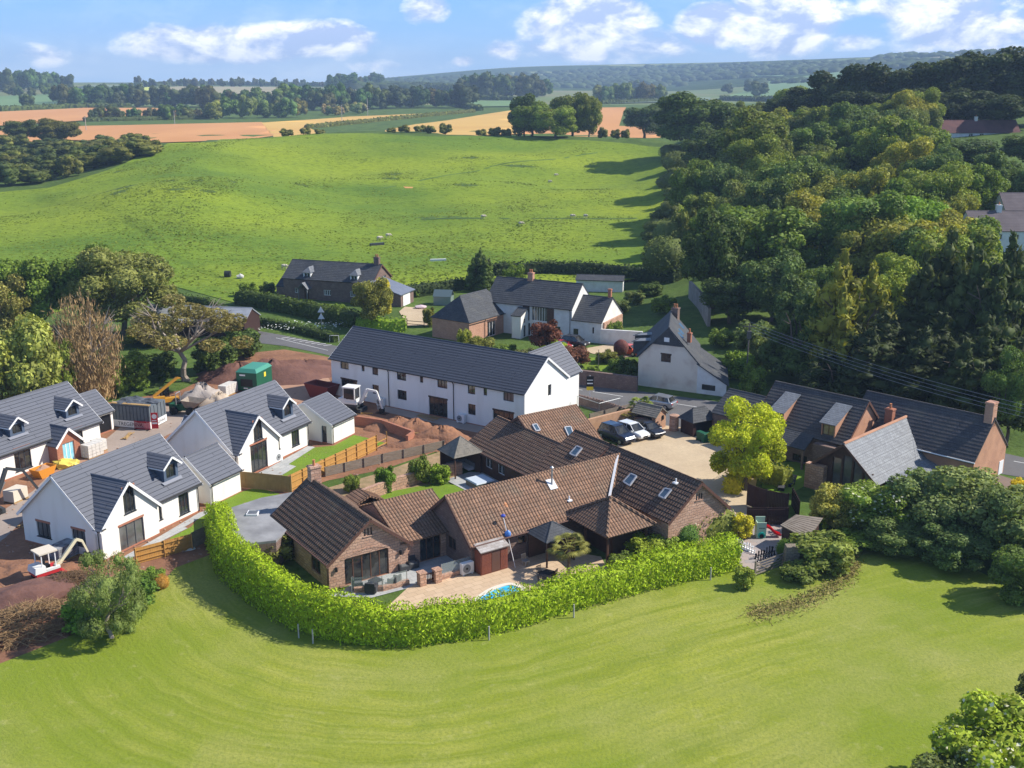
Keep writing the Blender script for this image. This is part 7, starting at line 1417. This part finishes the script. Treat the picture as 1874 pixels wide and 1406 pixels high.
mb=MB(); o_=[q*(1+.42/q.length) for q in Q]; mb.add([(q.x,q.y,.16) for q in Q]+[(q.x,q.y,.16) for q in o_]+[(q.x,q.y,.05) for q in Q]+[(q.x,q.y,.05) for q in o_],[(i,(i+1)%n,n+(i+1)%n,n+i) for i in range(n)]+[(2*n+i,2*n+(i+1)%n,(i+1)%n,i) for i in range(n)]+[(n+i,n+(i+1)%n,3*n+(i+1)%n,3*n+i) for i in range(n)]); mb.build('coping',mat('pale_coping',(.66,.60,.50),rough=.8),t)
m_rat=mat('charcoal_rattan',(.045,.045,.05),(.06,.06,.065),8,.8)
def armchair(px,py,azd,label,group='dark rattan armchairs on the patio'):
    x,y,z=at(px,py); t=thing('armchair',label,'armchair',(x,y,z+.06),rz(azd),group); mb=MB(); mb.box(-.36,.36,-.34,.34,.08,.42); mb.build('seat',m_rat,t); mb=MB(); mb.box(-.42,-.30,-.4,.4,.08,.9); mb.build('backrest',m_rat,t)
    for s in(-1,1): mb=MB(); mb.box(-.36,.36,s*.4-.06,s*.4+.06,.08,.64); mb.build('armrest',m_rat,t)
    mb=MB(); mb.box(-.28,.34,-.32,.32,.42,.5); mb.build('cushion',mat('grey_cushion',(.12,.125,.13),rough=.9),t); return t
armchair(655,1078,75,'dark armchair nearest the glazed doors'); armchair(680,1085,10,'dark armchair nearest the laurel hedge'); armchair(722,1072,-60,'dark armchair nearest the picket gate'); armchair(739,1045,150,'left of two brown armchairs against the sandstone wall','brown armchairs against the wall'); armchair(755,1040,150,'right of two brown armchairs against the sandstone wall','brown armchairs against the wall')
def table(px,py,azd,label,L=.9,W_=.9,h=.45,m=None,name='coffee_table',cat='table'):
    x,y,z=at(px,py); t=thing(name,label,cat,(x,y,z+.06),rz(azd)); mb=MB(); mb.box(-L/2,L/2,-W_/2,W_/2,h-.05,h); mb.build('tabletop',m or m_rat,t)
    for sx in(-1,1):
        for sy in(-1,1): mb=MB(); mb.box(sx*(L/2-.06)-.03,sx*(L/2-.06)+.03,sy*(W_/2-.06)-.03,sy*(W_/2-.06)+.03,0,h-.05); mb.build('leg',m or m_rat,t)
    return t
table(688,1072,40,'low square coffee table between the dark armchairs'); table(1000,1066,30,'dark round edged table with chairs beside the palm',1.4,.9,.74,m_black,'garden_table')
def chair(px,py,azd,label,m,name='garden_chair',group='chairs round the dark garden table'):
    x,y,z=at(px,py); t=thing(name,label,'chair',(x,y,z+.06),rz(azd),group); mb=MB(); mb.box(-.24,.24,-.24,.24,.40,.45); mb.build('seat',m,t); mb=MB()
    for i in range(5): mb.bar((-.24,-.22+i*.11,.45),(-.3,-.22+i*.11,.92),.03)
    mb.bar((-.3,-.25,.92),(-.3,.25,.92),.05); mb.build('backrest',m,t)
    for sx in(-1,1):
        for sy in(-1,1): mb=MB(); mb.cyl((sx*.2,sy*.2,0),(sx*.2,sy*.2,.4),.02,.02,6); mb.build('leg',m,t)
    return t
for px,py,a_,lb in((990,1058,140,'dark chair at the near left of the garden table'),(1012,1062,-60,'dark chair at the right of the garden table'),(1003,1078,-10,'dark chair nearest the pool')): chair(px,py,a_,lb,m_black)
chair(962,1036,140,'single pale metal chair beside the louvred shed',m_steel,group=None)
x,y,z=at(943,1040); mb=MB(); mb.cyl((0,0,.05),(-1.0,1.6,3.9),.03,.03,6); t=thing('pool_net','blue pool net on a long pole leaning on the roof beside the louvred shed','pool net',(x,y,z)); mb.build('pole',m_white,t); mb=MB(); mb.blob((-.62,.95,2.6),(.3,.2,.32),2,.1); mb.build('net',mat('blue_net',(.10,.25,.62),rough=.5),t); mb=MB(); mb.blob((-1.0,1.6,3.95),(.22,.2,.14),2,.1); mb.build('head',mat('dark_blue_net',(.05,.08,.40),rough=.5),t)
# palms
def palm(px,py,label,h=2.2,n=34,L=1.25,c=(.24,.25,.09)):
    x,y,z=at(px,py); t=thing('palm',label,'palm',(x,y,z)); mb=MB(); mb.tube([(0,0,0),(.03,.02,h*.5),(0,.03,h)],[.16,.13,.15],8); mb.build('trunk',m_bark,t); rnd=random.Random(px); f=MB()
    for i in range(n):
        a=i*2.4; e=rnd.uniform(-.35,1.0); k=L*rnd.uniform(.8,1.1); d_=Vector((math.cos(a)*math.cos(e),math.sin(a)*math.cos(e),math.sin(e))); b_=Vector((0,.03,h)); p=b_+d_*k; f.bar(b_,p,.03)
        s_=d_.cross(Vector((0,0,1))).normalized(); u=s_.cross(d_)
        for j in range(13):
            g=(j/12-.5)*2.6; v=(d_*math.cos(g)+s_*math.sin(g)).normalized(); tip=p+v*.8+Vector((0,0,-.3)); w_=.07; q=s_*math.cos(g)-d_*math.sin(g); f.poly([p,p+v*.3+q*w_,tip,p+v*.3-q*w_])
    o=f.build('fronds',m_leaf,t); o.color=(*c,1); return t
palm(1040,1052,'fan palm with drooping yellowish fronds beside the laurel hedge',2.3,24,1.1,(.15,.17,.07)); palm(1172,772,'leaning palm behind the parked cars, beside the slate hut',1.9,26,.95,(.13,.19,.06)); palm(1150,778,'lower palm against the orange brick wall',1.1,22,.85,(.18,.18,.07))
# play area
x,y,z=at(1391,983); t=thing('toy_playhouse','pale green toy playhouse with a red slide','playhouse',(x,y,z+.05),0); mg=mat('pale_green_plastic',(.42,.55,.42),rough=.4); mt_=mat('turquoise_plastic',(.02,.42,.34),rough=.4); mr_=mat('red_toy_plastic',(.70,.015,.02),rough=.35)
mb=MB(); mb.box(-.42,.42,-.38,-.30,0,1.45); mb.box(-.42,-.34,-.3,.38,0,1.45); mb.box(.34,.42,-.3,.38,0,1.0); mb.box(-.42,.42,.30,.38,0,1.75); mb.build('tower',mg,t); mb=MB(); mb.cyl((0,-.5,.28),(0,-.37,.28),.3,.3,14); mb.build('crawl_tunnel',mt_,t); mb=MB(); mb.cyl((0,-.52,.24),(0,-.502,.24),.2,.2,14); mb.build('tunnel_opening',m_black,t)
mb=MB()
for i,(a,b_) in enumerate((((.42,0,.95),(.8,0,.78)),((.8,0,.78),(1.3,-.05,.30)),((1.3,-.05,.30),(1.75,-.05,.15)))): 
    mb.bar(a,b_,.42,.05); mb.bar((a[0],a[1]-.22,a[2]+.08),(b_[0],b_[1]-.22,b_[2]+.08),.05,.18); mb.bar((a[0],a[1]+.22,a[2]+.08),(b_[0],b_[1]+.22,b_[2]+.08),.05,.18)
mb.build('slide',mr_,t); mb=MB(); 
for i in range(3): mb.box(-.2+i*.17,-.1+i*.17,-.385,-.378,.88,.98)
mb.build('peep_hole',m_black,t)
def chess(profile,m): 
    mb=MB(); mb.lathe(profile,10); me=mb.build('giant_chess_piece',m); return me
PF=[[(.14,0),(.14,.06),(.07,.12),(.06,.3),(.09,.34),(.03,.36),(.08,.42),(.07,.5),(.0,.54)],[(.17,0),(.17,.08),(.08,.15),(.07,.55),(.12,.6),(.04,.62),(.11,.72),(.05,.82),(.0,.9)],[(.17,0),(.17,.08),(.10,.14),(.09,.42),(.14,.46),(.14,.6),(.10,.6),(.10,.55)]]
m_chw=mat('white_plastic',(.80,.80,.80),rough=.4); m_chb=mat('black_plastic',(.012,.013,.02),rough=.35)
for m_,nm,(x0_,y0_),(dx,dy) in ((m_chw,'white',(1349,998),(4.6,2.0)),(m_chb,'black',(1383,1024),(5.0,-2.2))):
    pr=[chess(p,m_) for p in PF]; first=True
    for r_ in range(2):
        for i in range(7):
            k=0 if r_ else (2 if i%3==0 else 1); o=pr[k]; 
            if (k,'u') in pr: pass
            c_=o.copy(); link(c_); px_=x0_+dx*i+(4 if r_ else 0); py_=y0_+dy*i+(5.5 if r_ else 0); x,y,z=at(px_,py_); c_.location=(x,y,z+.055); c_.scale=(.75,.75,.75); tag(c_,'%s garden chess piece, %s from the left in the %s row'%(nm,ordn(i),'front' if r_ else 'back'),'chess piece','%s garden chess pieces, %s'%(nm,('pawns','tall pieces','castles')[k]))
    for o in pr: bpy.data.objects.remove(o)
for px,py,a_,lb in((1430,897,200,'left dark sun lounger on the shaded lawn'),(1445,890,215,'right dark sun lounger on the shaded lawn')):
    x,y,z=at(px,py); t=thing('sun_lounger',lb,'lounger',(x,y,z+.05),rz(a_),'dark sun loungers'); mb=MB(); mb.box(-.7,.5,-.32,.32,.28,.36); mb.build('seat',m_rat,t); mb=MB(); mb.bar((-.65,0,.33),(-1.15,0,.8),.62,.06); mb.build('backrest',m_rat,t)
    for sx in(-.6,.4): mb=MB(); mb.box(sx-.03,sx+.03,-.3,.3,0,.28); mb.build('leg',m_black,t)
# field gate and pier
A_=Vector(G(1381,1057));B_=Vector(G(1438,1036)); d_=B_-A_; t=thing('field_gate','weathered five bar wooden gate into the mown field','gate',(A_.x,A_.y,0),math.atan2(d_.y,d_.x)); L=d_.length
for i in range(5): mb=MB(); zz=.25+i*.24; mb.box(0,L,-.03,.03,zz-.045,zz+.045); mb.build('bar',m_greyt,t)
mb=MB(); mb.bar((0,-.04,1.2),(L*.5,-.04,.25),.04,.09); mb.bar((L,-.04,1.2),(L*.5,-.04,.25),.04,.09); mb.build('brace',m_greyt,t)
for xx in(0.02,L-.02): mb=MB(); mb.box(xx-.06,xx+.06,-.06,.06,.02,1.4); mb.build('post',m_greyt,t)
x,y,z=at(1449,1040); mb=MB(); mb.box(-.75,.5,-.4,.5,0,2.0,(-.6,.45,-.35,.4)); o=mb.build('stone_pier',brickmat('mossy_stone',(.24,.20,.15),(.30,.25,.19),(.15,.12,.09),.4,.2,.02,distort=.3,bump=.8),None,loc=(x,y,z)); tag(o,'rough mossy stone pier at the field gate','pier')
for i,(px,py) in enumerate(((547,1168),(573,1178),(895,1172),(1050,1131),(1300,1062))):
    x,y,z=at(px,py); mb=MB(); mb.cyl((0,0,0),(0,0,1.1),.06,.055,7); o=mb.build('fence_post',mat('silvered_post',(.42,.40,.36),rough=.9),None,loc=(x,y,z)); tag(o,('first','second','third','fourth','last')[i]+' grey post from the left along the foot of the laurel hedge','post','posts along the laurel hedge')
# signs, poles, wires
x,y,z=at(1079,735); t=thing('sale_board','estate agent board on a white post above the roadside wall','sign board',(x,y,z)); mb=MB(); mb.box(-.05,.05,-.05,.05,0,3.4); mb.build('post',m_white,t); mb=MB(); mb.box(-.45,.45,-.09,-.05,1.75,3.3); mb.build('board',m_black,t); mb=MB(); mb.box(-.42,.42,-.1,-.09,1.5,1.95); mb.build('yellow_strip',mat('yellow_board',(.8,.6,.03),rough=.5),t); mb=MB(); mb.box(-.36,.36,-.098,-.091,2.75,2.85); mb.box(-.36,.36,-.098,-.091,2.3,2.45); mb.build('pale_stripes',m_white,t)
x,y,z=at(589,605); t=thing('road_sign','post with two stacked white backed triangular road signs','road sign',(x,y,z)); mb=MB(); mb.cyl((0,0,0),(0,0,3.9),.05,.05,8); mb.build('post',m_steel,t)
for zz in(1.9,3.0): mb=MB(); mb.add([(-.55,-.07,zz),(.55,-.07,zz),(0,-.07,zz+.95),(-.55,-.04,zz),(.55,-.04,zz),(0,-.04,zz+.95)],[(0,1,2),(5,4,3),(0,3,4,1),(1,4,5,2),(2,5,3,0)]); mb.build('sign_plate',m_white,t)
t=thing('goal_frame','thin pale metal frame on the verge beside the road','frame',at(612,627)); mb=MB(); mb.tube([(-.7,0,0),(-.7,0,1.1),(.7,0,1.1),(.7,0,0)],[.04]*4); mb.build('tube_frame',m_white,t)
m_pole=mat('utility_pole_wood',(.13,.12,.10),rough=.9)
def pole(px,py,top,label,name='utility_pole',r=.13,m=None,cross=False,group=None,d=None):
    if d: x,y=D(px,d); z=T(x,y)
    else: x,y,z=at(px,py)
    h=ztop(x,y,top)-z; t=thing(name,label,'pole',(x,y,z),0,group); mb=MB(); mb.cyl((0,0,-.1),(0,0,h),r,r*.7,8); mb.build('shaft',m or m_pole,t)
    if cross: mb=MB(); mb.bar((-.8,0,h-.4),(.8,0,h-.4),.1); mb.box(-.25,.25,-.3,.2,h-2.0,h-1.0); mb.build('crossarm',m or m_pole,t)
    return (x,y,z+h)
tp=pole(1365,708,592,'dark utility pole on the bank beside the white cottage',cross=True); tv=pole(1095,676,640,'thin pole on the cottage lawn',r=.06)
for px,py,tp_,lb in((626,226,192,'first pale pole in the ochre field'),(673,213,180,'second pale pole at the edge of the ochre field'),(320,228,203,'pale pole at the hedge between the red fields'),(158,240,212,'faint pole at the left of the red field'),(940,240,182,'pale pole left of the tree clump')): pole(px,py,tp_,lb,r=.28,m=mat('pale_pole',(.45,.42,.38),rough=.9))
t=thing('power_lines','four thin power lines crossing in front of the dark evergreens','power lines',tp)
x2,y2=D(2150,100); 
for i in range(4):
    mb=MB(); pts=[]; off=(i-1.5)*.45
    for k in range(13): f=k/12; pts.append((f*(x2-tp[0]),f*(y2-tp[1]),-.4+off*.9*(1 if i else 1)+f*(9.6-tp[2]+.4)-3.2*4*f*(1-f)*.35))
    mb.tube(pts,[.018]*13,4); mb.build('wire',mat('pale_wire',(.30,.31,.31),rough=.5),t)
# temporary mesh fence beside the low wall
t=thing('mesh_fence','temporary steel mesh fence panels behind the red roof','fence',(0,0,0))
for a,b_ in(((1056,754),(1096,768)),((1096,768),(1134,758))):
    A_=Vector(G(*a));B_=Vector(G(*b_)); mb=MB()
    mb.tube([(A_.x,A_.y,.05),(A_.x,A_.y,2),(B_.x,B_.y,2),(B_.x,B_.y,.05)],[.035]*4,6); 
    for i in range(1,24): p=A_.lerp(B_,i/24); mb.bar((p.x,p.y,.1),(p.x,p.y,2),.008)
    mb.build('panel',m_steel,t)
# farmhouse garden bits
x,y,z=at(770,565); mb=MB(); mb.blob((0,0,.3),(1.2,.8,.35),2,.1); o=mb.build('covered_boat',mat('pink_white_cover',(.62,.48,.50),rough=.7),None,loc=(x,y,z)); tag(o,'small pinkish covered shape on the farmhouse driveway','cover')
fence([z7(1348,690),z7(1470,700)],1.2,'dark wooden gate across the farmhouse driveway',m_dkt,3,boards=False,name='driveway_gate',cat='gate')
# sheep and pasture things
m_wool=mat('cream_wool',(.62,.55,.45),(.52,.45,.36),6,.95,bump=.6,bsc=20); m_face=mat('sheep_face',(.42,.36,.30),rough=.9)
def sheep():
    t=thing('sheep','','sheep',(0,0,0),0,'sheep grazing on the green hill')
    mb=MB(); mb.blob((0,0,.62),(.52,.27,.28),3,.05,2); mb.blob((.38,0,.68),(.26,.2,.22),2,.05,3); mb.blob((.62,0,.62),(.17,.12,.16),2,.03,4)
    for sx,sy in((-.32,.13),(-.32,-.13),(.34,.12),(.34,-.12)): mb.tube([(sx,sy,.5),(sx+(.03 if sx<0 else 0),sy,.25),(sx,sy,0)],[.075,.045,.035],6)
    mb.build('body',m_wool,t); mb=MB(); mb.blob((.80,0,.48),(.15,.075,.085),2,.03,5); mb.cyl((.7,.08,.56),(.68,.17,.52),.035,.015,5); mb.cyl((.7,-.08,.56),(.68,-.17,.52),.035,.015,5); mb.build('face',m_face,t); return t
s0=sheep()
for i,(px,py,a_,lb) in enumerate([(1017,324,90,'sheep highest up the hill on the right'),(1006,336,110,'sheep just below the highest one'),(884,401,80,'sheep standing on the worn track, left of the others'),(953,414,95,'sheep alone below the worn track'),(1047,400,100,'left of two sheep on the right of the worn track'),(1071,400,130,'rightmost sheep on the worn track'),(710,436,85,'sheep on the right behind the water trough'),(694,441,70,'sheep standing beside the water trough'),(520,494,100,'sheep low on the field near the farmhouse roof')]):
    x,y=G(px,py); o=s0 if i==0 else copytree(s0); o.location=(x,y,T(x,y)+.12); o.rotation_euler=(0,0,rz(a_)); o.scale=(1.25,1.25,1.25); o['label']=lb
x,y,z=at(690,450); t=thing('water_trough','dark trough on the pasture beside two sheep','trough',(x,y,z),rz(60)); mb=MB(); mb.box(-1.8,1.8,-.4,.4,.1,.7); mb.build('tub',m_gp,t)
x,y,z=at(802,479); mb=MB(); mb.box(-1.9,1.9,-.25,.25,.1,.6,(-1.8,1.8,-.3,.3)); o=mb.build('feed_trough',m_white,None,loc=(x,y,z)); o.rotation_euler=(0,0,R(10)); tag(o,'long white feed trough low on the pasture','trough')
x,y,z=at(417,508); mb=MB(); mb.cyl((-.6,0,.7),(.6,0,.7),.7,.7,18); o=mb.build('round_bale',mat('black_wrap',(.03,.035,.03),rough=.5),None,loc=(x,y,z)); tag(o,'dark round bale on the pasture left of the farmhouse','bale')
x,y,z=at(440,511); mb=MB(); mb.blob((0,0,.5),(.9,.6,.5),2,.2); o=mb.build('boulder',m_block,None,loc=(x,y,z)); tag(o,'pale boulder beside the dark round bale','boulder')
patch('bare_soil',[(736,341),(745,338),(757,341),(755,346),(742,346)],m_field,.12,4)
patch('animal_track',[(770,402),(900,400),(1100,401),(1185,399),(1185,400.4),(1100,402.6),(900,402),(770,404)],mat('worn_grass',(.05,.10,.015),rough=.95),.09,6)
m_tr=mat('trodden_grass',(.075,.14,.02),rough=.95)
for L_ in([(700,345),(800,325),(900,305),(1000,293),(1110,278)],):
    patch('animal_track',L_+[(p[0],p[1]+1.5) for p in L_[::-1]],m_tr,.09,6)
